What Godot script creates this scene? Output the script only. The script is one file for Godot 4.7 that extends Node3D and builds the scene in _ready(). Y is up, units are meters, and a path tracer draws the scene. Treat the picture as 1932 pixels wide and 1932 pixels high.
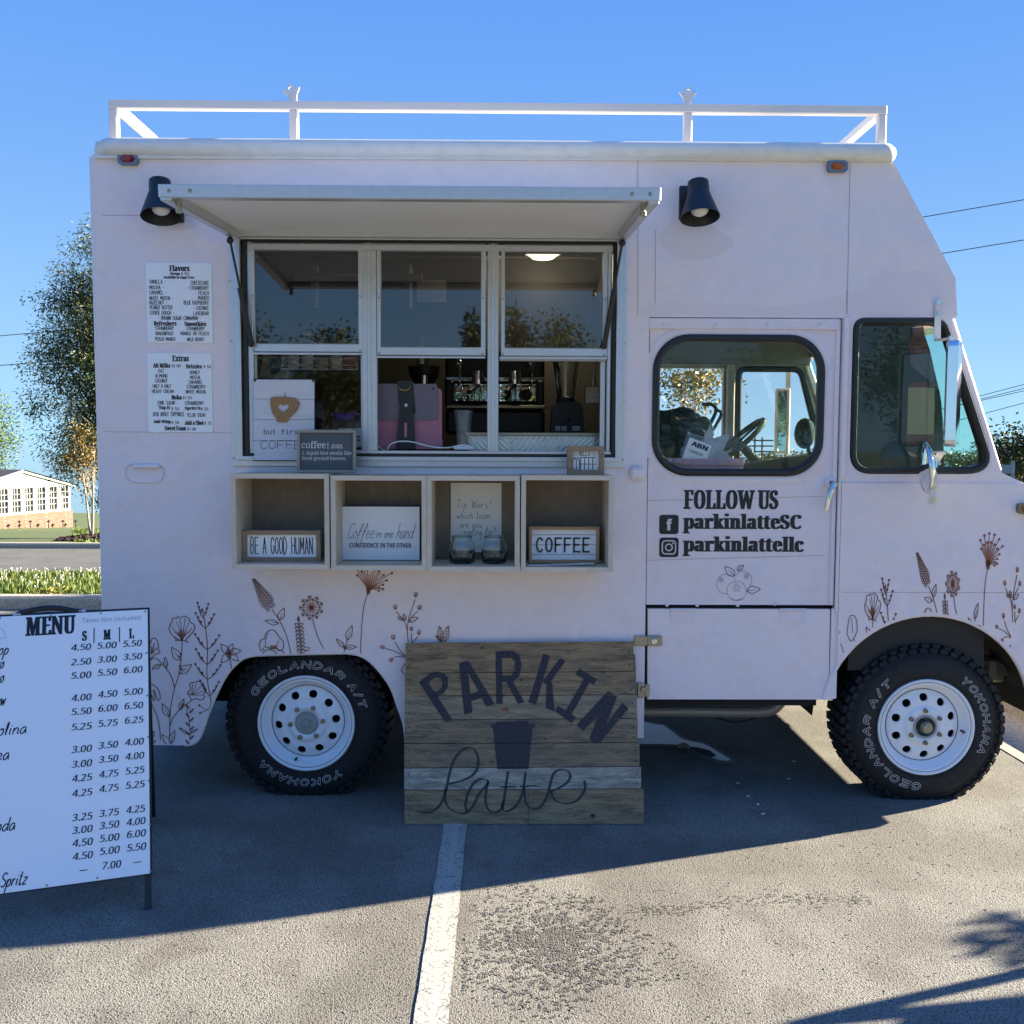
extends Node3D
# A pink coffee truck parked in a lot on a clear morning. Metres; y up; the truck's serving side is the plane z = 0.

const EYE := Vector3(-0.047, 1.68, 4.46)
const LENS := 1800.0
var look := Basis(Vector3.UP, deg_to_rad(-0.6)) * Basis(Vector3.RIGHT, deg_to_rad(-3.81)) * Basis(Vector3.BACK, 0.004)
var rng := RandomNumberGenerator.new()
var M := {}
var fonts := {}
var used := {}

# ---------------------------------------------------------------- measuring: a spot seen in the photograph, on the plane z
const SHEET := {"full": [0, 0, 0.9434], "z1": [0, 0, 2.76], "z2": [440, 360, 2.3], "z3": [1240, 150, 2.391], "z4": [1260, 580, 2.452], "z5": [1240, 1040, 2.391], "z6": [430, 880, 2.328], "z7": [260, 1120, 3.019], "z8": [780, 1240, 3.578], "y1": [0, 1180, 2.841], "y2": [0, 760, 4.2], "y3": [270, 500, 5.084], "y4": [490, 680, 4.712], "y5": [860, 680, 4.83], "y7": [1400, 1500, 2.981], "y8": [1260, 940, 4.391], "w1": [1880, 780, 7.43], "w2": [1880, 1180, 5.083], "w3": [480, 460, 6.9], "w4": [1680, 600, 5.366], "w5": [1300, 660, 5.367], "w7": [440, 1280, 5.367], "w8": [1640, 1220, 4.83]}

func P(px: float, py: float, z := 0.0) -> Vector3:
	var d := look * Vector3((px - 966.0) / LENS, -(py - 966.0) / LENS, -1.0)
	return EYE + d * ((z - EYE.z) / d.z)

func Q(sheet: String, x: float, y: float, z := 0.0) -> Vector3:
	var s: Array = SHEET[sheet]
	return P((s[0] + x / s[2]) / 1.06, (s[1] + y / s[2]) / 1.06, z)

func Q2(sheet: String, x: float, y: float, z := 0.0) -> Vector2:
	var p := Q(sheet, x, y, z)
	return Vector2(p.x, p.y)

func rect(sheet: String, x0: float, y0: float, x1: float, y1: float, z := 0.0) -> Rect2:
	var a := Q2(sheet, x0, y1, z)
	var b := Q2(sheet, x1, y0, z)
	return Rect2(a, b - a)

# ---------------------------------------------------------------- mesh builder
class MB:
	var v := PackedVector3Array()
	var n := PackedVector3Array()
	var col := PackedColorArray()
	var tint := Color(1, 1, 1)
	var colored := false

	func tri(a: Vector3, b: Vector3, c: Vector3, na: Vector3, nb: Vector3, nc: Vector3) -> void:
		if (b - a).cross(c - a).dot(na + nb + nc) > 0.0:
			v.append(a); v.append(c); v.append(b)
			n.append(na); n.append(nc); n.append(nb)
		else:
			v.append(a); v.append(b); v.append(c)
			n.append(na); n.append(nb); n.append(nc)
		if colored:
			col.append(tint); col.append(tint); col.append(tint)

	func ftri(a: Vector3, b: Vector3, c: Vector3, out: Vector3) -> void:
		var m := (b - a).cross(c - a).normalized()
		if m.dot(out) < 0.0: m = -m
		tri(a, b, c, m, m, m)

	func quad(a: Vector3, b: Vector3, c: Vector3, d: Vector3, out: Vector3) -> void:
		ftri(a, b, c, out)
		ftri(a, c, d, out)

	func box(c: Vector3, s: Vector3, t := Basis(), bevel := 0.0) -> void:
		var h := s / 2.0
		bevel = minf(bevel, minf(h.x, minf(h.y, h.z)) * 0.9)
		for ax in 3:
			var u := (ax + 1) % 3
			var w := (ax + 2) % 3
			for sg in [-1.0, 1.0]:
				var o := Vector3()
				o[ax] = sg
				var q := []
				for k in [[-1, -1], [1, -1], [1, 1], [-1, 1]]:
					var p := Vector3()
					p[ax] = sg * h[ax]
					p[u] = k[0] * (h[u] - bevel)
					p[w] = k[1] * (h[w] - bevel)
					q.append(c + t * p)
				quad(q[0], q[1], q[2], q[3], t * o)
			if bevel > 0.0:
				for su in [-1.0, 1.0]:
					for sw in [-1.0, 1.0]:
						var q := []
						for k in [[-1, 0], [1, 0], [1, 1], [-1, 1]]:
							var p := Vector3()
							p[ax] = k[0] * (h[ax] - bevel)
							p[u] = su * (h[u] - (bevel if k[1] == 0 else 0.0))
							p[w] = sw * (h[w] - (0.0 if k[1] == 0 else bevel))
							q.append(c + t * p)
						var o := Vector3()
						o[u] = su
						o[w] = sw
						quad(q[0], q[1], q[2], q[3], t * o)
		if bevel > 0.0:
			for sx in [-1.0, 1.0]:
				for sy in [-1.0, 1.0]:
					for sz in [-1.0, 1.0]:
						var g := Vector3(sx, sy, sz)
						var b := Vector3(bevel, bevel, bevel)
						var a := (h - Vector3(0, bevel, bevel)) * g
						var e := (h - Vector3(bevel, 0, bevel)) * g
						var f := (h - Vector3(bevel, bevel, 0)) * g
						ftri(c + t * a, c + t * e, c + t * f, t * g)

	# bar of rectangular section between two points; up fixes its roll
	func bar(a: Vector3, b: Vector3, w: float, h: float, up := Vector3.UP, bevel := 0.0) -> void:
		var f := (b - a)
		var l := f.length()
		f /= l
		if absf(f.dot(up)) > 0.99: up = Vector3.RIGHT
		var r := f.cross(up).normalized()
		var u := r.cross(f).normalized()
		box((a + b) / 2.0, Vector3(w, h, l), Basis(r, u, -f), bevel)

	func tube(path: Array, rad, seg := 8, closed := false, caps := true) -> void:
		var m := path.size()
		var rings := []
		var norms := []
		var side := Vector3.ZERO
		for i in m:
			var d: Vector3
			if closed:
				d = (path[(i + 1) % m] - path[(i - 1 + m) % m])
			else:
				d = (path[mini(i + 1, m - 1)] - path[maxi(i - 1, 0)])
			d = d.normalized()
			if side == Vector3.ZERO:
				side = d.cross(Vector3.UP if absf(d.y) < 0.9 else Vector3.RIGHT).normalized()
			else:
				side = (side - d * side.dot(d)).normalized()
			var up := d.cross(side)
			var r: float = rad[i] if rad is Array else rad
			var ring := []
			var nr := []
			for k in seg:
				var t := TAU * k / seg
				var o := side * cos(t) + up * sin(t)
				ring.append(path[i] + o * r)
				nr.append(o)
			rings.append(ring)
			norms.append(nr)
		for i in (m if closed else m - 1):
			var j := (i + 1) % m
			for k in seg:
				var l := (k + 1) % seg
				tri(rings[i][k], rings[j][k], rings[j][l], norms[i][k], norms[j][k], norms[j][l])
				tri(rings[i][k], rings[j][l], rings[i][l], norms[i][k], norms[j][l], norms[i][l])
		if caps and not closed:
			for e in [0, m - 1]:
				var o: Vector3 = (path[e] - path[1 if e == 0 else m - 2]).normalized()
				for k in seg:
					ftri(path[e], rings[e][k], rings[e][(k + 1) % seg], o)

	# profile of (radius, height) turned about the y axis of t
	func lathe(prof: Array, seg: int, t := Transform3D(), smooth := false, from := 0.0, to := TAU) -> void:
		var nr := []
		for i in prof.size() - 1:
			var e: Vector2 = prof[i + 1] - prof[i]
			nr.append(Vector2(e.y, -e.x).normalized())
		for k in seg:
			var a0 := from + (to - from) * k / seg
			var a1 := from + (to - from) * (k + 1) / seg
			var d0 := Vector3(cos(a0), 0, sin(a0))
			var d1 := Vector3(cos(a1), 0, sin(a1))
			for i in prof.size() - 1:
				var p: Vector2 = prof[i]
				var q: Vector2 = prof[i + 1]
				var n0: Vector2 = nr[i]
				var n1: Vector2 = nr[i]
				if smooth:
					n0 = (nr[maxi(i - 1, 0)] + nr[i]).normalized()
					n1 = (nr[i] + nr[mini(i + 1, nr.size() - 1)]).normalized()
				var A := t * (d0 * p.x + Vector3(0, p.y, 0))
				var B := t * (d1 * p.x + Vector3(0, p.y, 0))
				var C := t * (d1 * q.x + Vector3(0, q.y, 0))
				var D := t * (d0 * q.x + Vector3(0, q.y, 0))
				var nA := (t.basis * (d0 * n0.x + Vector3(0, n0.y, 0))).normalized()
				var nB := (t.basis * (d1 * n0.x + Vector3(0, n0.y, 0))).normalized()
				var nC := (t.basis * (d1 * n1.x + Vector3(0, n1.y, 0))).normalized()
				var nD := (t.basis * (d0 * n1.x + Vector3(0, n1.y, 0))).normalized()
				if p.x > 1e-6: tri(A, B, C, nA, nB, nC)
				if q.x > 1e-6: tri(A, C, D, nA, nC, nD)

	# 2-D polygon laid on the xy plane of t at height z, facing +z
	func sheet(poly: PackedVector2Array, z: float, t := Transform3D(), facing := 1.0) -> void:
		var ix := Geometry2D.triangulate_polygon(poly)
		var o := (t.basis.z * facing).normalized()
		for k in range(0, ix.size(), 3):
			var a := poly[ix[k]]
			var b := poly[ix[k + 1]]
			var c := poly[ix[k + 2]]
			tri(t * Vector3(a.x, a.y, z), t * Vector3(b.x, b.y, z), t * Vector3(c.x, c.y, z), o, o, o)

	func walls(poly: PackedVector2Array, z0: float, z1: float, t := Transform3D(), cuts := []) -> void:
		var cw := Geometry2D.is_polygon_clockwise(poly)
		for i in poly.size():
			var a := poly[i]
			var b := poly[(i + 1) % poly.size()]
			var skip := false
			for c in cuts:
				if absf(a.x - c) < 1e-4 and absf(b.x - c) < 1e-4: skip = true
			if skip or a.distance_to(b) < 1e-6: continue
			var o := Vector3((b.y - a.y), -(b.x - a.x), 0) * (-1.0 if cw else 1.0)
			quad(t * Vector3(a.x, a.y, z0), t * Vector3(b.x, b.y, z0), t * Vector3(b.x, b.y, z1), t * Vector3(a.x, a.y, z1), t.basis * o)

	func prism(poly: PackedVector2Array, z0: float, z1: float, t := Transform3D()) -> void:
		sheet(poly, z1, t)
		sheet(poly, z0, t, -1.0)
		walls(poly, z0, z1, t)

	# plate with holes: split through the middle of each hole so that every piece is simple
	func plate(poly: PackedVector2Array, holes: Array, z0: float, z1: float, t := Transform3D()) -> void:
		var cuts := []
		for h in holes:
			var r := Rect2(h[0], Vector2.ZERO)
			for p in h: r = r.expand(p)
			cuts.append(r.get_center().x)
		cuts.sort()
		var lo := -1000.0
		for i in cuts.size() + 1:
			var hi: float = cuts[i] if i < cuts.size() else 1000.0
			var slab := PackedVector2Array([Vector2(lo, -1000), Vector2(hi, -1000), Vector2(hi, 1000), Vector2(lo, 1000)])
			var pieces := Geometry2D.intersect_polygons(poly, slab)
			for h in holes:
				var next := []
				for pc in pieces: next.append_array(Geometry2D.clip_polygons(pc, h))
				pieces.assign(next)
			for pc in pieces:
				sheet(pc, z1, t)
				sheet(pc, z0, t, -1.0)
				walls(pc, z0, z1, t, cuts)
			lo = hi

	# band between two loops of equal length
	func band(a: Array, b: Array, out: Vector3) -> void:
		var m := a.size()
		for i in m:
			quad(a[i], a[(i + 1) % m], b[(i + 1) % m], b[i], out)

	# ring between two outlines of equal length, from z0 to z1, with a chamfer
	func ring(outer: PackedVector2Array, inner: PackedVector2Array, z0: float, z1: float, t := Transform3D(), ch := 0.0) -> void:
		var m := outer.size()
		for i in m:
			var j := (i + 1) % m
			var oi := outer[i].lerp(inner[i], ch)
			var oj := outer[j].lerp(inner[j], ch)
			var ii := inner[i].lerp(outer[i], ch)
			var ij := inner[j].lerp(outer[j], ch)
			var zc := z1 - (z1 - z0) * ch
			var mid := (outer[i] + inner[i]) / 2.0
			var out2 := (outer[i] - inner[i]).normalized()
			var o3 := t.basis * Vector3(out2.x, out2.y, 0)
			var f := func(p: Vector2, z: float) -> Vector3: return t * Vector3(p.x, p.y, z)
			quad(f.call(oi, z1), f.call(oj, z1), f.call(ij, z1), f.call(ii, z1), t.basis.z)
			quad(f.call(outer[i], z0), f.call(outer[j], z0), f.call(outer[j], zc), f.call(outer[i], zc), o3)
			quad(f.call(inner[i], z0), f.call(inner[j], z0), f.call(inner[j], zc), f.call(inner[i], zc), -o3)
			quad(f.call(outer[i], z0), f.call(outer[j], z0), f.call(inner[j], z0), f.call(inner[i], z0), -t.basis.z)
			if ch > 0.0:
				quad(f.call(outer[i], zc), f.call(outer[j], zc), f.call(oj, z1), f.call(oi, z1), o3 + t.basis.z)
				quad(f.call(inner[i], zc), f.call(inner[j], zc), f.call(ij, z1), f.call(ii, z1), -o3 + t.basis.z)

	# flat ribbon along a polyline lying in a plane with normal nrm
	func ribbon(pts: Array, w: float, nrm: Vector3, taper := false) -> void:
		var m := pts.size()
		if m < 2: return
		var prev := []
		for i in m:
			var d: Vector3 = pts[mini(i + 1, m - 1)] - pts[maxi(i - 1, 0)]
			var s := nrm.cross(d).normalized() * w / 2.0
			if taper: s *= lerpf(1.0, 0.25, float(i) / (m - 1))
			var now := [pts[i] + s, pts[i] - s]
			if i > 0:
				tri(prev[0], now[0], now[1], nrm, nrm, nrm)
				tri(prev[0], now[1], prev[1], nrm, nrm, nrm)
			prev = now

	func blob(c: Vector3, r: Vector3, seg := 10, rings := 6, t := Basis()) -> void:
		for i in rings:
			var a0 := -PI / 2 + PI * i / rings
			var a1 := -PI / 2 + PI * (i + 1) / rings
			for k in seg:
				var b0 := TAU * k / seg
				var b1 := TAU * (k + 1) / seg
				var q := []
				for e in [[a0, b0], [a0, b1], [a1, b1], [a1, b0]]:
					q.append(Vector3(cos(e[0]) * cos(e[1]), sin(e[0]), cos(e[0]) * sin(e[1])))
				var p := q.map(func(d): return c + t * (d * r))
				var m := q.map(func(d): return (t * (d / r)).normalized())
				if i > 0: tri(p[0], p[1], p[2], m[0], m[1], m[2])
				if i < rings - 1: tri(p[0], p[2], p[3], m[0], m[2], m[3])

	func mesh() -> ArrayMesh:
		var a := []
		a.resize(Mesh.ARRAY_MAX)
		a[Mesh.ARRAY_VERTEX] = v
		a[Mesh.ARRAY_NORMAL] = n
		if colored: a[Mesh.ARRAY_COLOR] = col
		var m := ArrayMesh.new()
		m.add_surface_from_arrays(Mesh.PRIMITIVE_TRIANGLES, a)
		return m

# ---------------------------------------------------------------- things and parts
func numbered(called: String) -> String:
	used[called] = used.get(called, -1) + 1
	return called if used[called] == 0 else "%s_%03d" % [called, used[called]]

func thing(called: String, label: String, category: String, at := Vector3.ZERO, group := "") -> Node3D:
	var o := Node3D.new()
	o.name = numbered(called)
	add_child(o)
	o.position = at
	tag(o, label, category, group)
	return o

func tag(o: Node, label: String, category: String, group := "", kind := "") -> void:
	if label: o.set_meta("label", label)
	if category: o.set_meta("category", category)
	if group: o.set_meta("group", group)
	if kind: o.set_meta("kind", kind)

func part(parent: Node, called: String, b, mat: Material, label := "") -> MeshInstance3D:
	var o := MeshInstance3D.new()
	o.mesh = b.mesh() if b is MB else b
	o.material_override = mat
	if parent == self:
		o.name = numbered(called)
		add_child(o)
	else:
		o.name = called
		parent.add_child(o, true)
		# vertices are laid out in the world; the part sits under its thing's base
		var up: Node = parent
		var base := Vector3.ZERO
		while up is Node3D and up != self:
			base += (up as Node3D).position
			up = up.get_parent()
		o.position = -base
	if label: o.set_meta("label", label)
	return o

func structure(called: String, b, mat: Material) -> MeshInstance3D:
	var o := part(self, called, b, mat)
	o.set_meta("kind", "structure")
	return o

# ---------------------------------------------------------------- outlines
func rrect(r: Rect2, rad, seg := 6) -> PackedVector2Array:
	var out := PackedVector2Array()
	var rr: Array = rad if rad is Array else [rad, rad, rad, rad]   # bl, br, tr, tl
	var cs := [[r.position.x, r.position.y, 1, 1, PI], [r.end.x, r.position.y, -1, 1, PI * 1.5], [r.end.x, r.end.y, -1, -1, 0.0], [r.position.x, r.end.y, 1, -1, PI * 0.5]]
	for i in 4:
		var c: Array = cs[i]
		var q: float = rr[i]
		for k in seg + 1:
			var a: float = c[4] + PI / 2 * k / seg
			out.append(Vector2(c[0] + c[2] * q + cos(a) * q, c[1] + c[3] * q + sin(a) * q))
	return out

func round_poly(pts: Array, rads: Array, seg := 6) -> PackedVector2Array:
	# corner-rounded polygon: each corner becomes a quadratic curve reaching rads[i] along its edges
	var out := PackedVector2Array()
	var m := pts.size()
	for i in m:
		var p: Vector2 = pts[i]
		var a: Vector2 = (pts[(i - 1 + m) % m] - p).normalized()
		var b: Vector2 = (pts[(i + 1) % m] - p).normalized()
		if rads[i] <= 0.0:
			out.append(p)
			continue
		var s: Vector2 = p + a * rads[i]
		var e: Vector2 = p + b * rads[i]
		for k in seg + 1:
			var t := float(k) / seg
			out.append(s.lerp(p, t).lerp(p.lerp(e, t), t))
	return out

func grown(poly: PackedVector2Array, by: float) -> PackedVector2Array:
	# same vertex count, each moved along its normal
	var out := PackedVector2Array()
	var m := poly.size()
	var sg := -1.0 if Geometry2D.is_polygon_clockwise(poly) else 1.0
	for i in m:
		var j := 1
		var a := poly[i] - poly[(i - 1 + m) % m]
		while a.length() < 1e-6:
			j += 1
			a = poly[i] - poly[(i - j + m) % m]
		var b := poly[(i + 1) % m] - poly[i]
		j = 1
		while b.length() < 1e-6:
			j += 1
			b = poly[(i + j) % m] - poly[i]
		var na := Vector2(a.y, -a.x).normalized() * sg
		var nb := Vector2(b.y, -b.x).normalized() * sg
		var nn := (na + nb).normalized()
		out.append(poly[i] + nn * by / maxf(0.5, nn.dot(na)))
	return out

func disc(c: Vector2, r: float, seg := 20, from := 0.0, to := TAU) -> PackedVector2Array:
	var out := PackedVector2Array()
	for k in (seg if to - from >= TAU - 0.001 else seg + 1):
		var a := from + (to - from) * k / seg
		out.append(c + Vector2(cos(a), sin(a)) * r)
	return out

func smooth(pts: Array, per := 4, closed := false) -> Array:
	# Catmull-Rom through points (Vector2 or Vector3)
	var m := pts.size()
	if m < 3: return pts
	var out := []
	for i in (m if closed else m - 1):
		var p0 = pts[(i - 1 + m) % m] if closed else pts[maxi(i - 1, 0)]
		var p1 = pts[i]
		var p2 = pts[(i + 1) % m]
		var p3 = pts[(i + 2) % m] if closed else pts[mini(i + 2, m - 1)]
		for k in per:
			var t := float(k) / per
			out.append(0.5 * (2.0 * p1 + (p2 - p0) * t + (2.0 * p0 - 5.0 * p1 + 4.0 * p2 - p3) * t * t + (3.0 * p1 - p0 - 3.0 * p2 + p3) * t * t * t))
	out.append(pts[0] if closed else pts[m - 1])
	return out

# ---------------------------------------------------------------- lettering
func text(parent: Node, words: String, font: String, box: Rect2, t: Transform3D, mat: Material, called := "lettering", slant := 0.0, deep := 0.0006, parent_base := true) -> MeshInstance3D:
	# lettering fitted to a box on the xy plane of t
	var tm := TextMesh.new()
	tm.text = words
	tm.font = fonts[font]
	tm.font_size = 48
	tm.pixel_size = 0.01
	tm.depth = 0.02
	tm.curve_step = 1.5
	var tmesh: Mesh = tm
	if font in ["poster", "fat", "medium"]:
		var step := 0.005 if font == "medium" else 0.012
		# heavier letters: the same outline set side by side
		var src := tm.surface_get_arrays(0)
		var vs: PackedVector3Array = src[Mesh.ARRAY_VERTEX]
		var ns: PackedVector3Array = src[Mesh.ARRAY_NORMAL]
		var ix: PackedInt32Array = src[Mesh.ARRAY_INDEX] if src[Mesh.ARRAY_INDEX] != null else PackedInt32Array(range(vs.size()))
		var ov := PackedVector3Array()
		var on := PackedVector3Array()
		for k in [-2, -1, 0, 1, 2]:
			for e in ix:
				ov.append(vs[e] + Vector3(k * step, 0, k * 0.0012))
				on.append(ns[e])
		var arr := []
		arr.resize(Mesh.ARRAY_MAX)
		arr[Mesh.ARRAY_VERTEX] = ov
		arr[Mesh.ARRAY_NORMAL] = on
		tmesh = ArrayMesh.new()
		tmesh.add_surface_from_arrays(Mesh.PRIMITIVE_TRIANGLES, arr)
	var bb := tmesh.get_aabb()
	var o := MeshInstance3D.new()
	o.mesh = tmesh
	o.material_override = mat
	o.name = called
	parent.add_child(o, true)
	var sx := box.size.x / bb.size.x
	var sy := box.size.y / bb.size.y
	var b := Basis(Vector3(sx, 0, 0), Vector3(slant * sy, sy, 0), Vector3(0, 0, deep / 0.02))
	var at := Vector3(box.position.x - bb.position.x * sx - slant * sy * bb.position.y, box.position.y - bb.position.y * sy, deep / 2.0)
	var base := Vector3.ZERO
	var up: Node = parent
	while parent_base and up is Node3D and up != self:
		base += (up as Node3D).position
		up = up.get_parent()
	o.transform = Transform3D(Basis(), -base) * t * Transform3D(b, at)
	return o

# hand-drawn letters as strokes in a unit box: capitals 1 high; small letters: x-height 0.5, ascender 1, descender -0.45
const STROKES := {
	"A": [[0, 0, .5, 1, 1, 0], [.17, .36, .83, .36]], "B": [[0, 0, 0, 1, .65, .96, .85, .78, .62, .55, 0, .53], [.62, .55, 1, .3, .72, .03, 0, 0]], "C": [[1, .8, .7, 1, .25, .92, 0, .5, .25, .08, .7, 0, 1, .2]], "D": [[0, 0, 0, 1, .6, .92, 1, .5, .6, .08, 0, 0]], "E": [[1, 1, 0, 1, 0, 0, 1, 0], [0, .52, .8, .52]], "F": [[1, 1, 0, 1, 0, 0], [0, .52, .8, .52]], "G": [[1, .8, .7, 1, .25, .92, 0, .5, .25, .08, .7, 0, 1, .2, 1, .45, .6, .45]], "H": [[0, 0, 0, 1], [1, 0, 1, 1], [0, .5, 1, .5]], "I": [[.5, 0, .5, 1]], "J": [[1, 1, 1, .2, .6, 0, .1, .15]], "K": [[0, 0, 0, 1], [1, 1, 0, .45], [.3, .62, 1, 0]], "L": [[0, 1, 0, 0, .9, 0]], "M": [[0, 0, .1, 1, .5, .3, .9, 1, 1, 0]], "N": [[0, 0, 0, 1, 1, 0, 1, 1]], "O": [[.5, 1, .12, .85, 0, .5, .12, .15, .5, 0, .88, .15, 1, .5, .88, .85, .5, 1]], "P": [[0, 0, 0, 1, .65, .97, 1, .75, .65, .5, 0, .47]], "Q": [[.5, 1, 0, .5, .5, 0, 1, .5, .5, 1], [.6, .3, 1, 0]], "R": [[0, 0, 0, 1, .65, .97, 1, .75, .65, .5, 0, .47], [.45, .47, 1, 0]], "S": [[.95, .85, .55, 1, .1, .85, .15, .62, .8, .42, .95, .2, .5, 0, .05, .12]], "T": [[0, 1, 1, 1], [.5, 1, .5, 0]], "U": [[0, 1, 0, .25, .3, 0, .7, 0, 1, .25, 1, 1]], "V": [[0, 1, .5, 0, 1, 1]], "W": [[0, 1, .22, 0, .5, .75, .78, 0, 1, 1]], "X": [[0, 0, 1, 1], [0, 1, 1, 0]], "Y": [[0, 1, .5, .5, 1, 1], [.5, .5, .4, 0]], "Z": [[0, 1, 1, 1, 0, 0, 1, 0]],
	"a": [[.85, .4, .5, .52, .1, .3, .15, .05, .5, .02, .85, .35, .85, .1, 1.05, .03]], "b": [[.1, 1, .1, .05, .5, 0, .9, .25, .6, .5, .1, .35]], "c": [[.9, .4, .5, .52, .1, .28, .3, .02, .95, .1]], "d": [[.85, .4, .5, .52, .1, .3, .15, .05, .5, .02, .85, .35, .9, 1], [.88, .5, .85, .1, 1.05, .03]], "e": [[.15, .25, .8, .33, .6, .52, .25, .45, .1, .2, .4, 0, .95, .12]], "f": [[.2, -.4, .45, .6, .75, 1, .9, .8, .5, .4, .1, .2], [.3, .45, .85, .45]], "g": [[.85, .4, .5, .52, .1, .3, .3, .05, .85, .35, .8, -.3, .45, -.45, .1, -.3]], "h": [[.1, 0, .2, 1], [.12, .2, .5, .5, .8, .4, .8, .08, 1, .03]], "i": [[.4, .5, .35, .1, .6, 0], [.45, .68, .47, .74]], "k": [[.1, 0, .1, 1], [.8, .5, .15, .25, .85, 0]], "l": [[.3, .05, .6, .6, .55, 1, .3, .8, .3, .15, .6, 0]], "m": [[0, 0, .05, .5], [.05, .3, .3, .5, .45, .3, .45, 0], [.45, .3, .75, .5, .9, .3, .9, .05]], "n": [[.1, 0, .12, .5], [.12, .25, .5, .5, .8, .35, .82, .06, 1, .02]], "o": [[.5, .5, .1, .3, .3, 0, .75, .05, .85, .35, .5, .5, .9, .48]], "p": [[.2, .5, .1, -.45], [.15, .2, .5, .52, .9, .3, .6, 0, .15, .1]], "r": [[.15, 0, .2, .5], [.18, .25, .5, .48, .85, .45]], "s": [[.85, .45, .4, .5, .25, .35, .75, .15, .6, 0, .1, .05]], "t": [[.45, .95, .35, .1, .6, 0, .85, .1], [.05, .6, .85, .62]], "u": [[.1, .5, .15, .1, .5, 0, .8, .3, .85, .5, .85, .08, 1.05, .02]], "v": [[.1, .5, .4, 0, .85, .5]], "w": [[.05, .5, .2, 0, .5, .4, .7, 0, .95, .5]], "y": [[.1, .5, .2, .15, .6, .1, .85, .5], [.85, .5, .75, -.3, .4, -.45, .1, -.3]], "z": [[.1, .48, .85, .48, .1, .02, .9, .02]],
	"0": [[.5, 1, .05, .7, .05, .3, .5, 0, .95, .3, .95, .7, .5, 1]], "1": [[.3, .8, .55, 1, .55, 0]], "2": [[.05, .75, .4, 1, .9, .8, .7, .4, .05, 0, .95, 0]], "3": [[.1, .95, .6, 1, .85, .75, .4, .52, .9, .3, .5, 0, .05, .1]], "4": [[.7, 0, .7, 1, .05, .3, .95, .3]], "5": [[.9, 1, .2, 1, .1, .55, .6, .62, .92, .3, .5, 0, .05, .1]], "6": [[.8, .95, .3, .8, .05, .3, .5, 0, .92, .25, .6, .52, .1, .35]], "7": [[.05, 1, .95, 1, .35, 0]],
	".": [[.4, 0, .5, .06]], "$": [[.9, .8, .5, .92, .1, .75, .85, .3, .5, .08, .1, .2], [.5, 1.05, .5, -.05]], "&": [[1, .1, .25, .8, .5, 1, .7, .8, .1, .3, .4, 0, .95, .45]], "(": [[.7, 1.1, .4, .5, .7, -.1]], ")": [[.3, 1.1, .6, .5, .3, -.1]], "*": [[.35, .5, .65, .5], [.5, .35, .5, .65]], "!": [[.6, 1, .5, .3], [.46, .02, .5, .06]], "?": [[.1, .8, .5, 1, .85, .75, .5, .45, .5, .28], [.48, .02, .52, .06]], "-": [[.1, .45, .9, .45]], "/": [[.1, -.05, .9, 1.05]]
}
const WIDE := {"I": 0.4, "i": 0.45, "l": 0.5, ".": 0.4, "!": 0.5, "*": 0.6, "(": 0.5, ")": 0.5, "M": 1.25, "W": 1.3, "m": 1.35, "w": 1.15, "1": 0.6, "r": 0.8, "t": 0.75, " ": 0.8}

func strokes(b: MB, words: String, box: Rect2, t: Transform3D, thick: float, slant := 0.0, gap := 0.28, curve := 3) -> void:
	# writes words with their capital height equal to the box's height and their whole length to its width
	var total := 0.0
	for ch in words: total += WIDE.get(ch, 1.0) + gap
	total -= gap
	var sx := box.size.x / total
	var sy := box.size.y
	var x := 0.0
	var nrm := t.basis.z.normalized()
	for ch in words:
		var w: float = WIDE.get(ch, 1.0)
		if ch != " " and STROKES.has(ch):
			for line in STROKES[ch]:
				var pts := []
				for k in range(0, line.size(), 2):
					pts.append(Vector2((x + line[k] * w) * sx + line[k + 1] * sy * slant, line[k + 1] * sy) + box.position)
				var straight: bool = ch in "AEFHIKLMNTVWXYZ147vwk/|"
				if not straight:
					if pts.size() > 4 and pts[0].distance_to(pts[-1]) < 1e-6:
						var loop := pts.slice(0, -1)
						pts = smooth(loop, curve, true)
						pts.append(pts[1])
					else:
						pts = smooth(pts, curve)
				var run: Array = pts.map(func(p): return t * Vector3(p.x, p.y, 0))
				if straight:
					for k in run.size() - 1:
						var e: Vector3 = (run[k + 1] - run[k]).normalized() * thick * 0.42
						b.ribbon([run[k] - e, run[k + 1] + e], thick, nrm)
				else:
					b.ribbon(run, thick, nrm)
		x += w + gap

# ---------------------------------------------------------------- materials
func lin(r: float, g: float, b: float) -> Color:
	return Color(r, g, b).linear_to_srgb()

func mat(called: String, c: Color, rough := 0.6, metal := 0.0) -> StandardMaterial3D:
	var m := StandardMaterial3D.new()
	m.resource_name = called
	m.albedo_color = c
	m.roughness = rough
	m.metallic = metal
	M[called] = m
	return m

func noise(seed_: int, freq: float, oct := 4, kind := FastNoiseLite.TYPE_SIMPLEX_SMOOTH) -> FastNoiseLite:
	var f := FastNoiseLite.new()
	f.seed = seed_
	f.noise_type = kind
	f.frequency = freq
	f.fractal_octaves = oct
	return f

func tex(im: Image) -> ImageTexture:
	return ImageTexture.create_from_image(im)

func grey(f: FastNoiseLite, w: int, h: int) -> PackedByteArray:
	var im := f.get_seamless_image(w, h)
	im.convert(Image.FORMAT_L8)
	return im.get_data()

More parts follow.
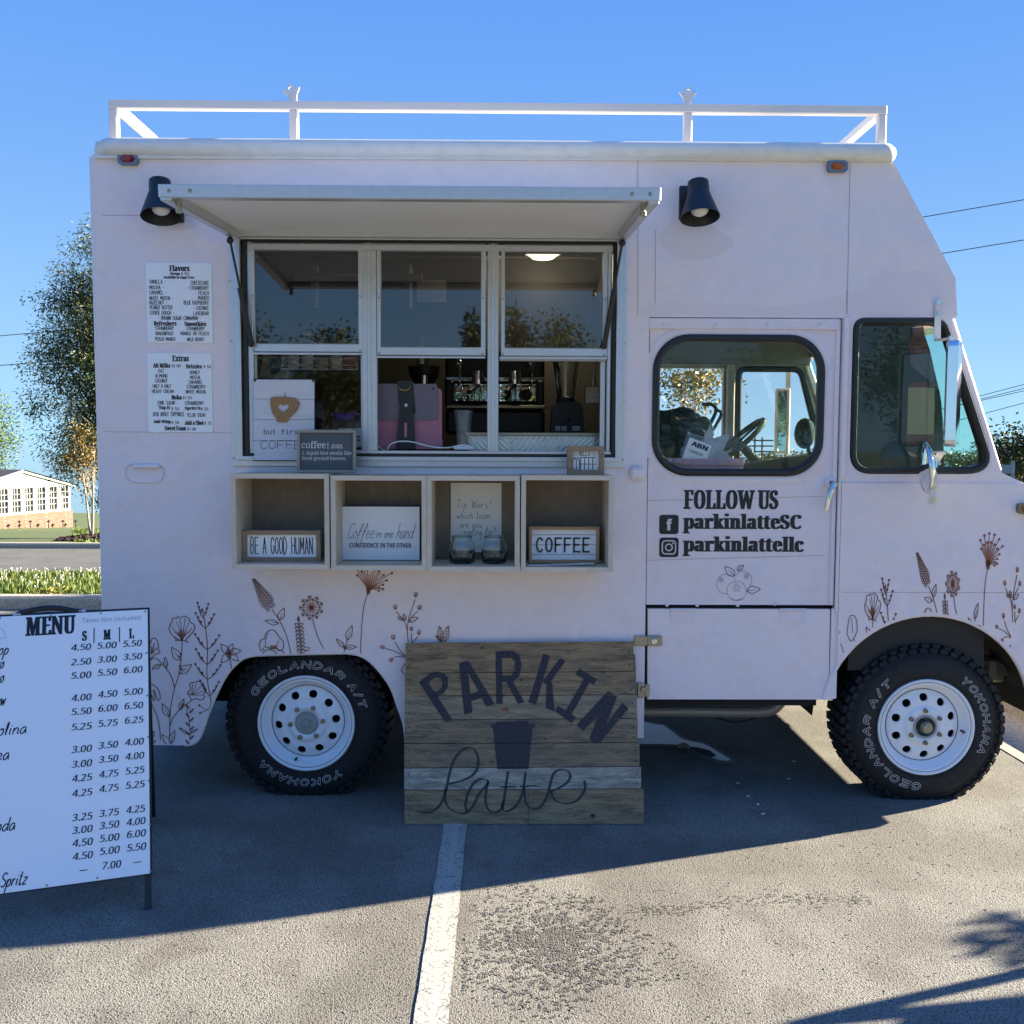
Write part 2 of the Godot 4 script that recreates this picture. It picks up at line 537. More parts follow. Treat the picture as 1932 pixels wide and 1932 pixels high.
# colour texture: base colours (sRGB) blended by noise layers [[bytes, colour, low, high], ...]
func blend(w: int, h: int, base: Color, layers: Array) -> Image:
	var out := PackedByteArray()
	out.resize(w * h * 3)
	for i in w * h:
		var r := base.r
		var g := base.g
		var b := base.b
		for l in layers:
			var a: float = clampf((l[0][i] / 255.0 - l[2]) / (l[3] - l[2]), 0.0, 1.0) * l[1].a
			r += (l[1].r - r) * a
			g += (l[1].g - g) * a
			b += (l[1].b - b) * a
		out[i * 3] = int(clampf(r, 0, 1) * 255)
		out[i * 3 + 1] = int(clampf(g, 0, 1) * 255)
		out[i * 3 + 2] = int(clampf(b, 0, 1) * 255)
	return Image.create_from_data(w, h, false, Image.FORMAT_RGB8, out)

func world_tex(m: StandardMaterial3D, size: float) -> void:
	m.uv1_triplanar = true
	m.uv1_world_triplanar = true
	m.uv1_scale = Vector3.ONE / size
	m.uv1_triplanar_sharpness = 8.0

func own_tex(m: StandardMaterial3D, sx: float, sy := 0.0, sz := 0.0) -> void:
	m.uv1_triplanar = true
	m.uv1_scale = Vector3(1.0 / sx, 1.0 / (sy if sy else sx), 1.0 / (sz if sz else sx))
	m.uv1_triplanar_sharpness = 8.0

# ================================================================ camera, sky, sun
func _ready() -> void:
	rng.seed = 7
	var cam := Camera3D.new()
	cam.name = "camera"
	cam.fov = rad_to_deg(2.0 * atan(966.0 / LENS))
	cam.near = 0.05
	cam.far = 3000.0
	cam.transform = Transform3D(look, EYE)
	add_child(cam)
	cam.current = true

	var env := Environment.new()
	env.background_mode = Environment.BG_SKY
	env.tonemap_mode = Environment.TONE_MAPPER_LINEAR
	env.tonemap_exposure = 5.2
	env.sdfgi_enabled = true
	env.ssao_enabled = true
	env.ssil_enabled = true
	var sm := ProceduralSkyMaterial.new()
	sm.sky_top_color = lin(0.0155, 0.056, 0.175)
	sm.sky_horizon_color = lin(0.098, 0.166, 0.212)
	sm.sky_curve = 0.16
	sm.ground_bottom_color = lin(0.05, 0.05, 0.045)
	sm.ground_horizon_color = lin(0.095, 0.155, 0.195)
	sm.ground_curve = 0.25
	sm.sun_angle_max = 0.6
	var sky := Sky.new()
	sky.sky_material = sm
	env.sky = sky
	var we := WorldEnvironment.new()
	we.name = "environment"
	we.environment = env
	add_child(we)

	var sun := DirectionalLight3D.new()
	sun.name = "sun"
	sun.light_energy = 1.6
	sun.light_color = Color(1.0, 0.945, 0.84)
	sun.light_angular_distance = 0.5
	sun.shadow_enabled = true
	add_child(sun)
	var to_sun := Vector3(0.895, 0.335, -0.296).normalized()
	sun.look_at_from_position(to_sun * 50.0, Vector3.ZERO, Vector3.UP)

	for f in [["sans", "Droid Sans", 400], ["sans_bold", "Droid Sans", 700], ["serif", "Droid Serif", 400], ["serif_bold", "Droid Serif", 700], ["mono", "Droid Sans Mono", 400], ["poster", "Droid Serif", 700], ["fat", "Droid Sans", 700], ["medium", "Droid Sans", 400]]:
		var sf := SystemFont.new()
		sf.font_names = PackedStringArray([f[1]])
		sf.font_weight = f[2]
		fonts[f[0]] = sf

	make_materials()
	build_ground()
	build_background()
	build_truck()
	build_kitchen()
	build_cab()
	build_signs()

# ================================================================ materials
func make_materials() -> void:
	# asphalt: pale worn aggregate in dark binder
	var fine := grey(noise(1, 0.22, 2), 1024, 1024)
	var fine2 := grey(noise(2, 0.11, 3), 1024, 1024)
	var mid := grey(noise(3, 0.02, 4), 1024, 1024)
	var big := grey(noise(4, 0.012, 4), 512, 512)
	var big2 := grey(noise(5, 0.03, 5), 512, 512)
	var fleck := grey(noise(6, 0.16, 1, FastNoiseLite.TYPE_CELLULAR), 1024, 1024)
	var grit_noise := PackedByteArray()
	grit_noise.resize(1024 * 1024)
	for i in 1024 * 1024: grit_noise[i] = rng.randi() & 255
	M.fine = tex(blend(512, 512, Color(0.5, 0.5, 0.5), [[grey(noise(11, 0.3, 2), 512, 512), Color(0.85, 0.85, 0.85, 1), 0.3, 0.8]]))
	var a := mat("asphalt", Color(1, 1, 1), 0.92)
	a.albedo_texture = tex(blend(1024, 1024, Color(0.475, 0.468, 0.445), [[fine, Color(0.60, 0.59, 0.555, 1.0), 0.45, 0.85], [fine2, Color(0.22, 0.215, 0.205, 0.95), 0.56, 0.82], [fleck, Color(0.70, 0.69, 0.65, 0.5), 0.86, 0.98], [grit_noise, Color(0.20, 0.195, 0.185, 0.55), 0.60, 0.95], [grit_noise, Color(0.72, 0.70, 0.65, 0.55), 0.40, 0.05], [mid, Color(0.42, 0.41, 0.39, 0.3), 0.45, 0.75]]))
	world_tex(a, 1.5)
	a.heightmap_enabled = true
	a.heightmap_texture = tex(blend(1024, 1024, Color(0.4, 0.4, 0.4), [[fine, Color(1, 1, 1, 1), 0.35, 0.8], [fine2, Color(0, 0, 0, 1), 0.55, 0.9]]))
	a.heightmap_scale = 0.24
	a.detail_enabled = true
	a.detail_blend_mode = BaseMaterial3D.BLEND_MODE_MUL
	a.detail_albedo = tex(blend(512, 512, Color(1, 1, 1), [[big, Color(0.86, 0.855, 0.85, 1), 0.45, 0.75], [big2, Color(0.88, 0.87, 0.865, 1), 0.55, 0.8]]))
	a.detail_uv_layer = BaseMaterial3D.DETAIL_UV_2
	a.uv2_triplanar = true
	a.uv2_world_triplanar = true
	a.uv2_scale = Vector3.ONE / 6.7
	var road: StandardMaterial3D = a.duplicate()
	road.albedo_color = Color(0.80, 0.82, 0.84)
	M.road = road
	var worn: StandardMaterial3D = a.duplicate()
	worn.albedo_color = Color(0.74, 0.73, 0.74)
	worn.heightmap_scale = 0.4
	M.worn = worn
	# line paint, crazed
	var cr := noise(9, 0.036, 2, FastNoiseLite.TYPE_CELLULAR)
	cr.cellular_return_type = FastNoiseLite.RETURN_DISTANCE2_SUB
	var cracks := grey(cr, 512, 512)
	var p := mat("line_paint", Color(1, 1, 1), 0.7)
	p.albedo_texture = tex(blend(512, 512, Color(0.70, 0.70, 0.675), [[fine2.slice(0, 512 * 512), Color(0.58, 0.575, 0.55, 0.7), 0.50, 0.8], [cracks, Color(0.30, 0.30, 0.29, 0.85), 0.14, 0.04]]))
	world_tex(p, 0.55)
	p.heightmap_enabled = true
	p.heightmap_texture = a.heightmap_texture
	p.heightmap_scale = 0.2
	# concrete
	var c := mat("concrete", Color(1, 1, 1), 0.9)
	c.albedo_texture = tex(blend(512, 512, Color(0.68, 0.64, 0.57), [[grey(noise(21, 0.05, 5), 512, 512), Color(0.56, 0.53, 0.47, 1), 0.4, 0.8], [grey(noise(22, 0.3, 2), 512, 512), Color(0.78, 0.75, 0.68, 0.6), 0.5, 0.9]]))
	world_tex(c, 1.3)
	c.heightmap_enabled = true
	c.heightmap_texture = M.fine
	c.heightmap_scale = 0.12
	# grass and soil
	var g := mat("turf", Color(1, 1, 1), 0.95)
	g.albedo_texture = tex(blend(512, 512, lin(0.075, 0.11, 0.025), [[grey(noise(31, 0.06, 4), 512, 512), lin(0.13, 0.15, 0.04), 0.4, 0.7], [grey(noise(32, 0.25, 2), 512, 512), lin(0.03, 0.05, 0.012), 0.5, 0.8]]))
	world_tex(g, 2.3)
	mat("mulch", lin(0.05, 0.028, 0.018), 0.95)
	var blade := mat("grass_blade", Color(1, 1, 1), 0.6)
	blade.vertex_color_use_as_albedo = true
	blade.backlight_enabled = true
	blade.backlight = Color(0.35, 0.45, 0.15)
	var lf := mat("leaf", Color(1, 1, 1), 0.55)
	lf.vertex_color_use_as_albedo = true
	lf.backlight_enabled = true
	lf.backlight = Color(0.42, 0.5, 0.2)
	var bark := mat("bark", Color(1, 1, 1), 0.95)
	bark.albedo_texture = tex(blend(256, 256, lin(0.12, 0.09, 0.065), [[grey(noise(41, 0.06, 4), 256, 256), lin(0.05, 0.038, 0.03), 0.4, 0.7]]))
	world_tex(bark, 0.5)
	mat("pale_bark", lin(0.42, 0.36, 0.28), 0.9)
	# truck wrap: pale pink vinyl with faint marks; the film is slightly wavy
	var blot := grey(noise(51, 0.012, 5), 1024, 1024)
	var blot2 := grey(noise(52, 0.035, 4), 1024, 1024)
	var wav := grey(noise(53, 0.010, 3), 1024, 1024)
	var w := mat("wrap", Color(1, 1, 1), 0.42)
	w.albedo_texture = tex(blend(1024, 1024, lin(0.84, 0.735, 0.735), [[blot, lin(0.825, 0.715, 0.715), 0.45, 0.75], [blot2, lin(0.85, 0.75, 0.75), 0.5, 0.8]]))
	w.metallic_specular = 0.4
	world_tex(w, 2.9)
	w.heightmap_enabled = true
	w.heightmap_texture = tex(blend(1024, 1024, Color(0, 0, 0), [[wav, Color(1, 1, 1, 1), 0.1, 0.9]]))
	w.heightmap_scale = 0.9
	var wd: StandardMaterial3D = w.duplicate()
	wd.albedo_color = Color(0.985, 0.985, 0.99)
	M.wrap_door = wd
	mat("wrap_edge", lin(0.50, 0.40, 0.41), 0.6)
	mat("seam", lin(0.42, 0.33, 0.335), 0.7)
	var roofm := mat("roof_cream", Color(1, 1, 1), 0.45)
	roofm.albedo_texture = tex(blend(512, 512, lin(0.76, 0.74, 0.69), [[grey(noise(54, 0.03, 5), 512, 512), lin(0.70, 0.68, 0.63), 0.45, 0.8]]))
	world_tex(roofm, 1.7)
	mat("rack_paint", lin(0.70, 0.67, 0.66), 0.5)
	# metals, rubber, glass
	var al := mat("aluminium", Color(1, 1, 1), 0.38, 0.75)
	al.albedo_texture = tex(blend(512, 512, Color(0.80, 0.81, 0.82), [[streaks(61, 512, 512), Color(0.785, 0.795, 0.805, 1), 0.3, 0.8]]))
	world_tex(al, 0.9)
	mat("chrome", Color(0.86, 0.87, 0.88), 0.08, 1.0)
	mat("dull_chrome", Color(0.50, 0.50, 0.51), 0.18, 1.0)
	mat("cab_grey", lin(0.20, 0.20, 0.175), 0.7)
	mat("zinc", Color(0.62, 0.60, 0.53), 0.4, 0.8)
	mat("rubber", lin(0.012, 0.012, 0.013), 0.38)
	mat("black_plastic", lin(0.012, 0.012, 0.013), 0.5)
	mat("black_metal", lin(0.013, 0.013, 0.014), 0.45, 0.0)
	mat("underbody", lin(0.009, 0.009, 0.009), 0.85)
	var tyr := mat("tyre", Color(1, 1, 1), 0.72)
	tyr.albedo_texture = tex(blend(256, 256, lin(0.008, 0.008, 0.009), [[grey(noise(62, 0.05, 4), 256, 256), lin(0.015, 0.015, 0.016), 0.45, 0.8]]))
	world_tex(tyr, 0.4)
	mat("tyre_white", lin(0.62, 0.60, 0.57), 0.7)
	mat("rim_white", lin(0.84, 0.85, 0.86), 0.35)
	mat("rim_line", lin(0.10, 0.11, 0.15), 0.5)
	var gl := mat("window_glass", Color(0.03, 0.035, 0.035, 0.30), 0.02)
	gl.transparency = BaseMaterial3D.TRANSPARENCY_ALPHA
	gl.metallic_specular = 0.7
	var tint := mat("screen_glass", Color(0.02, 0.025, 0.03, 0.80), 0.02)
	tint.transparency = BaseMaterial3D.TRANSPARENCY_ALPHA
	tint.metallic_specular = 0.71
	tint.clearcoat_enabled = true
	tint.clearcoat = 1.0
	tint.clearcoat_roughness = 0.01
	var cabg := mat("cab_glass", Color(0.20, 0.38, 0.33, 0.09), 0.015)
	cabg.transparency = BaseMaterial3D.TRANSPARENCY_ALPHA
	cabg.metallic_specular = 0.6
	var green := mat("windscreen_glass", Color(0.82, 1.0, 0.94, 0.0), 0.01)
	green.transparency = BaseMaterial3D.TRANSPARENCY_ALPHA
	green.refraction_enabled = true
	green.refraction_scale = 0.02
	var jar := mat("jar_glass", Color(0.97, 1.0, 0.99, 0.0), 0.0)
	jar.transparency = BaseMaterial3D.TRANSPARENCY_ALPHA
	jar.refraction_enabled = true
	jar.refraction_scale = 0.045
	var cup := mat("clear_plastic", Color(0.85, 0.88, 0.9, 0.06), 0.06)
	cup.transparency = BaseMaterial3D.TRANSPARENCY_ALPHA
	var ml := mat("red_lens", lin(0.25, 0.01, 0.015), 0.15)
	ml.metallic_specular = 0.6
	mat("amber_lens", lin(0.36, 0.10, 0.012), 0.15)
	# print
	mat("print_black", lin(0.010, 0.010, 0.011), 0.5)
	mat("print_navy", lin(0.012, 0.011, 0.05), 0.5)
	mat("print_white", lin(0.72, 0.72, 0.70), 0.5)
	mat("print_grey", lin(0.42, 0.43, 0.47), 0.5)
	mat("print_brown", lin(0.20, 0.085, 0.052), 0.6)
	mat("print_rust", lin(0.33, 0.115, 0.062), 0.6)
	mat("print_line", lin(0.16, 0.13, 0.16), 0.6)
	# boards
	mat("board_white", lin(0.88, 0.89, 0.90), 0.18)
	mat("sign_white", lin(0.83, 0.83, 0.82), 0.6)
	mat("paper", lin(0.80, 0.79, 0.74), 0.7)
	mat("slate", lin(0.085, 0.095, 0.105), 0.7)
	mat("taupe", lin(0.30, 0.28, 0.23), 0.7)
	var wall := mat("kitchen_wall", lin(0.10, 0.097, 0.085), 0.6)
	world_tex(wall, 1.0)
	mat("kitchen_dark", lin(0.05, 0.05, 0.047), 0.7)
	mat("cab_paint", lin(0.46, 0.44, 0.37), 0.6)
	mat("cab_dark", lin(0.022, 0.021, 0.020), 0.7)
	# woods
	M.oak = wood("oak", lin(0.70, 0.61, 0.48), lin(0.50, 0.42, 0.32), 71, 0.55, 0.16, 0.5)
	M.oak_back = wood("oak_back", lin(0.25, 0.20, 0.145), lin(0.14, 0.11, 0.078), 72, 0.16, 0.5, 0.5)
	M.oak_side = wood("oak_side", lin(0.66, 0.57, 0.45), lin(0.47, 0.39, 0.30), 73, 0.16, 0.5, 0.5)
	M.pallet = []
	for k in 4:
		M.pallet.append(wood("pallet", [lin(0.36, 0.235, 0.115), lin(0.30, 0.205, 0.11), lin(0.36, 0.27, 0.155), lin(0.46, 0.39, 0.29)][k], [lin(0.115, 0.077, 0.042), lin(0.088, 0.067, 0.044), lin(0.14, 0.105, 0.064), lin(0.15, 0.13, 0.105)][k], 75 + k, 0.9, 0.11, 1.25))
	M.frame_wood = wood("frame_wood", lin(0.36, 0.25, 0.15), lin(0.19, 0.13, 0.08), 81, 0.3, 0.05, 0.6)
	mat("frame_pine", lin(0.36, 0.22, 0.10), 0.6)
	mat("cork", lin(0.33, 0.185, 0.08), 0.8)
	var ws: StandardMaterial3D = wood("whitewash", lin(0.72, 0.71, 0.73), lin(0.52, 0.51, 0.56), 83, 0.5, 0.05, 0.5)
	M.whitewash = ws

func streaks(seed_: int, w: int, h: int) -> PackedByteArray:
	var f := noise(seed_, 1.0, 3)
	var out := PackedByteArray()
	out.resize(w * h)
	for y in h:
		for x in w:
			out[y * w + x] = int(clampf(f.get_noise_2d(x * 0.05, y * 0.05) * 0.7 + 0.5, 0, 1) * 255)
	return out

func wood(called: String, light: Color, dark: Color, seed_: int, sx: float, sy: float, amount: float) -> StandardMaterial3D:
	# grain runs along x when sx > sy, else along y
	var along := sx > sy
	var w := 512
	var h := 256
	if not along:
		w = 256
		h = 512
	var f := noise(seed_, 1.0, 4)
	var f2 := noise(seed_ + 100, 1.0, 3)
	var val := func(x: float, y: float) -> float:
		var u := x if along else y
		var t := y if along else x
		var warp := f2.get_noise_2d(u * 0.006, t * 0.012) * 22.0
		var g := f.get_noise_2d(u * 0.008, (t + warp) * 0.16) * 0.65 + f2.get_noise_2d(u * 0.03, (t + warp) * 0.5) * 0.35
		return g * 0.9 + f2.get_noise_2d(u * 0.007 + 50.0, t * 0.02) * 0.5
	var out := PackedByteArray()
	out.resize(w * h * 3)
	for y in h:
		var by := clampf((y - h * 0.85) / (h * 0.15), 0.0, 1.0)
		for x in w:
			# the last strip fades into what lies before the first, so that repeats join
			var bx := clampf((x - w * 0.85) / (w * 0.15), 0.0, 1.0)
			var g: float = val.call(x, y)
			if bx > 0.0: g = lerpf(g, val.call(x - w, y), bx)
			if by > 0.0:
				var g2: float = val.call(x, y - h)
				if bx > 0.0: g2 = lerpf(g2, val.call(x - w, y - h), bx)
				g = lerpf(g, g2, by)
			var a := clampf(g * amount + 0.35, 0.0, 1.0)
			var c := light.lerp(dark, a)
			var i := (y * w + x) * 3
			out[i] = int(c.r * 255)
			out[i + 1] = int(c.g * 255)
			out[i + 2] = int(c.b * 255)
	var m := mat("wood_" + called, Color(1, 1, 1), 0.75)
	m.albedo_texture = tex(Image.create_from_data(w, h, false, Image.FORMAT_RGB8, out))
	own_tex(m, maxf(sx, sy * 0.6), maxf(sy, sx * 0.6) if not along else sy * 2.0, 0.5)
	m.heightmap_enabled = true
	m.heightmap_texture = m.albedo_texture
	m.heightmap_scale = 0.06
	return m

# ================================================================ ground
func drop(z: float) -> float:
	# the land falls away behind the lot
	return 0.0 if z > -6.2 else -0.068 * (-6.2 - z)

func strip(x0: float, x1: float, zs: Array, lift: float, nx := 1) -> MB:
	var b := MB.new()
	for i in zs.size() - 1:
		var z0: float = zs[i]
		var z1: float = zs[i + 1]
		for k in nx:
			var xa := lerpf(x0, x1, float(k) / nx)
			var xb := lerpf(x0, x1, float(k + 1) / nx)
			b.quad(Vector3(xa, drop(z0) + lift, z0), Vector3(xb, drop(z0) + lift, z0), Vector3(xb, drop(z1) + lift, z1), Vector3(xa, drop(z1) + lift, z1), Vector3.UP)
	return b

func flat(poly: PackedVector2Array, y: float, b: MB) -> void:
	# polygon of (x, z) laid flat at height y
	b.sheet(poly, 0.0, Transform3D(Basis(Vector3(1, 0, 0), Vector3(0, 0, 1), Vector3(0, 1, 0)), Vector3(0, y, 0)))

func build_ground() -> void:
	structure("ground", strip(-700, 700, [700, 60, -6.2, -12, -60, -250, -900], -0.03, 6), M.turf)
	structure("parking_lot", strip(-60, 3.19, [60, 10, -5.36], 0.0, 4), M.asphalt)
	# painted stall line, its edge a little ragged
	var b := MB.new()
	var n := 60
	for i in n:
		var z0 := lerpf(-2.6, 3.4, float(i) / n)
		var z1 := lerpf(-2.6, 3.4, float(i + 1) / n)
		var e := [sin(i * 2.3) * 0.0014, sin((i + 1) * 2.3) * 0.0014, sin(i * 1.7 + 2.0) * 0.0014, sin((i + 1) * 1.7 + 2.0) * 0.0014]
		b.quad(Vector3(-0.302 + e[0], 0.004, z0), Vector3(-0.200 + e[2], 0.004, z0), Vector3(-0.200 + e[3], 0.004, z1), Vector3(-0.302 + e[1], 0.004, z1), Vector3.UP)
	structure("parking_line", b, M.line_paint)
	# ravelled area: pits where the binder has gone, and loose stone, thinning outwards
	b = MB.new()
	for k in 1300:
		var a := rng.randf() * TAU
		var r := pow(rng.randf(), 0.8) * (1.0 + 0.2 * sin(a * 3 + 1.0) + 0.15 * sin(a * 5))
		var c := Vector2(maxf(-0.16, 0.13 + cos(a) * 0.36 * r), 1.33 + sin(a) * 0.42 * r)
		var s := rng.randf_range(0.004, 0.015) * (1.2 - 0.6 * r)
		var pit := PackedVector2Array()
		var ph := rng.randf() * TAU
		for q in 6: pit.append(c + Vector2(cos(ph + q * 1.047) * s * rng.randf_range(0.6, 1.4), sin(ph + q * 1.047) * s * rng.randf_range(0.5, 1.0)))
		flat(pit, 0.0008 + 0.0000006 * k, b)
	for k in 260:
		var f := rng.randf()
		var g := ground_at(lerpf(1185, 1640, f) + rng.randf_range(-25, 25), lerpf(1716, 1690, f) + rng.randfn() * 6.0 + 8.0 * sin(f * 9.0))
		var s := rng.randf_range(0.002, 0.007)
		var pit := PackedVector2Array()
		var ph := rng.randf() * TAU
		for q in 5: pit.append(Vector2(g.x, g.z) + Vector2(cos(ph + q * 1.2566) * s * 1.6, sin(ph + q * 1.2566) * s * rng.randf_range(0.5, 1.0)))
		flat(pit, 0.0008 + 0.0000006 * k, b)
	for k in 420:
		var c := Vector2(rng.randf_range(-2.2, 2.4), rng.randf_range(0.5, 2.2))
		var s := rng.randf_range(0.002, 0.006)
		var pit := PackedVector2Array()
		var ph := rng.randf() * TAU
		for q in 5: pit.append(c + Vector2(cos(ph + q * 1.2566) * s * 1.6, sin(ph + q * 1.2566) * s * rng.randf_range(0.5, 1.0)))
		flat(pit, 0.0008 + 0.0000006 * k, b)
	var pits := part(self, "worn_asphalt", b, M.worn)
	tag(pits, "dark ravelled pits in the sunlit asphalt right of the white line", "asphalt pits", "", "stuff")
	b = MB.new()
	for k in 420:
		var a := rng.randf() * TAU
		var r := pow(rng.randf(), 0.7)
		var s := rng.randf_range(0.0015, 0.0045)
		var c := Vector3(maxf(-0.17, 0.12 + cos(a) * 0.36 * r), s * 0.25, 1.33 + sin(a) * 0.40 * r)
		b.box(c, Vector3(s, s * 0.8, s * 1.3), Basis(Vector3(rng.randf(), 1, rng.randf()).normalized(), rng.randf() * TAU))
	for k in 700:
		var c := Vector3(rng.randf_range(-2.2, 2.6), 0.001, rng.randf_range(0.2, 2.3))
		var s := rng.randf_range(0.0015, 0.004)
		b.box(c, Vector3(s, s * 0.8, s * 1.3), Basis(Vector3(rng.randf(), 1, rng.randf()).normalized(), rng.randf() * TAU))
	var grit := part(self, "grit", b, M.asphalt)
	tag(grit, "loose asphalt grit scattered over the parking lot", "grit", "", "stuff")
	# spilled white paint on the ground behind the wooden sign
	b = MB.new()

	var spill := [[1200, 1362], [1222, 1362], [1240, 1366], [1262, 1370], [1284, 1386], [1300, 1396], [1330, 1402], [1352, 1412], [1372, 1424], [1390, 1436], [1384, 1441], [1360, 1441], [1330, 1434], [1304, 1424], [1280, 1412], [1240, 1410], [1205, 1410], [1180, 1404], [1180, 1366]]
	var low := PackedVector2Array()
	for s in smooth(spill.map(func(q): return Vector2(q[0], q[1])), 3, true):
		var g := ground_at(s.x, s.y)
		low.append(Vector2(g.x, g.z))
	low.remove_at(low.size() - 1)
	flat(low, 0.004, b)
	var sp := thing("paint_spill", "dried white paint spill on the asphalt behind the wooden sign", "spill", Vector3(low[0].x, 0, low[0].y))
	mat("spill_grey", lin(0.24, 0.25, 0.245), 0.8)
	part(sp, "grey_edge", b, M.spill_grey)
	b = MB.new()
	var inner := PackedVector2Array()
	for i in low.size():
		inner.append(low[i] + (low[(i + 9) % low.size()] - low[i]).normalized() * rng.randf_range(0.015, 0.05))
	inner = Geometry2D.offset_polygon(low, -0.035)[0]
	for i in inner.size(): inner[i] += Vector2(sin(i * 2.1), cos(i * 1.7)) * 0.0016
	flat(inner, 0.008, b)
	mat("spill_white", lin(0.86, 0.87, 0.86), 0.4)
	part(sp, "white_film", b, M.spill_white)
	b = MB.new()
	var hole := PackedVector2Array()
	for s in [[1300, 1412], [1318, 1414], [1340, 1420], [1352, 1430], [1340, 1433], [1318, 1424], [1302, 1417]]:
		var g := ground_at(s[0], s[1])
		hole.append(Vector2(g.x, g.z))
	flat(hole, 0.012, b)
	part(sp, "bare_patch", b, M.underbody)
	b = MB.new()
	var stain := PackedVector2Array()
	for s in [[1276, 1410], [1290, 1404], [1302, 1410], [1296, 1416], [1280, 1416]]:
		var g := ground_at(s[0], s[1])
		stain.append(Vector2(g.x, g.z))
	flat(stain, 0.012, b)
	mat("spill_ochre", lin(0.33, 0.24, 0.05), 0.7)
	part(sp, "ochre_stain", b, M.spill_ochre)
	# a few fallen petals
	for q in [[1412, 1503], [1440, 1536], [1430, 1518], [1392, 1478], [1488, 1470], [1498, 1437]]:
		var g := ground_at(q[0], q[1])
		b = MB.new()
		b.blob(g + Vector3(0, 0.002, 0), Vector3(0.013, 0.002, 0.007), 8, 4, Basis(Vector3.UP, rng.randf() * 3.0))
		var pe := part(self, "petal", b, M.spill_white)
		tag(pe, "pale petal fallen on the asphalt left of the front wheel", "petal", "petals by the front wheel")
	# kerb and gutter ahead of the truck: gutter flush, kerb a step up
	b = MB.new()
	b.box(Vector3(2.98, -0.096, 0), Vector3(0.42, 0.2, 30))
	structure("gutter", b, M.concrete)
	var kb := thing("kerb", "pale concrete kerb ahead of the front wheel", "kerb", Vector3(3.27, 0, 0))
	for k in 10:
		b = MB.new()
		b.box(Vector3(3.27, 0.0, -5.0 + k * 3.0 - 0.2), Vector3(0.16, 0.28, 2.988), Basis(), 0.02)
		part(kb, "kerb_stone", b, M.concrete)
	b = MB.new()
	b.quad(Vector3(3.35, 0.13, -7), Vector3(4.6, 0.13, -7), Vector3(4.6, 0.13, 25), Vector3(3.35, 0.13, 25), Vector3.UP)
	structure("pavement", b, M.concrete)
	# back kerb, verge, road, far kerb, lawn
	var kb2 := thing("kerb", "low pale concrete kerb at the back of the lot beside the clover verge", "kerb", Vector3(-5, 0, -5.45))
	for k in 14:
		b = MB.new()
		b.box(Vector3(-40 + k * 3.2, 0.005, -5.46), Vector3(3.188, 0.26, 0.2), Basis(), 0.025)
		part(kb2, "kerb_stone", b, M.concrete)
	structure("verge", strip(-120, 60, [-5.56, -6.2, -8.6], 0.06, 4), M.turf)
	structure("road", strip(-300, 300, [-8.6, -12, -19.8], 0.02, 6), M.road)
	var kb3 := thing("kerb", "far concrete kerb between the road and the house lawn", "kerb", Vector3(-10, drop(-19.9), -19.9))
	for k in 24:
		b = MB.new()
		b.box(Vector3(-60 + k * 4.0, drop(-19.9) - 0.05, -19.95), Vector3(3.985, 0.42, 0.28), Basis(), 0.03)
		part(kb3, "kerb_stone", b, M.concrete)
	structure("lawn", strip(-120, 120, [-20.09, -60], 0.14, 6), M.turf)
	# verge plants: grass blades and clover heads
	var gb := MB.new()
	gb.colored = true
	for k in 26000:
		var x := rng.randf_range(-9.5, -3.2)
		var z := rng.randf_range(-8.6, -5.58)
		if k % 4 == 0:
			z = rng.randf_range(-8.7, -8.1)
		grass_blade(gb, Vector3(x, drop(z) + 0.05, z), rng.randf_range(0.05, 0.13), 0.02)
	var go := part(self, "verge_grass", gb, M.grass_blade)
	tag(go, "long clover and grass growing on the verge behind the lot", "grass", "", "stuff")
	gb = MB.new()
	gb.colored = true
	for k in 16000:
		var z := rng.randf_range(-40.0, -20.2)
		var x := rng.randf_range(-4.5, -1.6) * (4.46 - z) / 10.0
		grass_blade(gb, Vector3(x, drop(z) + 0.13, z), rng.randf_range(0.05, 0.12), 0.05)
	go = part(self, "lawn_grass", gb, M.grass_blade)
	tag(go, "mown grass on the house lawn across the road", "grass", "", "stuff")
	var fb := MB.new()
	for k in 520:
		var z := rng.randf_range(-8.7, -5.9)
		if k % 2 == 0: z = rng.randf_range(-8.75, -8.3)
		var c := Vector3(rng.randf_range(-9.5, -3.2), drop(z) + rng.randf_range(0.12, 0.20), z)
		fb.blob(c, Vector3.ONE * rng.randf_range(0.006, 0.011), 6, 4)
		fb.bar(c, c - Vector3(0.0, 0.09, 0), 0.003, 0.003)
	mat("clover_white", lin(0.78, 0.76, 0.66), 0.8)
	var cl := part(self, "clover_flowers", fb, M.clover_white)
	tag(cl, "white clover flowers dotted over the verge", "flowers", "", "stuff")

func grass_blade(b: MB, p: Vector3, h: float, w: float) -> void:
	var a := rng.randf() * TAU
	var s := Vector3(cos(a), 0, sin(a)) * w
	var lean := Vector3(rng.randf_range(-0.5, 0.5), 0, rng.randf_range(-0.5, 0.5)) * h
	var t := rng.randf()
	b.tint = Color(0.07, 0.12, 0.022).lerp(Color(0.20, 0.24, 0.055), t)
	var nr := Vector3(-sin(a), 0.8, cos(a)).normalized()
	b.tri(p - s, p + s, p + lean + Vector3(0, h, 0), nr, nr, nr)

func ground_at(px: float, py: float) -> Vector3:
	var d := look * Vector3((px - 966.0) / LENS, -(py - 966.0) / LENS, -1.0)
	return EYE + d * (-EYE.y / d.y)

# ================================================================ trees
func leaf(b: MB, p: Vector3, d: Vector3, l: float, w: float, nr: Vector3) -> void:
	var s := d.cross(nr).normalized() * w
	var m := p + d * l * 0.45
	var t := p + d * l
	b.tri(p, m + s, t, nr, nr, nr)
	b.tri(p, t, m - s, nr, nr, nr)

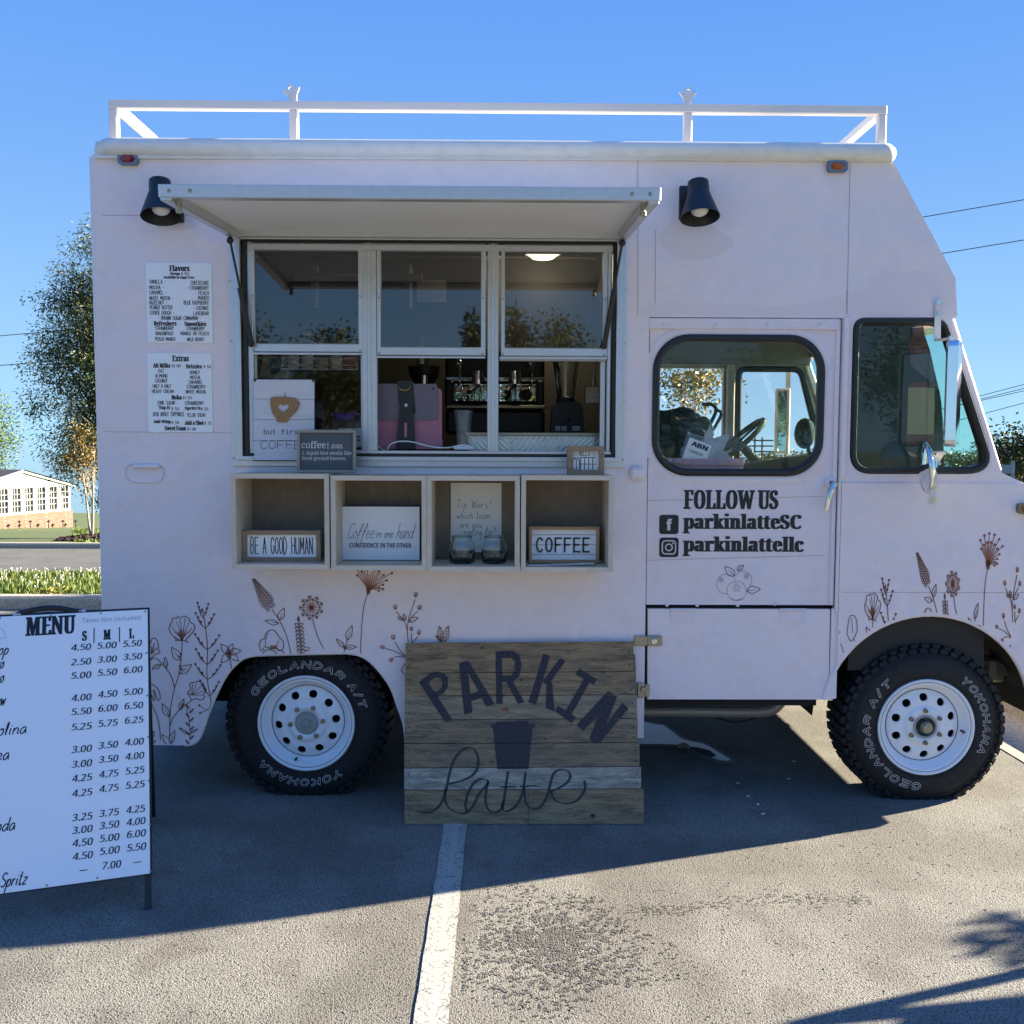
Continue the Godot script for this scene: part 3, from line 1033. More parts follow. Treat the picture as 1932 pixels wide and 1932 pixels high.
func tree(called: String, label: String, base: Vector3, crown_c: Vector3, radii: Vector3, clumps: int, per: int, leaf_l: float, dark: Color, light: Color, opts := {}) -> Node3D:
	var t := thing(called, label, "tree", base, opts.get("group", ""))
	var tb := MB.new()
	var cb := MB.new()
	cb.colored = true
	var tr: float = opts.get("trunk", 0.18)
	var top := base + Vector3(0, maxf(0.3, (crown_c.y - base.y) * 0.9), 0)
	var stems: int = opts.get("stems", 1)
	var tops := []
	for s in stems:
		var off := Vector3(rng.randf_range(-1, 1), 0, rng.randf_range(-1, 1)) * (0.0 if stems == 1 else radii.x * 0.25)
		var path := []
		for k in 6:
			var f := k / 5.0
			path.append((base + off * 0.25).lerp(crown_c + off * 2.2 + Vector3(0, radii.y * 0.2, 0), f) + Vector3(sin(f * 5 + s) * tr * 0.8, 0, cos(f * 4 + s) * tr * 0.6) * f)
		tb.tube(path, [tr * 1.25, tr, tr * 0.85, tr * 0.7, tr * 0.5, tr * 0.25], 8)
		tops.append(path)
	var droop: float = opts.get("droop", 0.1)
	var spread: float = opts.get("spread", 0.28)
	var narrow: float = opts.get("narrow", 0.3)
	var shape: float = opts.get("shape", 1.0)
	for c in clumps:
		var d := Vector3(rng.randfn(), rng.randfn(), rng.randfn()).normalized()
		var r := pow(rng.randf(), opts.get("fill", 0.45))
		var taper := 1.0
		if shape != 1.0: taper = clampf(1.15 - (d.y * r * 0.5 + 0.5) * shape, 0.12, 1.0)
		var cc := crown_c + Vector3(d.x * radii.x * taper, d.y * radii.y, d.z * radii.z * taper) * r
		var path: Array = tops[c % stems]
		if c % 2 == 0:
			var j: Vector3 = path[2 + c % 4]
			tb.tube([j, j.lerp(cc, 0.5) + Vector3(0, 0.05 * radii.y, 0), cc], [tr * 0.25, tr * 0.14, tr * 0.05], 5, false, false)
		var cs := radii.x * spread * rng.randf_range(0.7, 1.3)
		var shade := rng.randf()
		for k in per:
			var o := (Vector3(rng.randfn(), rng.randfn() * 0.7, rng.randfn()) * 0.5).limit_length(1.0)
			var p := cc + o * cs
			var dir := (o + Vector3(rng.randfn() * 0.5, -droop + rng.randfn() * 0.3, rng.randfn() * 0.5)).normalized()
			var nr := Vector3(rng.randfn(), rng.randfn() + 0.4, rng.randfn()).normalized()
			cb.tint = dark.lerp(light, clampf(shade * 0.6 + rng.randf() * 0.4, 0, 1))
			leaf(cb, p, dir, leaf_l * rng.randf_range(0.6, 1.3), leaf_l * narrow, nr)
	part(t, "trunk", tb, opts.get("bark", M.bark))
	part(t, "crown", cb, M.leaf)
	return t

func build_background() -> void:
	# the big dark willow oak beside the house
	var g := P(215, 900, -25.0)
	tree("oak_tree", "tall dark drooping oak behind the rear of the truck", Vector3(g.x, drop(-25) + 0.1, -25), P(212, 690, -25.0), Vector3(2.35, 4.5, 2.4), 400, 165, 0.11, Color(0.010, 0.018, 0.008), Color(0.085, 0.115, 0.022), {"trunk": 0.2, "droop": 0.5, "spread": 0.24, "narrow": 0.16, "fill": 0.5, "shape": 0.4})
	g = P(-60, 800, -62.0)
	tree("maple_tree", "bright green tree at the left edge above the house roof", Vector3(g.x, drop(-62), -62), P(-62, 830, -62.0), Vector3(3.0, 3.4, 3.0), 160, 90, 0.18, Color(0.05, 0.09, 0.012), Color(0.16, 0.22, 0.03), {"trunk": 0.25, "spread": 0.4})
	g = P(172, 1012, -22.5)
	tree("crape_myrtle", "thin sapling with pale stems in the mulch bed by the road", Vector3(g.x, drop(-22.5) + 0.14, -22.5), P(160, 860, -22.5), Vector3(0.72, 1.0, 0.7), 60, 26, 0.085, Color(0.10, 0.075, 0.012), Color(0.28, 0.17, 0.03), {"trunk": 0.032, "stems": 3, "bark": M.pale_bark, "spread": 0.3, "narrow": 0.25, "fill": 0.7})
	var mb := MB.new()
	for k in 500:
		var a := rng.randf() * TAU
		var r := sqrt(rng.randf())
		mb.box(Vector3(g.x + 0.3 + cos(a) * 1.3 * r, drop(-22.5) + 0.14 + 0.16 * (1.0 - r) + rng.randf() * 0.02, -22.5 + sin(a) * 0.9 * r), Vector3(0.16, 0.05, 0.07), Basis(Vector3(rng.randf(), 1, rng.randf()).normalized(), rng.randf() * TAU))
	var mo := part(self, "mulch", mb, M.mulch)
	tag(mo, "dark bark mulch heaped round the pale stemmed sapling", "mulch", "", "stuff")
	g = P(108, 1140, -5.75)
	tree("shrub", "small yellow-green shrub above the menu board handle", Vector3(g.x, 0.05, -5.75), P(105, 1128, -5.75), Vector3(0.22, 0.10, 0.16), 40, 14, 0.045, Color(0.10, 0.11, 0.015), Color(0.30, 0.24, 0.04), {"trunk": 0.008, "stems": 3})
	# seen through the cab windows
	g = P(1300, 740, -7.4)
	tree("crape_myrtle", "yellow-leaved sapling seen through the cab side window", Vector3(g.x + 0.3, drop(-7.4) + 0.05, -7.4), P(1306, 716, -7.4), Vector3(0.55, 0.5, 0.5), 62, 24, 0.062, Color(0.09, 0.09, 0.012), Color(0.30, 0.22, 0.04), {"trunk": 0.028, "stems": 3, "bark": M.pale_bark, "spread": 0.34, "narrow": 0.25, "fill": 0.8})
	var k := 0
	for q in [[1380, 868, 14], [1440, 866, 10], [1478, 862, 16], [1520, 866, 12], [1580, 862, 18], [1650, 864, 15], [1730, 858, 18], [1800, 862, 14], [1860, 858, 18]]:
		g = P(q[0], 880, -165.0)
		tree("distant_tree", "low hazy tree in the far row seen through the cab windows", Vector3(g.x, drop(-165), -165), P(q[0], q[1] + 10, -165.0), Vector3(4.5, 1.5, 3), 36, 30, 0.6, Color(0.03, 0.05, 0.015), Color(0.09, 0.11, 0.03), {"trunk": 0.3, "group": "far tree row seen through the cab"})
		k += 1
	# right edge
	g = P(1925, 900, -34.0)
	tree("broadleaf_tree", "spreading green tree beyond the truck's nose", Vector3(g.x + 0.4, drop(-34), -34), P(1945, 850, -34.0), Vector3(2.0, 1.15, 1.6), 90, 55, 0.16, Color(0.018, 0.032, 0.010), Color(0.06, 0.085, 0.02), {"trunk": 0.13, "spread": 0.3, "fill": 0.55})
	g = P(1915, 905, -42.0)
	tree("hedge_shrub", "olive shrub mass low behind the tree past the nose", Vector3(g.x, drop(-42), -42), P(1915, 888, -42.0), Vector3(1.9, 0.9, 1.2), 60, 60, 0.14, Color(0.045, 0.05, 0.010), Color(0.15, 0.14, 0.03), {"trunk": 0.08, "spread": 0.4})
	# trees across the street behind the photographer: the windows mirror them
	for q in [[-8.5, 44, 7.5, 2.6], [-4.2, 50, 6.2, 2.2], [2.2, 46, 8.6, 2.3], [9.5, 48, 6.6, 2.8], [15, 46, 8.0, 3.2], [-15, 48, 8.6, 3.4], [24, 50, 9.5, 4.0], [33, 48, 11, 4.2]]:
		tree("street_tree", "round green tree across the street, mirrored in the truck windows", Vector3(q[0], 0, q[1]), Vector3(q[0], q[2] * 0.62, q[1]), Vector3(q[3], q[2] * 0.38, q[3]), 110, 70, 0.24, Color(0.02, 0.035, 0.010), Color(0.07, 0.09, 0.02), {"trunk": 0.2, "spread": 0.4, "group": "trees mirrored in the windows"})
	for q in [[-1.5, 42, 8.6], [0.6, 42, 9.0]]:
		tree("cypress_tree", "slim dark cypress mirrored in the middle window", Vector3(q[0], 0, q[1]), Vector3(q[0], q[2] * 0.52, q[1]), Vector3(0.62, q[2] * 0.48, 0.62), 60, 40, 0.3, Color(0.012, 0.022, 0.009), Color(0.04, 0.055, 0.016), {"trunk": 0.12, "spread": 0.6, "shape": 0.9, "group": "trees mirrored in the windows"})
	build_house()
	build_utilities()
	build_offstage()

func build_offstage() -> void:
	# a young street tree and a notice board past the right edge of the view; their shadows reach the lower right corner
	tree("street_tree", "young street tree on the pavement right of the truck, seen by its shadow", Vector3(6.05, 0.13, -0.12), Vector3(6.05, 1.58, -0.12), Vector3(0.16, 0.05, 0.08), 10, 16, 0.07, Color(0.03, 0.05, 0.012), Color(0.09, 0.12, 0.025), {"trunk": 0.012, "spread": 0.5})
	tree("street_tree", "second young street tree right of the truck, seen by its shadow", Vector3(6.0, 0.13, 0.25), Vector3(6.0, 1.62, 0.25), Vector3(0.2, 0.045, 0.06), 10, 16, 0.07, Color(0.03, 0.05, 0.012), Color(0.09, 0.12, 0.025), {"trunk": 0.012, "spread": 0.3})
	var t := thing("notice_board", "wooden notice board on posts at the right kerb, seen by its shadow", "board", Vector3(4.2, 0.13, 0.79))
	var bt := Transform3D(Basis(Vector3.UP, 0.15), Vector3(3.5, 0.0, 0.89))
	var b := MB.new()
	b.prism(PackedVector2Array([Vector2(0.42, 1.02), Vector2(1.45, 1.02), Vector2(1.45, 1.5), Vector2(1.3, 1.5)]), -0.012, 0.012, bt)
	part(t, "panel", b, M.frame_pine)
	b = MB.new()
	b.bar(bt * Vector3(0, 1.0, 0), bt * Vector3(1.48, 1.0, 0), 0.04, 0.04)
	part(t, "rail", b, M.frame_pine)
	for s in [0.02, 1.44]:
		b = MB.new()
		b.bar(bt * Vector3(s, 0.13, 0), bt * Vector3(s, 0.99, 0), 0.04, 0.04)
		part(t, "post", b, M.frame_pine)

# ================================================================ the house across the road
func build_house() -> void:
	var bricks := mat("house_brick", Color(1, 1, 1), 0.9)
	var im := Image.create(256, 256, false, Image.FORMAT_RGB8)
	im.fill(lin(0.22, 0.19, 0.16))
	for r in 16:
		for c in 8:
			var v := rng.randf_range(0.7, 1.15)
			im.fill_rect(Rect2i(c * 32 + (16 if r % 2 else 0) - (16 if c == 7 and r % 2 else 0), r * 16 + 1, 30, 14), lin(0.17 * v, 0.10 * v, 0.068 * v))
	bricks.albedo_texture = tex(im)
	world_tex(bricks, 1.3)
	mat("house_white", lin(0.72, 0.71, 0.68), 0.6)
	mat("house_siding", lin(0.62, 0.61, 0.56), 0.7)
	mat("house_roof", lin(0.045, 0.045, 0.048), 0.9)
	mat("house_glass", lin(0.02, 0.025, 0.025), 0.05)
	var a := Vector3(-25.2, 0, -38.0)
	var u := Vector3(2.4, 0, -8.0).normalized()
	var nrm := Vector3(-u.z, 0, u.x)   # towards the sun and the viewer
	var t := Transform3D(Basis(u, Vector3.UP, nrm), a)
	var base := -2.62
	var o := thing("house", "white sunroom of a house with a gabled front and brick base", "house", a + Vector3(0, base, 0))
	var s0 := 1.8
	var s1 := 8.35
	var mid := (s0 + s1) / 2.0
	var b := MB.new()
	b.box(t * Vector3(mid, (base - 1.65) / 2.0, -2.4), Vector3(s1 - s0 + 0.06, -1.65 - base, 5.0), t.basis)
	part(o, "brick_base", b, bricks)
	# wall with window openings
	var holes := []
	var wins := []
	for i in 8:
		var c := s1 - 0.42 - i * 0.81
		if c < s0 + 0.3: break
		var r := Rect2(c - 0.27, -1.55, 0.54, 1.18)
		wins.append(r)
		holes.append(PackedVector2Array([r.position, Vector2(r.end.x, r.position.y), r.end, Vector2(r.position.x, r.end.y)]))
	b = MB.new()
	b.plate(PackedVector2Array([Vector2(s0, -1.65), Vector2(s1, -1.65), Vector2(s1, -0.30), Vector2(mid, 0.38), Vector2(s0, -0.30)]), holes, -0.12, 0.0, t)
	part(o, "wall", b, M.house_white)
	b = MB.new()
	b.box(t * Vector3(s1 - 0.06, -0.98, -2.5), Vector3(0.12, 1.34, 4.7), t.basis)
	b.box(t * Vector3(s0 + 0.06, -0.98, -2.5), Vector3(0.12, 1.34, 4.7), t.basis)
	b.box(t * Vector3(mid, -0.98, -4.9), Vector3(s1 - s0, 1.34, 0.12), t.basis)
	part(o, "side_walls", b, M.house_siding)
	for r in wins:
		var w := part(o, "window", frame_box(t, r, 0.05, -0.05, 0.025), M.house_white)
		var bb := MB.new()
		bb.quad(t * Vector3(r.position.x, r.position.y, -0.06), t * Vector3(r.end.x, r.position.y, -0.06), t * Vector3(r.end.x, r.end.y, -0.06), t * Vector3(r.position.x, r.end.y, -0.06), nrm)
		part(w, "pane", bb, M.house_glass)
		bb = MB.new()
		bb.box(t * Vector3(r.get_center().x, r.get_center().y, -0.03), Vector3(r.size.x, 0.05, 0.04), t.basis)
		for k in 2: bb.box(t * Vector3(r.position.x + r.size.x * (k + 1) / 3.0, r.get_center().y, -0.04), Vector3(0.018, r.size.y, 0.02), t.basis)
		for k in [0.25, 0.75]: bb.box(t * Vector3(r.get_center().x, r.position.y + r.size.y * k, -0.041), Vector3(r.size.x, 0.018, 0.02), t.basis)
		part(w, "muntins", bb, M.house_white)
	# gable trim and roof
	for s in [[s0 - 0.25, mid], [s1 + 0.25, mid]]:
		b = MB.new()
		var e := Vector3(s[0], -0.36, 0.12)
		var p := Vector3(s[1], 0.47, 0.12)
		b.bar(t * e, t * p, 0.05, 0.14, Vector3.UP)
		part(o, "gable_trim", b, M.house_white)
		b = MB.new()
		b.quad(t * Vector3(s[0], -0.30, 0.2), t * Vector3(s[1], 0.54, 0.2), t * Vector3(s[1], 0.54, -8), t * Vector3(s[0], -0.30, -8), Vector3.UP)
		b.quad(t * Vector3(s[0], -0.34, 0.2), t * Vector3(s[1], 0.50, 0.2), t * Vector3(s[1], 0.50, -8), t * Vector3(s[0], -0.34, -8), Vector3.DOWN)
		part(o, "roof_slope", b, M.house_roof)
	b = MB.new()
	b.box(t * Vector3(-1.5, -1.3, -9.0), Vector3(15, 2.4, 7.0), t.basis)
	part(o, "main_wall", b, M.house_siding)
	b = MB.new()
	for q in [[-5.2, -8.6], [-12.8, -8.6]]:
		b.quad(t * Vector3(-9.2, -0.25, q[0]), t * Vector3(6.2, -0.25, q[0]), t * Vector3(6.2, 0.62, q[1]), t * Vector3(-9.2, 0.62, q[1]), Vector3.UP)
	part(o, "main_roof", b, M.house_roof)
	# low garden lights along the wall
	var gk := 0
	for s in [2.9, 4.3, 5.0, 6.2, 7.2, 8.1]:
		var at := t * Vector3(s, drop(-45.0) + 0.14, 0.5)
		at.y = drop(at.z) + 0.14
		var pl := thing("path_light", ["black path light nearest the road", "second black path light from the left", "third black path light", "fourth black path light", "fifth black path light", "black path light at the house corner"][gk] + " along the brick base", "lamp", at, "path lights along the house")
		b = MB.new()
		b.bar(at, at + Vector3(0, 0.32, 0), 0.03, 0.03)
		part(pl, "stake", b, M.black_metal)
		b = MB.new()
		b.lathe([Vector2(0.02, 0.40), Vector2(0.11, 0.30), Vector2(0.0, 0.30)], 8, Transform3D(Basis(), at))
		part(pl, "shade", b, M.black_metal)
		gk += 1

func frame_box(t: Transform3D, r: Rect2, w: float, z0: float, z1: float) -> MB:
	var b := MB.new()
	var o := PackedVector2Array([r.position - Vector2(w, w), Vector2(r.end.x + w, r.position.y - w), r.end + Vector2(w, w), Vector2(r.position.x - w, r.end.y + w)])
	var i := PackedVector2Array([r.position, Vector2(r.end.x, r.position.y), r.end, Vector2(r.position.x, r.end.y)])
	b.ring(o, i, z0, z1, t, 0.12)
	return b

# ================================================================ poles, wires, far things
func wire(a: Vector3, c: Vector3, sag: float, r: float, label: String) -> void:
	var t := thing("power_line", label, "cable", a, "overhead wires")
	var b := MB.new()
	var pts := []
	for k in 17:
		var f := k / 16.0
		pts.append(a.lerp(c, f) - Vector3(0, sag * 4.0 * f * (1.0 - f), 0))
	b.tube(pts, r, 5)
	part(t, "strand", b, M.black_plastic)

func build_utilities() -> void:
	var pt := P(1000, 540, -40.0)
	var t := thing("utility_pole", "wooden utility pole standing behind the truck", "pole", Vector3(pt.x, drop(-40), -40))
	var b := MB.new()
	b.tube([Vector3(pt.x, drop(-40), -40), Vector3(pt.x, pt.y + 0.6, -40)], [0.17, 0.12], 10)
	part(t, "post", b, M.bark)
	b = MB.new()
	b.box(Vector3(pt.x, pt.y, -40.15), Vector3(2.4, 0.12, 0.1))
	part(t, "crossarm", b, M.bark)
	var names := ["upper overhead wire left of the truck", "lower overhead wire left of the truck"]
	for k in 2:
		wire(P(1000, [550, 606][k], -40), P(-700, [692, 748][k], -40), 0.0, 0.018, names[k])
	wire(P(1000, 537, -40), P(2600, 262, -40), 0.0, 0.02, "highest overhead wire right of the cab roof")
	wire(P(1000, 606, -40), P(2600, 343, -40), 0.0, 0.02, "second overhead wire right of the cab roof")
	var lows := [[605, 85, 930, 0], [610, 135, 1150, 0], [632, 150, 1248, 12], [690, 340, 1248, 192], [215, 437, 1248, 180]]
	var lab := ["first", "second", "third", "fourth", "fifth"]
	for k in 4:
		var l: Array = lows[k]
		var a := Q("w1", l[0], l[1], -60.0)
		var c := Q("w1", l[2], l[3], -60.0)
		wire(a - (c - a) * 1.6, a + (c - a) * 4.0, 0.0, 0.022, lab[k] + " of the low overhead wires by the windscreen")
	for k in 2:
		var top := Q("w5", [1127, 1205][k], 1150, -150.0)
		var p := thing("utility_pole", ["left", "right"][k] + " of two far utility poles seen through the cab", "pole", Vector3(top.x, drop(-150), -150), "far poles seen through the cab")
		b = MB.new()
		b.tube([Vector3(top.x, drop(-150), -150), Vector3(top.x, top.y, -150)], [0.2, 0.14], 8)
		part(p, "post", b, M.bark)
		for q in [1185, 1245, 1305]:
			var y := Q("w5", 1127, q, -150.0).y
			b = MB.new()
			b.box(Vector3(top.x, y, -150), Vector3(3.6, 0.22, 0.2))
			part(p, "crossarm", b, M.bark)
	# a grey sign cabinet and a red car at the right edge
	var s := Q("w1", 1000, 1180, -30.0)
	t = thing("roadside_sign", "small grey roadside cabinet sign beyond the truck's nose", "sign", Vector3(s.x, drop(-30), -30))
	var r := rect("w1", 920, 1115, 1085, 1245, -30.0)
	b = MB.new()
	b.box(Vector3(r.get_center().x, r.get_center().y, -30), Vector3(r.size.x, r.size.y, 0.15), Basis(), 0.02)
	mat("sign_grey", lin(0.24, 0.28, 0.31), 0.6)
	part(t, "panel", b, M.sign_grey)
	b = MB.new()
	b.bar(Vector3(r.end.x, drop(-30), -30), Vector3(r.end.x, r.end.y + 0.15, -30), 0.1, 0.1)
	part(t, "post", b, M.sign_grey)
	build_far_car()

func build_far_car() -> void:
	var z := -30.0
	var c := Q("w1", 1210, 1370, z)
	var y0 := drop(z)
	var o := Vector3(c.x + 2.05, y0, z)
	var t := thing("parked_car", "red car with dark windows beyond the truck's nose", "car", o)
	mat("car_red", lin(0.42, 0.018, 0.018), 0.25)
	var h := c.y + 0.1 - y0
	var prof := PackedVector2Array([Vector2(-2.1, 0.35), Vector2(-2.15, h * 0.62), Vector2(-1.95, h * 0.72), Vector2(-1.2, h * 0.78), Vector2(-0.6, h), Vector2(0.9, h * 1.02), Vector2(1.6, h * 0.78), Vector2(2.1, h * 0.72), Vector2(2.15, 0.4)])
	var b := MB.new()
	b.prism(prof, -0.85, 0.85, Transform3D(Basis(), o))
	part(t, "body", b, M.car_red)
	b = MB.new()
	b.prism(PackedVector2Array([Vector2(-1.05, h * 0.78), Vector2(-0.55, h * 0.96), Vector2(0.85, h * 0.98), Vector2(1.35, h * 0.78)]), -0.87, 0.87, Transform3D(Basis(), o))
	part(t, "side_window", b, M.house_glass)
	for x in [-1.3, 1.35]:
		for zz in [-0.8, 0.8]:
			b = MB.new()
			b.lathe([Vector2(0.0, -0.1), Vector2(0.33, -0.1), Vector2(0.33, 0.1), Vector2(0.0, 0.1)], 16, Transform3D(Basis(Vector3.RIGHT, PI / 2), o + Vector3(x, 0.33, zz)))
			part(t, "wheel", b, M.tyre)

# ================================================================ the truck
var truck: Node3D
const ARCH_C := Vector2(1.985, 0.395)
const ARCH_R := 0.508

func poly(sheet: String, pts: Array, z := 0.0) -> PackedVector2Array:
	var out := PackedVector2Array()
	for p in pts: out.append(Q2(sheet, p[0], p[1], z))
	return out

func quarter_outline() -> PackedVector2Array:
	return round_poly([Q2("w4", 140, 187), Q2("w4", 1142, 187), Q2("w4", 1690, 1868), Q2("w4", 97, 1868)], [0.062, 0.07, 0.15, 0.105], 8)

func door_outline() -> PackedVector2Array:
	return rrect(rect("w5", 24, 62, 1880, 1556), 0.165, 9)

func front_arch(n := 28) -> PackedVector2Array:
	# from its left foot to its right foot
	var out := PackedVector2Array()
	var a0 := PI - asin((0.492 - ARCH_C.y) / ARCH_R)
	var a1 := asin((0.47 - ARCH_C.y) / ARCH_R)
	for k in n + 1:
		var a := lerpf(a0, a1, float(k) / n)
		out.append(ARCH_C + Vector2(cos(a), sin(a)) * ARCH_R)
	return out

func build_truck() -> void:
	truck = thing("food_truck", "pale pink coffee truck with an open serving window and flower prints", "truck", Vector3(0, 0, -1.0))
	# ---- near side
	var side := PackedVector2Array([Vector2(-1.905, 0.27), Vector2(-1.915, 3.01), Vector2(1.738, 3.01), Vector2(2.05, 2.475), Vector2(2.064, 2.30), Vector2(2.040, 2.285), Vector2(2.30, 1.575), Vector2(2.42, 1.522), Vector2(2.585, 1.43), Vector2(2.64, 1.30), Vector2(2.64, 0.47)])
	var fa := front_arch()
	fa.reverse()
	side.append_array(fa)
	side.append_array(PackedVector2Array([Vector2(1.532, 0.492), Vector2(1.532, 2.29), Vector2(0.632, 2.29), Vector2(0.632, 0.305), Vector2(-0.50, 0.305)]))
	var arch := poly("z7", [[1668, 1085], [1655, 985], [1622, 890], [1580, 775], [1510, 672], [1430, 596], [1340, 563], [1200, 562], [860, 570], [720, 580], [648, 616], [580, 690], [520, 800], [470, 920], [425, 1050], [388, 1103], [330, 1119]])
	side.append_array(arch)
	var win_hole := PackedVector2Array([Vector2(-1.262, 1.63), Vector2(0.495, 1.63), Vector2(0.495, 2.64), Vector2(-1.262, 2.64)])
	var quarter := quarter_outline()
	var b := MB.new()
	b.plate(side, [win_hole, quarter], -0.045, 0.0)
	part(truck, "side_panel", b, M.wrap)
	# fender skin, a sheet proud of the side below the quarter window
	var fen := PackedVector2Array([Vector2(1.545, 1.525), Vector2(2.40, 1.525), Vector2(2.57, 1.43), Vector2(2.628, 1.29), Vector2(2.63, 0.48)])
	fen.append_array(fa)
	fen.append(Vector2(1.545, 0.50))
	b = MB.new()
	b.plate(fen, [], 0.0005, 0.008)
	part(truck, "fender_panel", b, M.wrap)
	# rolled lips of both wheel arches
	b = MB.new()
	var lip := []
	for p in fa: lip.append(Vector3(p.x, p.y, -0.004))
	b.tube(lip, 0.012, 6)
	part(truck, "arch_lip", b, M.wrap)
	b = MB.new()
	lip = []
	for p in smooth(Array(arch), 3): lip.append(Vector3(p.x, p.y, -0.010))
	b.tube(lip, 0.011, 6)
	part(truck, "arch_lip", b, M.wrap)
	# rear corner rounding, rear wall, far wall, floor, nose
	b = MB.new()
	b.tube([Vector3(-1.903, 0.28, -0.03), Vector3(-1.912, 3.0, -0.03)], 0.03, 10)
	part(truck, "corner_trim", b, M.wrap)
	b = MB.new()
	b.box(Vector3(-1.89, 1.64, -1.07), Vector3(0.04, 2.74, 2.06))
	part(truck, "rear_wall", b, M.wrap)
	b = MB.new()
	b.box(Vector3(-1.945, 1.52, -0.16), Vector3(0.035, 0.95, 0.06), Basis(), 0.012)
	part(truck, "rear_door_rail", b, M.roof_cream)
	var far := PackedVector2Array([Vector2(-1.905, 0.30), Vector2(-1.915, 3.01), Vector2(1.738, 3.01), Vector2(2.05, 2.475), Vector2(2.064, 2.30), Vector2(2.30, 1.575), Vector2(2.585, 1.43), Vector2(2.64, 0.47), Vector2(2.45, 0.47), Vector2(2.3, 0.85), Vector2(1.7, 0.85), Vector2(1.5, 0.47)])
	var far_door := PackedVector2Array([Vector2(0.72, 0.62), Vector2(1.47, 0.62), Vector2(1.47, 2.235), Vector2(0.72, 2.235)])
	var far_quarter := round_poly([Vector2(1.565, 2.235), Vector2(2.00, 2.235), Vector2(2.20, 1.50), Vector2(1.565, 1.50)], [0.06, 0.06, 0.12, 0.09], 6)
	b = MB.new()
	b.plate(far, [far_door, far_quarter], -2.16, -2.115)
	part(truck, "far_side_panel", b, M.cab_paint)
	b = MB.new()
	b.ring(grown(far_quarter, 0.012), grown(far_quarter, -0.026), -2.117, -2.09, Transform3D(), 0.25)
	part(truck, "far_window_gasket", b, M.rubber)
	b = MB.new()
	b.sheet(far_quarter, -2.135)
	part(truck, "far_window_pane", b, M.cab_glass)
	b = MB.new()
	b.box(Vector3(-0.64, 0.53, -1.33), Vector3(2.5, 0.1, 1.52))
	b.box(Vector3(0.07, 0.53, -0.308), Vector3(1.0, 0.1, 0.52))
	b.box(Vector3(-1.70, 0.53, -0.308), Vector3(0.34, 0.1, 0.52))
	b.box(Vector3(1.05, 0.50, -1.07), Vector3(0.84, 0.1, 2.04))
	part(truck, "floor", b, M.underbody)
	b = MB.new()
	b.box(Vector3(-0.64, 0.40, -0.60), Vector3(2.5, 0.14, 0.07))
	b.box(Vector3(0.3, 0.40, -1.55), Vector3(4.6, 0.14, 0.07))
	b.box(Vector3(0.9, 0.45, -0.62), Vector3(3.4, 0.13, 0.07))
	part(truck, "chassis_rail", b, M.underbody)
	# wheel wells: inner tunnels
	for w in [[-0.985, 0.52], [1.985, 0.535]]:
		b = MB.new()
		var pts := []
		for k in 15:
			var a := PI * k / 14
			pts.append(Vector2(w[0] + cos(a) * w[1], 0.40 + sin(a) * (w[1] - (0.2 if w[0] < 0 else 0.01))))
		for k in 14:
			b.quad(Vector3(pts[k].x, pts[k].y, -0.046), Vector3(pts[k + 1].x, pts[k + 1].y, -0.046), Vector3(pts[k + 1].x, pts[k + 1].y, -0.55), Vector3(pts[k].x, pts[k].y, -0.55), Vector3(w[0], 0.4, -0.3) - Vector3(pts[k].x, pts[k].y, -0.3))
		if w[0] < 0:
			b.quad(Vector3(w[0] - 0.52, 0.40, -0.55), Vector3(w[0] + 0.52, 0.40, -0.55), Vector3(w[0] + 0.52, 0.8, -0.55), Vector3(w[0] - 0.52, 0.8, -0.55), Vector3.BACK)
		else:
			b.quad(Vector3(w[0] - 0.52, 0.44, -0.55), Vector3(w[0] + 0.2, 0.44, -0.55), Vector3(w[0] + 0.2, 0.92, -0.55), Vector3(w[0] - 0.52, 0.92, -0.55), Vector3.BACK)
		part(truck, "wheel_well", b, M.underbody)
	# axles, springs, steering box behind the front wheel
	for x in [-0.985, 1.985]:
		b = MB.new()
		b.tube([Vector3(x, 0.36, -0.25), Vector3(x, 0.36, -1.9)], 0.05, 10)
		part(truck, "axle", b, M.underbody)
	b = MB.new()
	b.box(Q("w2", 525, 800, -0.32), Vector3(0.10, 0.12, 0.10), Basis(), 0.012)
	part(truck, "bumper_bracket", b, M.zinc)
	b = MB.new()
	b.bar(Q("w2", 560, 770, -0.30), Q("w2", 900, 880, -0.18), 0.05, 0.05)
	part(truck, "bumper_brace", b, M.zinc)
	b = MB.new()
	b.box(Vector3(2.72, 0.49, -1.05), Vector3(0.12, 0.20, 2.02), Basis(), 0.03)
	part(truck, "bumper", b, M.zinc)
	# nose: hood and grille face
	b = MB.new()
	b.quad(Vector3(2.30, 1.575, -0.04), Vector3(2.585, 1.43, -0.04), Vector3(2.585, 1.43, -2.12), Vector3(2.30, 1.575, -2.12), Vector3(0.4, 1, 0))
	b.quad(Vector3(2.585, 1.43, -0.04), Vector3(2.635, 1.30, -0.04), Vector3(2.635, 1.30, -2.12), Vector3(2.585, 1.43, -2.12), Vector3(1, 0.4, 0))
	b.quad(Vector3(2.635, 1.30, -0.04), Vector3(2.635, 0.55, -0.04), Vector3(2.635, 0.55, -2.12), Vector3(2.635, 1.30, -2.12), Vector3.RIGHT)
	part(truck, "hood", b, M.wrap)
	# slanted brow over the windscreen
	b = MB.new()
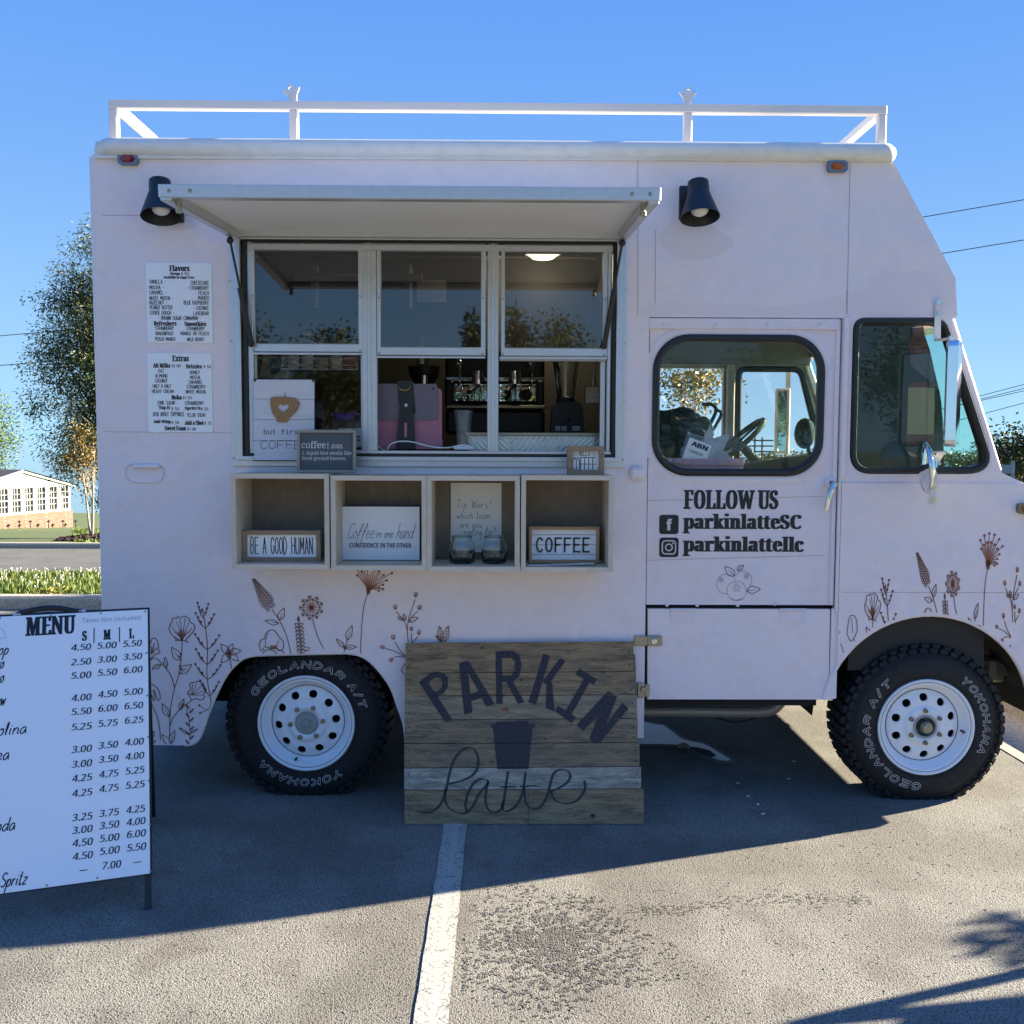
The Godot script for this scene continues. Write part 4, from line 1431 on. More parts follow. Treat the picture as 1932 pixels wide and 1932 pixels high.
	for q in [[Vector2(1.738, 3.01), Vector2(2.05, 2.475)], [Vector2(2.05, 2.475), Vector2(2.064, 2.30)], [Vector2(2.064, 2.30), Vector2(2.03, 2.30)]]:
		b.quad(Vector3(q[0].x, q[0].y, -0.001), Vector3(q[1].x, q[1].y, -0.001), Vector3(q[1].x, q[1].y, -2.16), Vector3(q[0].x, q[0].y, -2.16), Vector3(1, 0.3, 0))
	part(truck, "brow", b, M.wrap)
	# windscreen frame and glass
	var wa := Vector3(2.052, 2.27, 0)
	var wb := Vector3(2.305, 1.575, 0)
	for z in [-0.036, -1.08, -2.125]:
		b = MB.new()
		b.bar(wa + Vector3(-0.02, 0.02, z), wb + Vector3(-0.02, 0, z), 0.03 if z > -2 and z < -1 else 0.06, 0.05, Vector3.RIGHT, 0.008)
		part(truck, "windscreen_pillar", b, M.wrap)
	b = MB.new()
	var wn := Vector3(0.94, 0.34, 0)
	var th := wn * 0.006
	for zz in [[-0.05, -1.06], [-1.10, -2.11]]:
		var c := [wa + Vector3(-0.02, 0, zz[0]), wb + Vector3(-0.02, 0, zz[0]), wb + Vector3(-0.02, 0, zz[1]), wa + Vector3(-0.02, 0, zz[1])]
		b.quad(c[0] + th, c[1] + th, c[2] + th, c[3] + th, wn)
		b.quad(c[0], c[1], c[2], c[3], -wn)
		for k in 4: b.quad(c[k], c[(k + 1) % 4], c[(k + 1) % 4] + th, c[k] + th, (c[k] + c[(k + 1) % 4]) / 2.0 - (c[0] + c[2]) / 2.0)
	part(truck, "windscreen", b, M.windscreen_glass)
	# roof: slab and rounded gutter cap
	b = MB.new()
	b.box(Vector3(-0.09, 3.045, -1.08), Vector3(3.64, 0.055, 2.12))
	part(truck, "roof", b, M.roof_cream)
	b = MB.new()
	var loop := []
	for c in [[-1.895, -2.11, 0.10, PI], [-1.895, 0.005, 0.10, PI * 0.5], [1.72, 0.005, 0.03, 0.0], [1.72, -2.11, 0.03, -PI * 0.5]]:
		var sx := 1.0 if c[0] < 0 else -1.0
		var sz := 1.0 if c[1] < -1 else -1.0
		for k in 7:
			var a: float = c[3] + PI / 2 * (1.0 - k / 6.0)
			loop.append(Vector3(c[0] + sx * c[2] + cos(a) * c[2], 3.038, c[1] + sz * c[2] + sin(a) * c[2]))
	b.tube(loop, 0.043, 12, true)
	part(truck, "roof_edge", b, M.roof_cream)
	b = MB.new()
	b.bar(Vector3(-1.80, 3.083, -0.035), Vector3(1.72, 3.083, -0.035), 0.05, 0.012, Vector3.UP, 0.003)
	part(truck, "roof_flange", b, M.roof_cream)
	b = MB.new()
	b.bar(Vector3(-1.90, 2.992, 0.008), Vector3(1.73, 3.004, 0.008), 0.022, 0.012)
	part(truck, "gutter_bead", b, M.roof_cream)
	b = MB.new()
	b.box(Vector3(-0.21, 3.085, -0.5), Vector3(0.42, 0.09, 0.42), Basis(), 0.03)
	part(truck, "roof_vent", b, M.roof_cream)
	build_rack()
	build_body_details()
	build_door()
	build_serving_window()
	build_awning()
	for px in [0, 1]: sconce(px)
	build_mirrors()
	wheel(Vector3(-0.985, 0.357, -0.075), -1.15, false)
	wheel(Vector3(1.985, 0.357, -0.02), 0.35, true)
	for x in [-0.985, 1.985]: far_wheel(Vector3(x, 0.37, -2.0))
	build_prints()

func build_rack() -> void:
	var z := -0.10
	var zf := -1.95
	var y0 := 3.075
	var y1 := 3.262
	var x0 := -1.853
	var x1 := 1.722
	var rack := part(truck, "roof_rack", rail(Vector3(x0 - 0.02, y1, z), Vector3(x1 + 0.02, y1, z), 0.04), M.rack_paint)
	part(rack, "rail", rail(Vector3(x0, y1, z - 0.02), Vector3(x0, y1, zf), 0.04), M.rack_paint)
	part(rack, "rail", rail(Vector3(x1, y1, z - 0.02), Vector3(x1, y1, zf), 0.04), M.rack_paint)
	part(rack, "rail", rail(Vector3(x0, y1, zf), Vector3(x1, y1, zf), 0.04), M.rack_paint)
	part(rack, "foot_rail", rail(Vector3(x0, y0 + 0.012, z), Vector3(x1, y0 + 0.012, z), 0.03), M.rack_paint)
	var xs := [x0, P(555, 225, z).x, P(1297, 235, z).x, x1]
	for i in 4:
		part(rack, "post", rail(Vector3(xs[i], y0, z), Vector3(xs[i], y1 - 0.02, z), 0.038), M.rack_paint)
		part(rack, "post", rail(Vector3(xs[i], y0, zf), Vector3(xs[i], y1 - 0.02, zf), 0.038), M.rack_paint)
		if i in [1, 2]:
			# flat tulip finial with a round hole
			var tilt := Basis(Vector3.BACK, 0.22 if i == 1 else 0.0)
			var o := round_poly([Vector2(-0.016, 0), Vector2(0.016, 0), Vector2(0.021, 0.03), Vector2(0.043, 0.063), Vector2(0.020, 0.060), Vector2(0.0, 0.092), Vector2(-0.020, 0.060), Vector2(-0.043, 0.063), Vector2(-0.021, 0.03)], [0, 0, 0.012, 0.004, 0.012, 0.008, 0.012, 0.004, 0.012], 3)
			var b := MB.new()
			b.plate(o, [disc(Vector2(0, 0.064), 0.0095, 12)], -0.004, 0.004, Transform3D(tilt, Vector3(xs[i], y1 + 0.018, z)))
			part(rack, "finial", b, M.rack_paint)

func rail(a: Vector3, c: Vector3, w: float) -> MB:
	var b := MB.new()
	b.bar(a, c, w, w, Vector3.UP, 0.004)
	return b

func rivet(b: MB, p: Vector3, r: float, h := 0.004) -> void:
	b.lathe([Vector2(r, 0), Vector2(r * 0.8, h * 0.7), Vector2(0.0, h)], 10, Transform3D(Basis(Vector3.RIGHT, PI / 2), p), true)

func strip_on(a: Vector2, c: Vector2, w: float, z: float, h: float) -> MB:
	var b := MB.new()
	b.bar(Vector3(a.x, a.y, z), Vector3(c.x, c.y, z), w, h, Vector3.BACK)
	return b

func build_body_details() -> void:
	# film seams
	for s in [["z1", 530, 1190, 1050, 1192], ["z3", 85, 405, 85, 1150], ["z3", 1100, 425, 1085, 1145], ["z3", 170, 740, 168, 1090], ["z4", 1062, 0, 1062, 118]]:
		if s[0] == "z1":
			part(truck, "film_seam", strip_on(Vector2(P(193, 405).x, P(193, 406).y), Vector2(P(370, 405).x, P(193, 406).y), 0.0022, 0.0006, 0.0012), M.seam)
		else:
			part(truck, "film_seam", strip_on(Q2(s[0], s[1], s[2]), Q2(s[0], s[3], s[4]), 0.0025, 0.0006, 0.0012), M.seam)
	part(truck, "film_seam", strip_on(Vector2(-1.90, P(300, 815).y), Vector2(-1.30, P(300, 816).y), 0.002, 0.0006, 0.0012), M.seam)
	part(truck, "film_seam", strip_on(Vector2(1.56, Q2("z5", 1500, 345).y), Vector2(2.60, Q2("z5", 1500, 345).y), 0.002, 0.0086, 0.0012), M.seam)
	# dried run-off marks on the film: crescents under the lamps, tide lines over the cab
	var stain := mat("film_stain", lin(0.775, 0.675, 0.665), 0.5)
	stain.metallic_specular = 0.4
	var tide := mat("film_tide", lin(0.80, 0.69, 0.69), 0.5)
	tide.metallic_specular = 0.4
	for q in [["z3", [[205, 745], [260, 700], [400, 705], [470, 745], [545, 790], [505, 845], [400, 885], [290, 880], [210, 830], [180, 785]]], ["z1", [[850, 1215], [1000, 1215], [1085, 1225], [1060, 1258], [960, 1270], [870, 1255]]]]:
		var pb := MB.new()
		var pl := PackedVector2Array()
		for p in smooth(q[1].map(func(e): return Vector2(e[0], e[1])), 4, true): pl.append(Q2(q[0], p.x + rng.randf_range(-3, 3), p.y + rng.randf_range(-3, 3)))
		pl.remove_at(pl.size() - 1)
		pb.sheet(pl, 0.0007)
		part(truck, "film_stain", pb, stain)
	for q in [[[95, 1148], [100, 1115], [150, 1098], [260, 1088], [420, 1092], [600, 1098], [740, 1108], [860, 1098], [960, 1082], [1020, 1060], [1078, 1070], [1078, 1148]], [[1092, 1148], [1096, 1040], [1180, 1030], [1200, 960], [1290, 940], [1420, 935], [1500, 955], [1560, 1010], [1606, 1060], [1612, 1150]]]:
		var pb := MB.new()
		var pl := PackedVector2Array()
		for p in q: pl.append(Q2("z3", p[0], p[1] + rng.randf_range(-2, 2)))
		pb.sheet(pl, 0.0005)
		part(truck, "film_tide_mark", pb, tide)
	# marker lamps: chromed base, faceted lens
	for q in [[244, 302, "red_lens"], [1578, 316, "amber_lens"], [1935, 959, "amber_lens"]]:
		var c := P(q[0], q[1], 0.0 if q[0] != 1935 else 0.008)
		var b := MB.new()
		b.prism(rrect(Rect2(c.x - 0.046, c.y - 0.026, 0.092, 0.052), 0.017, 4), c.z, c.z + 0.022)
		var base := part(truck, "marker_lamp", b, M.dull_chrome)
		b = MB.new()
		var hexo := [Vector2(-0.036, 0), Vector2(-0.022, 0.017), Vector2(0.022, 0.017), Vector2(0.036, 0), Vector2(0.022, -0.017), Vector2(-0.022, -0.017)]
		for k in 6:
			var p0: Vector2 = hexo[k]
			var p1: Vector2 = hexo[(k + 1) % 6]
			b.quad(Vector3(c.x + p0.x, c.y + p0.y, c.z + 0.022), Vector3(c.x + p1.x, c.y + p1.y, c.z + 0.022), Vector3(c.x + p1.x * 0.6, c.y + p1.y * 0.6, c.z + 0.036), Vector3(c.x + p0.x * 0.6, c.y + p0.y * 0.6, c.z + 0.036), Vector3(p0.x + p1.x, p0.y + p1.y, 0.02))
			b.ftri(Vector3(c.x, c.y, c.z + 0.037), Vector3(c.x + p1.x * 0.6, c.y + p1.y * 0.6, c.z + 0.036), Vector3(c.x + p0.x * 0.6, c.y + p0.y * 0.6, c.z + 0.036), Vector3.BACK)
		part(base, "lens", b, M[q[2]])
	# wrapped fuel flap and blanked door stop
	var b := MB.new()
	var f := P(275, 893)
	b.prism(round_poly([f_2(f, -0.09, 0.03), f_2(f, -0.06, 0.045), f_2(f, 0.075, 0.04), f_2(f, 0.09, 0.01), f_2(f, 0.07, -0.045), f_2(f, -0.06, -0.045), f_2(f, -0.09, -0.02)], [0.01, 0.02, 0.02, 0.02, 0.03, 0.03, 0.01], 4), 0.0, 0.008)
	part(truck, "filler_flap", b, M.wrap)
	b = MB.new()
	b.box(P(275, 880, 0.012), Vector3(0.13, 0.022, 0.02), Basis(), 0.008)
	part(truck, "filler_lip", b, M.wrap)
	b = MB.new()
	b.box(P(1203, 893, 0.015), Vector3(0.072, 0.06, 0.032), Basis(), 0.012)
	part(truck, "door_stop", b, M.wrap)
	# hasp and slam latch on the hatch
	var h := part(truck, "hasp", box_at(rect("z5", 66, 552, 200, 600), 0.006, 0.012, 0.003), M.zinc)
	b = MB.new()
	b.lathe([Vector2(0.013, 0), Vector2(0.013, 0.016), Vector2(0.0, 0.018)], 16, Transform3D(Basis(Vector3.RIGHT, PI / 2), Q("z5", 162, 577, 0.012)))
	part(h, "lock_cylinder", b, M.chrome)
	part(h, "staple", box_at(rect("z5", 130, 553, 190, 599), 0.012, 0.017, 0.002), M.zinc)
	var l := part(truck, "slam_latch", box_at(rect("z5", 80, 775, 112, 848), 0.001, 0.012, 0.004), M.zinc)
	part(l, "strike", box_at(rect("z5", 116, 785, 142, 846), -0.01, 0.004, 0.003), M.zinc)
	b = MB.new()
	b.lathe([Vector2(0.015, 0), Vector2(0.013, 0.014), Vector2(0.0, 0.016)], 14, Transform3D(Basis(Vector3.RIGHT, PI / 2), Q("z5", 112, 810, 0.012)))
	part(l, "cam", b, M.zinc)
	# exhaust pipe under the hatch
	b = MB.new()
	var pipe := smooth([Q("z5", 60, 915, -0.45), Q("z5", 320, 915, -0.45), Q("z5", 600, 918, -0.45), Q("z5", 700, 912, -0.45), Q("z5", 750, 890, -0.45), Q("z5", 775, 850, -0.45), Q("z5", 785, 800, -0.45)], 4)
	b.tube(pipe, 0.030, 12)
	mat("rusty_steel", lin(0.42, 0.38, 0.33), 0.5, 0.4)
	part(truck, "exhaust_pipe", b, M.rusty_steel)
	b = MB.new()
	b.tube(smooth([Q("z5", 440, 935, -0.5), Q("z5", 520, 962, -0.5), Q("z5", 600, 960, -0.5), Q("z5", 680, 930, -0.5)], 4), 0.006, 6)
	part(truck, "hanging_hose", b, M.rubber)

func f_2(c: Vector3, x: float, y: float) -> Vector2:
	return Vector2(c.x + x, c.y + y)

func box_at(r: Rect2, z0: float, z1: float, bevel := 0.0) -> MB:
	var b := MB.new()
	b.box(Vector3(r.get_center().x, r.get_center().y, (z0 + z1) / 2.0), Vector3(r.size.x, r.size.y, z1 - z0), Basis(), bevel)
	return b

# ---------------------------------------------------------------- cab door, hatch, quarter window
func build_door() -> void:
	var win := door_outline()
	var frame := PackedVector2Array([Vector2(0.637, 0.945), Vector2(1.526, 0.945), Vector2(1.526, 2.284), Vector2(0.637, 2.284)])
	var b := MB.new()
	b.plate(frame, [win], -0.040, -0.010)
	var door := part(truck, "cab_door", b, M.wrap_door)
	# pressed rim round the window
	b = MB.new()
	b.ring(grown(win, 0.040), win, -0.012, -0.002, Transform3D(), 0.4)
	part(door, "window_surround", b, M.wrap_door)
	b = MB.new()
	b.ring(grown(win, 0.004), grown(win, -0.030), -0.02, 0.010, Transform3D(), 0.28)
	part(door, "window_gasket", b, M.rubber)
	b = MB.new()
	b.sheet(grown(win, -0.02), -0.018)
	part(door, "window_pane", b, M.cab_glass)
	# top rail with covered screws, bottom edge rivets
	part(door, "track_cover", box_at(rect("z4", 92, 142, 1028, 190), -0.012, 0.004, 0.003), M.wrap_door)
	for x in [168, 422, 672, 930]:
		b = MB.new()
		rivet(b, Q("z4", x, 173, 0.003), 0.011, 0.008)
		part(door, "screw", b, M.wrap_door)
	for p in [[325, 1185], [590, 1187], [945, 1187], [1272, 1175], [1745, 1130], [1760, 605]]:
		b = MB.new()
		rivet(b, Q("y8", p[0], p[1], -0.011), 0.009, 0.007)
		part(door, "rivet", b, M.wrap_door)
	# right edge flange of the door and the post between door and quarter window
	part(door, "edge_flange", box_at(Rect2(1.502, 0.945, 0.022, 1.33), -0.012, -0.002, 0.003), M.wrap_door)
	b = MB.new()
	b.box(Vector3(1.549, 1.92, 0.004), Vector3(0.028, 0.75, 0.012), Basis(), 0.004)
	part(truck, "door_post", b, M.wrap)
	b = MB.new()
	b.box(Vector3(1.535, 1.22, 0.004), Vector3(0.016, 0.62, 0.012), Basis(), 0.004)
	part(truck, "door_post", b, M.wrap)
	# film overlaps on the door
	part(door, "film_seam", strip_on(Q2("y8", 135, 270), Q2("y8", 1720, 232), 0.002, -0.0094, 0.0012), M.seam)
	part(door, "film_seam", strip_on(Q2("y8", 135, 795), Q2("y8", 1700, 752), 0.0022, -0.0094, 0.0012), M.seam)
	# handle
	var hb := part(door, "handle", lathe_at(Q("y8", 1752, 115, -0.010), [Vector2(0.028, 0), Vector2(0.026, 0.012), Vector2(0.012, 0.02), Vector2(0.012, 0.035)]), M.wrap_door)
	b = MB.new()
	var hp := smooth([Q("y8", 1785, 125, 0.028), Q("y8", 1762, 190, 0.040), Q("y8", 1738, 280, 0.040), Q("y8", 1714, 352, 0.032)], 4)
	b.tube(hp, [0.014, 0.0145, 0.0145, 0.014, 0.0135, 0.013, 0.0125, 0.012, 0.0115, 0.011, 0.0105, 0.010, 0.008], 10)
	part(hb, "grip", b, M.chrome)
	b = MB.new()
	b.lathe([Vector2(0.015, 0), Vector2(0.014, 0.016), Vector2(0.0, 0.017)], 14, Transform3D(Basis(Vector3.RIGHT, PI / 2), Q("y8", 1785, 125, 0.022)))
	part(hb, "key_lock", b, M.chrome)
	# hatch below
	b = MB.new()
	b.plate(PackedVector2Array([Vector2(0.648, 0.492), Vector2(1.512, 0.492), Vector2(1.508, 0.926), Vector2(0.644, 0.926)]), [], -0.03, -0.002)
	var hatch := part(truck, "step_hatch", b, M.wrap)
	for x in [[240, 360], [766, 888]]:
		var hg := part(hatch, "hinge", box_at(rect("z5", x[0], 436, x[1], 489), -0.002, 0.002, 0.001), M.wrap_door)
		b = MB.new()
		var a := Q("z5", x[0], 429, 0.002)
		var c := Q("z5", x[1], 429, 0.002)
		b.tube([a, Vector3(c.x, a.y, a.z)], 0.007, 8)
		part(hg, "hinge_pin", b, M.wrap_door)
	b = MB.new()
	b.box(Vector3(1.523, 0.71, -0.004), Vector3(0.018, 0.44, 0.012), Basis(), 0.003)
	part(truck, "hatch_jamb", b, M.wrap)
	# dark recess behind the hatch gap
	b = MB.new()
	b.box(Vector3(1.08, 0.72, -0.06), Vector3(0.94, 0.46, 0.04))
	part(truck, "step_well", b, M.underbody)
	# quarter window
	var q := quarter_outline()
	b = MB.new()
	b.ring(q, grown(q, -0.034), -0.04, 0.012, Transform3D(), 0.28)
	var g := part(truck, "quarter_window", b, M.rubber)
	b = MB.new()
	b.sheet(grown(q, -0.02), -0.02)
	part(g, "pane", b, M.cab_glass)

func lathe_at(p: Vector3, prof: Array, seg := 16) -> MB:
	var b := MB.new()
	b.lathe(prof, seg, Transform3D(Basis(Vector3.RIGHT, PI / 2), p))
	return b

# ---------------------------------------------------------------- serving window
func sash_frame(r: Rect2, left: float, right: float, top: float, bottom: float, z0: float, z1: float) -> MB:
	var b := MB.new()
	var o := r.grow_individual(left, bottom, right, top)
	b.ring(PackedVector2Array([o.position, Vector2(o.end.x, o.position.y), o.end, Vector2(o.position.x, o.end.y)]), PackedVector2Array([r.position, Vector2(r.end.x, r.position.y), r.end, Vector2(r.position.x, r.end.y)]), z0, z1, Transform3D(), 0.10)
	return b

func glass(r: Rect2, z: float) -> MB:
	var b := MB.new()
	b.quad(Vector3(r.position.x, r.position.y, z), Vector3(r.end.x, r.position.y, z), Vector3(r.end.x, r.end.y, z), Vector3(r.position.x, r.end.y, z), Vector3.BACK)
	return b

func build_serving_window() -> void:
	var outer := Rect2(-1.297, 1.592, 1.820, 1.068)
	var hole := Rect2(-1.235, 1.637, 1.702, 0.990)
	# stepped flange
	var w := part(truck, "serving_window", sash_frame(Rect2(-1.262, 1.628, 1.752, 1.01), 0.035, 0.033, 0.022, 0.036, 0.0, 0.012), M.aluminium)
	part(w, "flange_step", sash_frame(Rect2(-1.250, 1.640, 1.728, 0.99), 0.024, 0.022, 0.02, 0.020, 0.010, 0.022), M.aluminium)
	part(w, "gasket", sash_frame(Rect2(-1.222, 1.655, 1.684, 0.965), 0.024, 0.020, 0.02, 0.014, -0.03, 0.004), M.rubber)
	for p in [[45, 465], [50, 738], [64, 1280], [970, 1318], [1868, 503], [1864, 752], [1860, 1025], [1853, 1285]]:
		var b := MB.new()
		rivet(b, Q("z2", p[0], p[1], 0.012), 0.006)
		part(w, "screw", b, M.aluminium)
	# inner frame: sill, head, jambs, mullions
	var z := -0.02
	var sill_y := Q2("z2", 700, 1263, z).y
	var b := MB.new()
	b.bar(Vector3(-1.222, sill_y + 0.010, -0.03), Vector3(0.462, sill_y + 0.010, -0.03), 0.06, 0.02, Vector3.UP, 0.003)
	part(w, "sill", b, M.aluminium)
	b = MB.new()
	b.bar(Vector3(-1.222, 2.60, -0.03), Vector3(0.462, 2.60, -0.03), 0.06, 0.03, Vector3.UP, 0.003)
	part(w, "head", b, M.aluminium)
	for x in [[118, 150], [1775, 1802]]:
		var r := rect("z2", x[0], 270, x[1], 1262, z)
		part(w, "jamb", box_at(r, -0.06, -0.004, 0.003), M.aluminium)
	for x in [[656, 720], [1229, 1283]]:
		var r := rect("z2", x[0], 270, x[1], 1250, z)
		part(w, "mullion", box_at(r, -0.06, -0.008, 0.003), M.aluminium)
		part(w, "mullion_rib", box_at(Rect2(r.get_center().x - 0.008, r.position.y, 0.016, r.size.y), -0.008, -0.001, 0.002), M.aluminium)
	# upper sashes, with panes
	var k := 0
	for q in [[166, 318, 636, 752], [742, 320, 1201, 768], [1310, 325, 1762, 772]]:
		var r := rect("z2", q[0], q[1], q[2], q[3], z)
		var s := part(w, "upper_sash", sash_frame(r, 0.018, 0.022, 0.025, 0.040, -0.034, -0.006), M.aluminium)
		part(s, "pane", glass(r.grow(0.004), -0.022), M.screen_glass)
		b = MB.new()
		b.bar(Vector3(r.position.x - 0.02, r.position.y - 0.048, -0.004), Vector3(r.end.x + 0.02, r.position.y - 0.048, -0.004), 0.012, 0.008, Vector3.UP)
		part(s, "meeting_rail", b, M.aluminium)
		for e in [[r.position.x - 0.008, r.get_center().y], [r.end.x + 0.01, r.get_center().y], [r.end.x + 0.008, r.end.y + 0.01], [r.end.x + 0.008, r.position.y - 0.03], [r.position.x - 0.008, r.position.y - 0.03]]:
			b = MB.new()
			rivet(b, Vector3(e[0], e[1], -0.006), 0.0045)
			part(s, "screw", b, M.zinc)
		k += 1
	# left lower sash shut, right one slightly raised above the opening
	var r := rect("z2", 177, 806, 648, 1240, -0.05)
	var ls := part(w, "lower_sash", sash_frame(r, 0.012, 0.012, 0.012, 0.012, -0.062, -0.040), M.aluminium)
	part(ls, "pane", glass(r, -0.05), M.window_glass)
	b = MB.new()
	var rr := rect("z2", 1284, 812, 1778, 832, -0.03)
	b.box(Vector3(rr.get_center().x, rr.get_center().y, -0.045), Vector3(rr.size.x, rr.size.y, 0.024), Basis(), 0.003)
	part(w, "raised_sash_rail", b, M.aluminium)
	part(w, "jamb_track", box_at(rect("z2", 1745, 835, 1772, 1250, -0.05), -0.07, -0.04, 0.002), M.aluminium)

# ---------------------------------------------------------------- awning flap
func build_awning() -> void:
	var xa := -1.278
	var xb := 0.517
	var zo := 0.95
	var yh := 2.652        # hinge
	var yo := 2.588        # outer edge centre
	var f := Vector3(0, yo - yh, zo).normalized()
	var up := f.cross(Vector3.RIGHT).normalized()
	if up.y < 0: up = -up
	var hinge := Vector3(0, yh, 0.01)
	var at := func(x: float, d: float, h: float) -> Vector3: return hinge + Vector3(x, 0, 0) + f * d + up * h
	var b := MB.new()
	b.quad(at.call(xa, 0.0, 0.012), at.call(xb, 0.0, 0.012), at.call(xb, zo, 0.012), at.call(xa, zo, 0.012), -up)
	b.quad(at.call(xa, 0.0, 0.030), at.call(xb, 0.0, 0.030), at.call(xb, zo, 0.030), at.call(xa, zo, 0.030), up)
	var aw := part(truck, "awning", b, M.sign_white)
	b = MB.new()
	b.bar(at.call(xa - 0.004, zo, 0.008), at.call(xb + 0.004, zo, 0.008), 0.012, 0.046, up, 0.002)
	part(aw, "front_lip", b, M.aluminium)
	b = MB.new()
	b.bar(at.call(xa, zo - 0.03, -0.004), at.call(xb, zo - 0.03, -0.004), 0.04, 0.022, up, 0.002)
	part(aw, "front_channel", b, M.aluminium)
	b = MB.new()
	b.bar(at.call(xa, 0.03, -0.002), at.call(xb, 0.03, -0.002), 0.05, 0.03, up, 0.002)
	part(aw, "hinge_channel", b, M.aluminium)
	for x in [xa + 0.02, xb - 0.02]:
		b = MB.new()
		b.bar(at.call(x, 0.0, -0.006), at.call(x, zo, -0.006), 0.040, 0.040, up, 0.003)
		part(aw, "side_channel", b, M.aluminium)
	for x in [xa + 0.05, xb - 0.05]:
		b = MB.new()
		var p: Vector3 = at.call(x, zo - 0.05, -0.03)
		b.lathe([Vector2(0.012, 0.01), Vector2(0.012, -0.006), Vector2(0.008, -0.006), Vector2(0.008, -0.016), Vector2(0.013, -0.016), Vector2(0.011, -0.03), Vector2(0.0, -0.03)], 10, Transform3D(Basis(), p))
		part(aw, "latch_stud", b, M.zinc)
	for x in [xa + 0.035, xa + 0.11, xb - 0.035, xb - 0.10]:
		b = MB.new()
		rivet(b, at.call(x, zo + 0.007, 0.008), 0.007)
		part(aw, "bolt", b, M.zinc)
	# gas struts
	for s in [[-1.258, 1], [0.478, -1]]:
		var top: Vector3 = Vector3(s[0], yh + 0.0, 0.0) + f * 0.10 + Vector3(-0.012 * s[1], -0.04, 0.0)
		var low := Vector3(s[0] + 0.055 * s[1], 2.155, 0.015)
		b = MB.new()
		b.tube([low, low.lerp(top, 0.55)], 0.012, 10)
		var st := part(aw, "gas_strut", b, M.black_metal)
		b = MB.new()
		b.tube([low.lerp(top, 0.54), top], 0.0055, 8)
		part(st, "rod", b, M.black_metal)
		b = MB.new()
		b.blob(top, Vector3.ONE * 0.016, 8, 6)
		b.blob(low, Vector3.ONE * 0.015, 8, 6)
		part(st, "ball_joint", b, M.black_metal)

# ---------------------------------------------------------------- wall lamps
func sconce(which: int) -> void:
	var b := MB.new()
	var c: Vector3
	if which == 0: c = P(303, 378, 0.14)
	else: c = P(1319, 380, 0.14)
	var lean := Basis(Vector3.RIGHT, -0.24) * Basis(Vector3.BACK, 0.10 if which == 0 else 0.02)
	var t := Transform3D(lean, c)
	# back plate stands on the wall
	var pl := P([322, 1306][which], [385, 380][which], 0.0)
	var plate_ := box_at(Rect2(pl.x - 0.062, pl.y - 0.085, 0.124, 0.150), 0.0, 0.022, 0.003)
	var l := part(truck, "wall_lamp", plate_, M.black_metal)
	b.lathe([Vector2(0.0, 0.092), Vector2(0.046, 0.092), Vector2(0.047, 0.088), Vector2(0.048, 0.040), Vector2(0.088, -0.078), Vector2(0.086, -0.078), Vector2(0.046, 0.036), Vector2(0.0, 0.038)], 28, t)
	part(l, "lamp_shade", b, M.black_metal)
	b = MB.new()
	b.bar(Vector3(pl.x, pl.y + 0.03, 0.02), c + Vector3(0, 0.05, -0.02), 0.03, 0.03)
	part(l, "arm", b, M.black_metal)
	b = MB.new()
	mat("bulb_white", lin(0.8, 0.8, 0.78), 0.3)
	b.blob(t * Vector3(0, -0.040, 0), Vector3(0.040, 0.030, 0.040), 14, 8)
	part(l, "bulb", b, M.bulb_white)

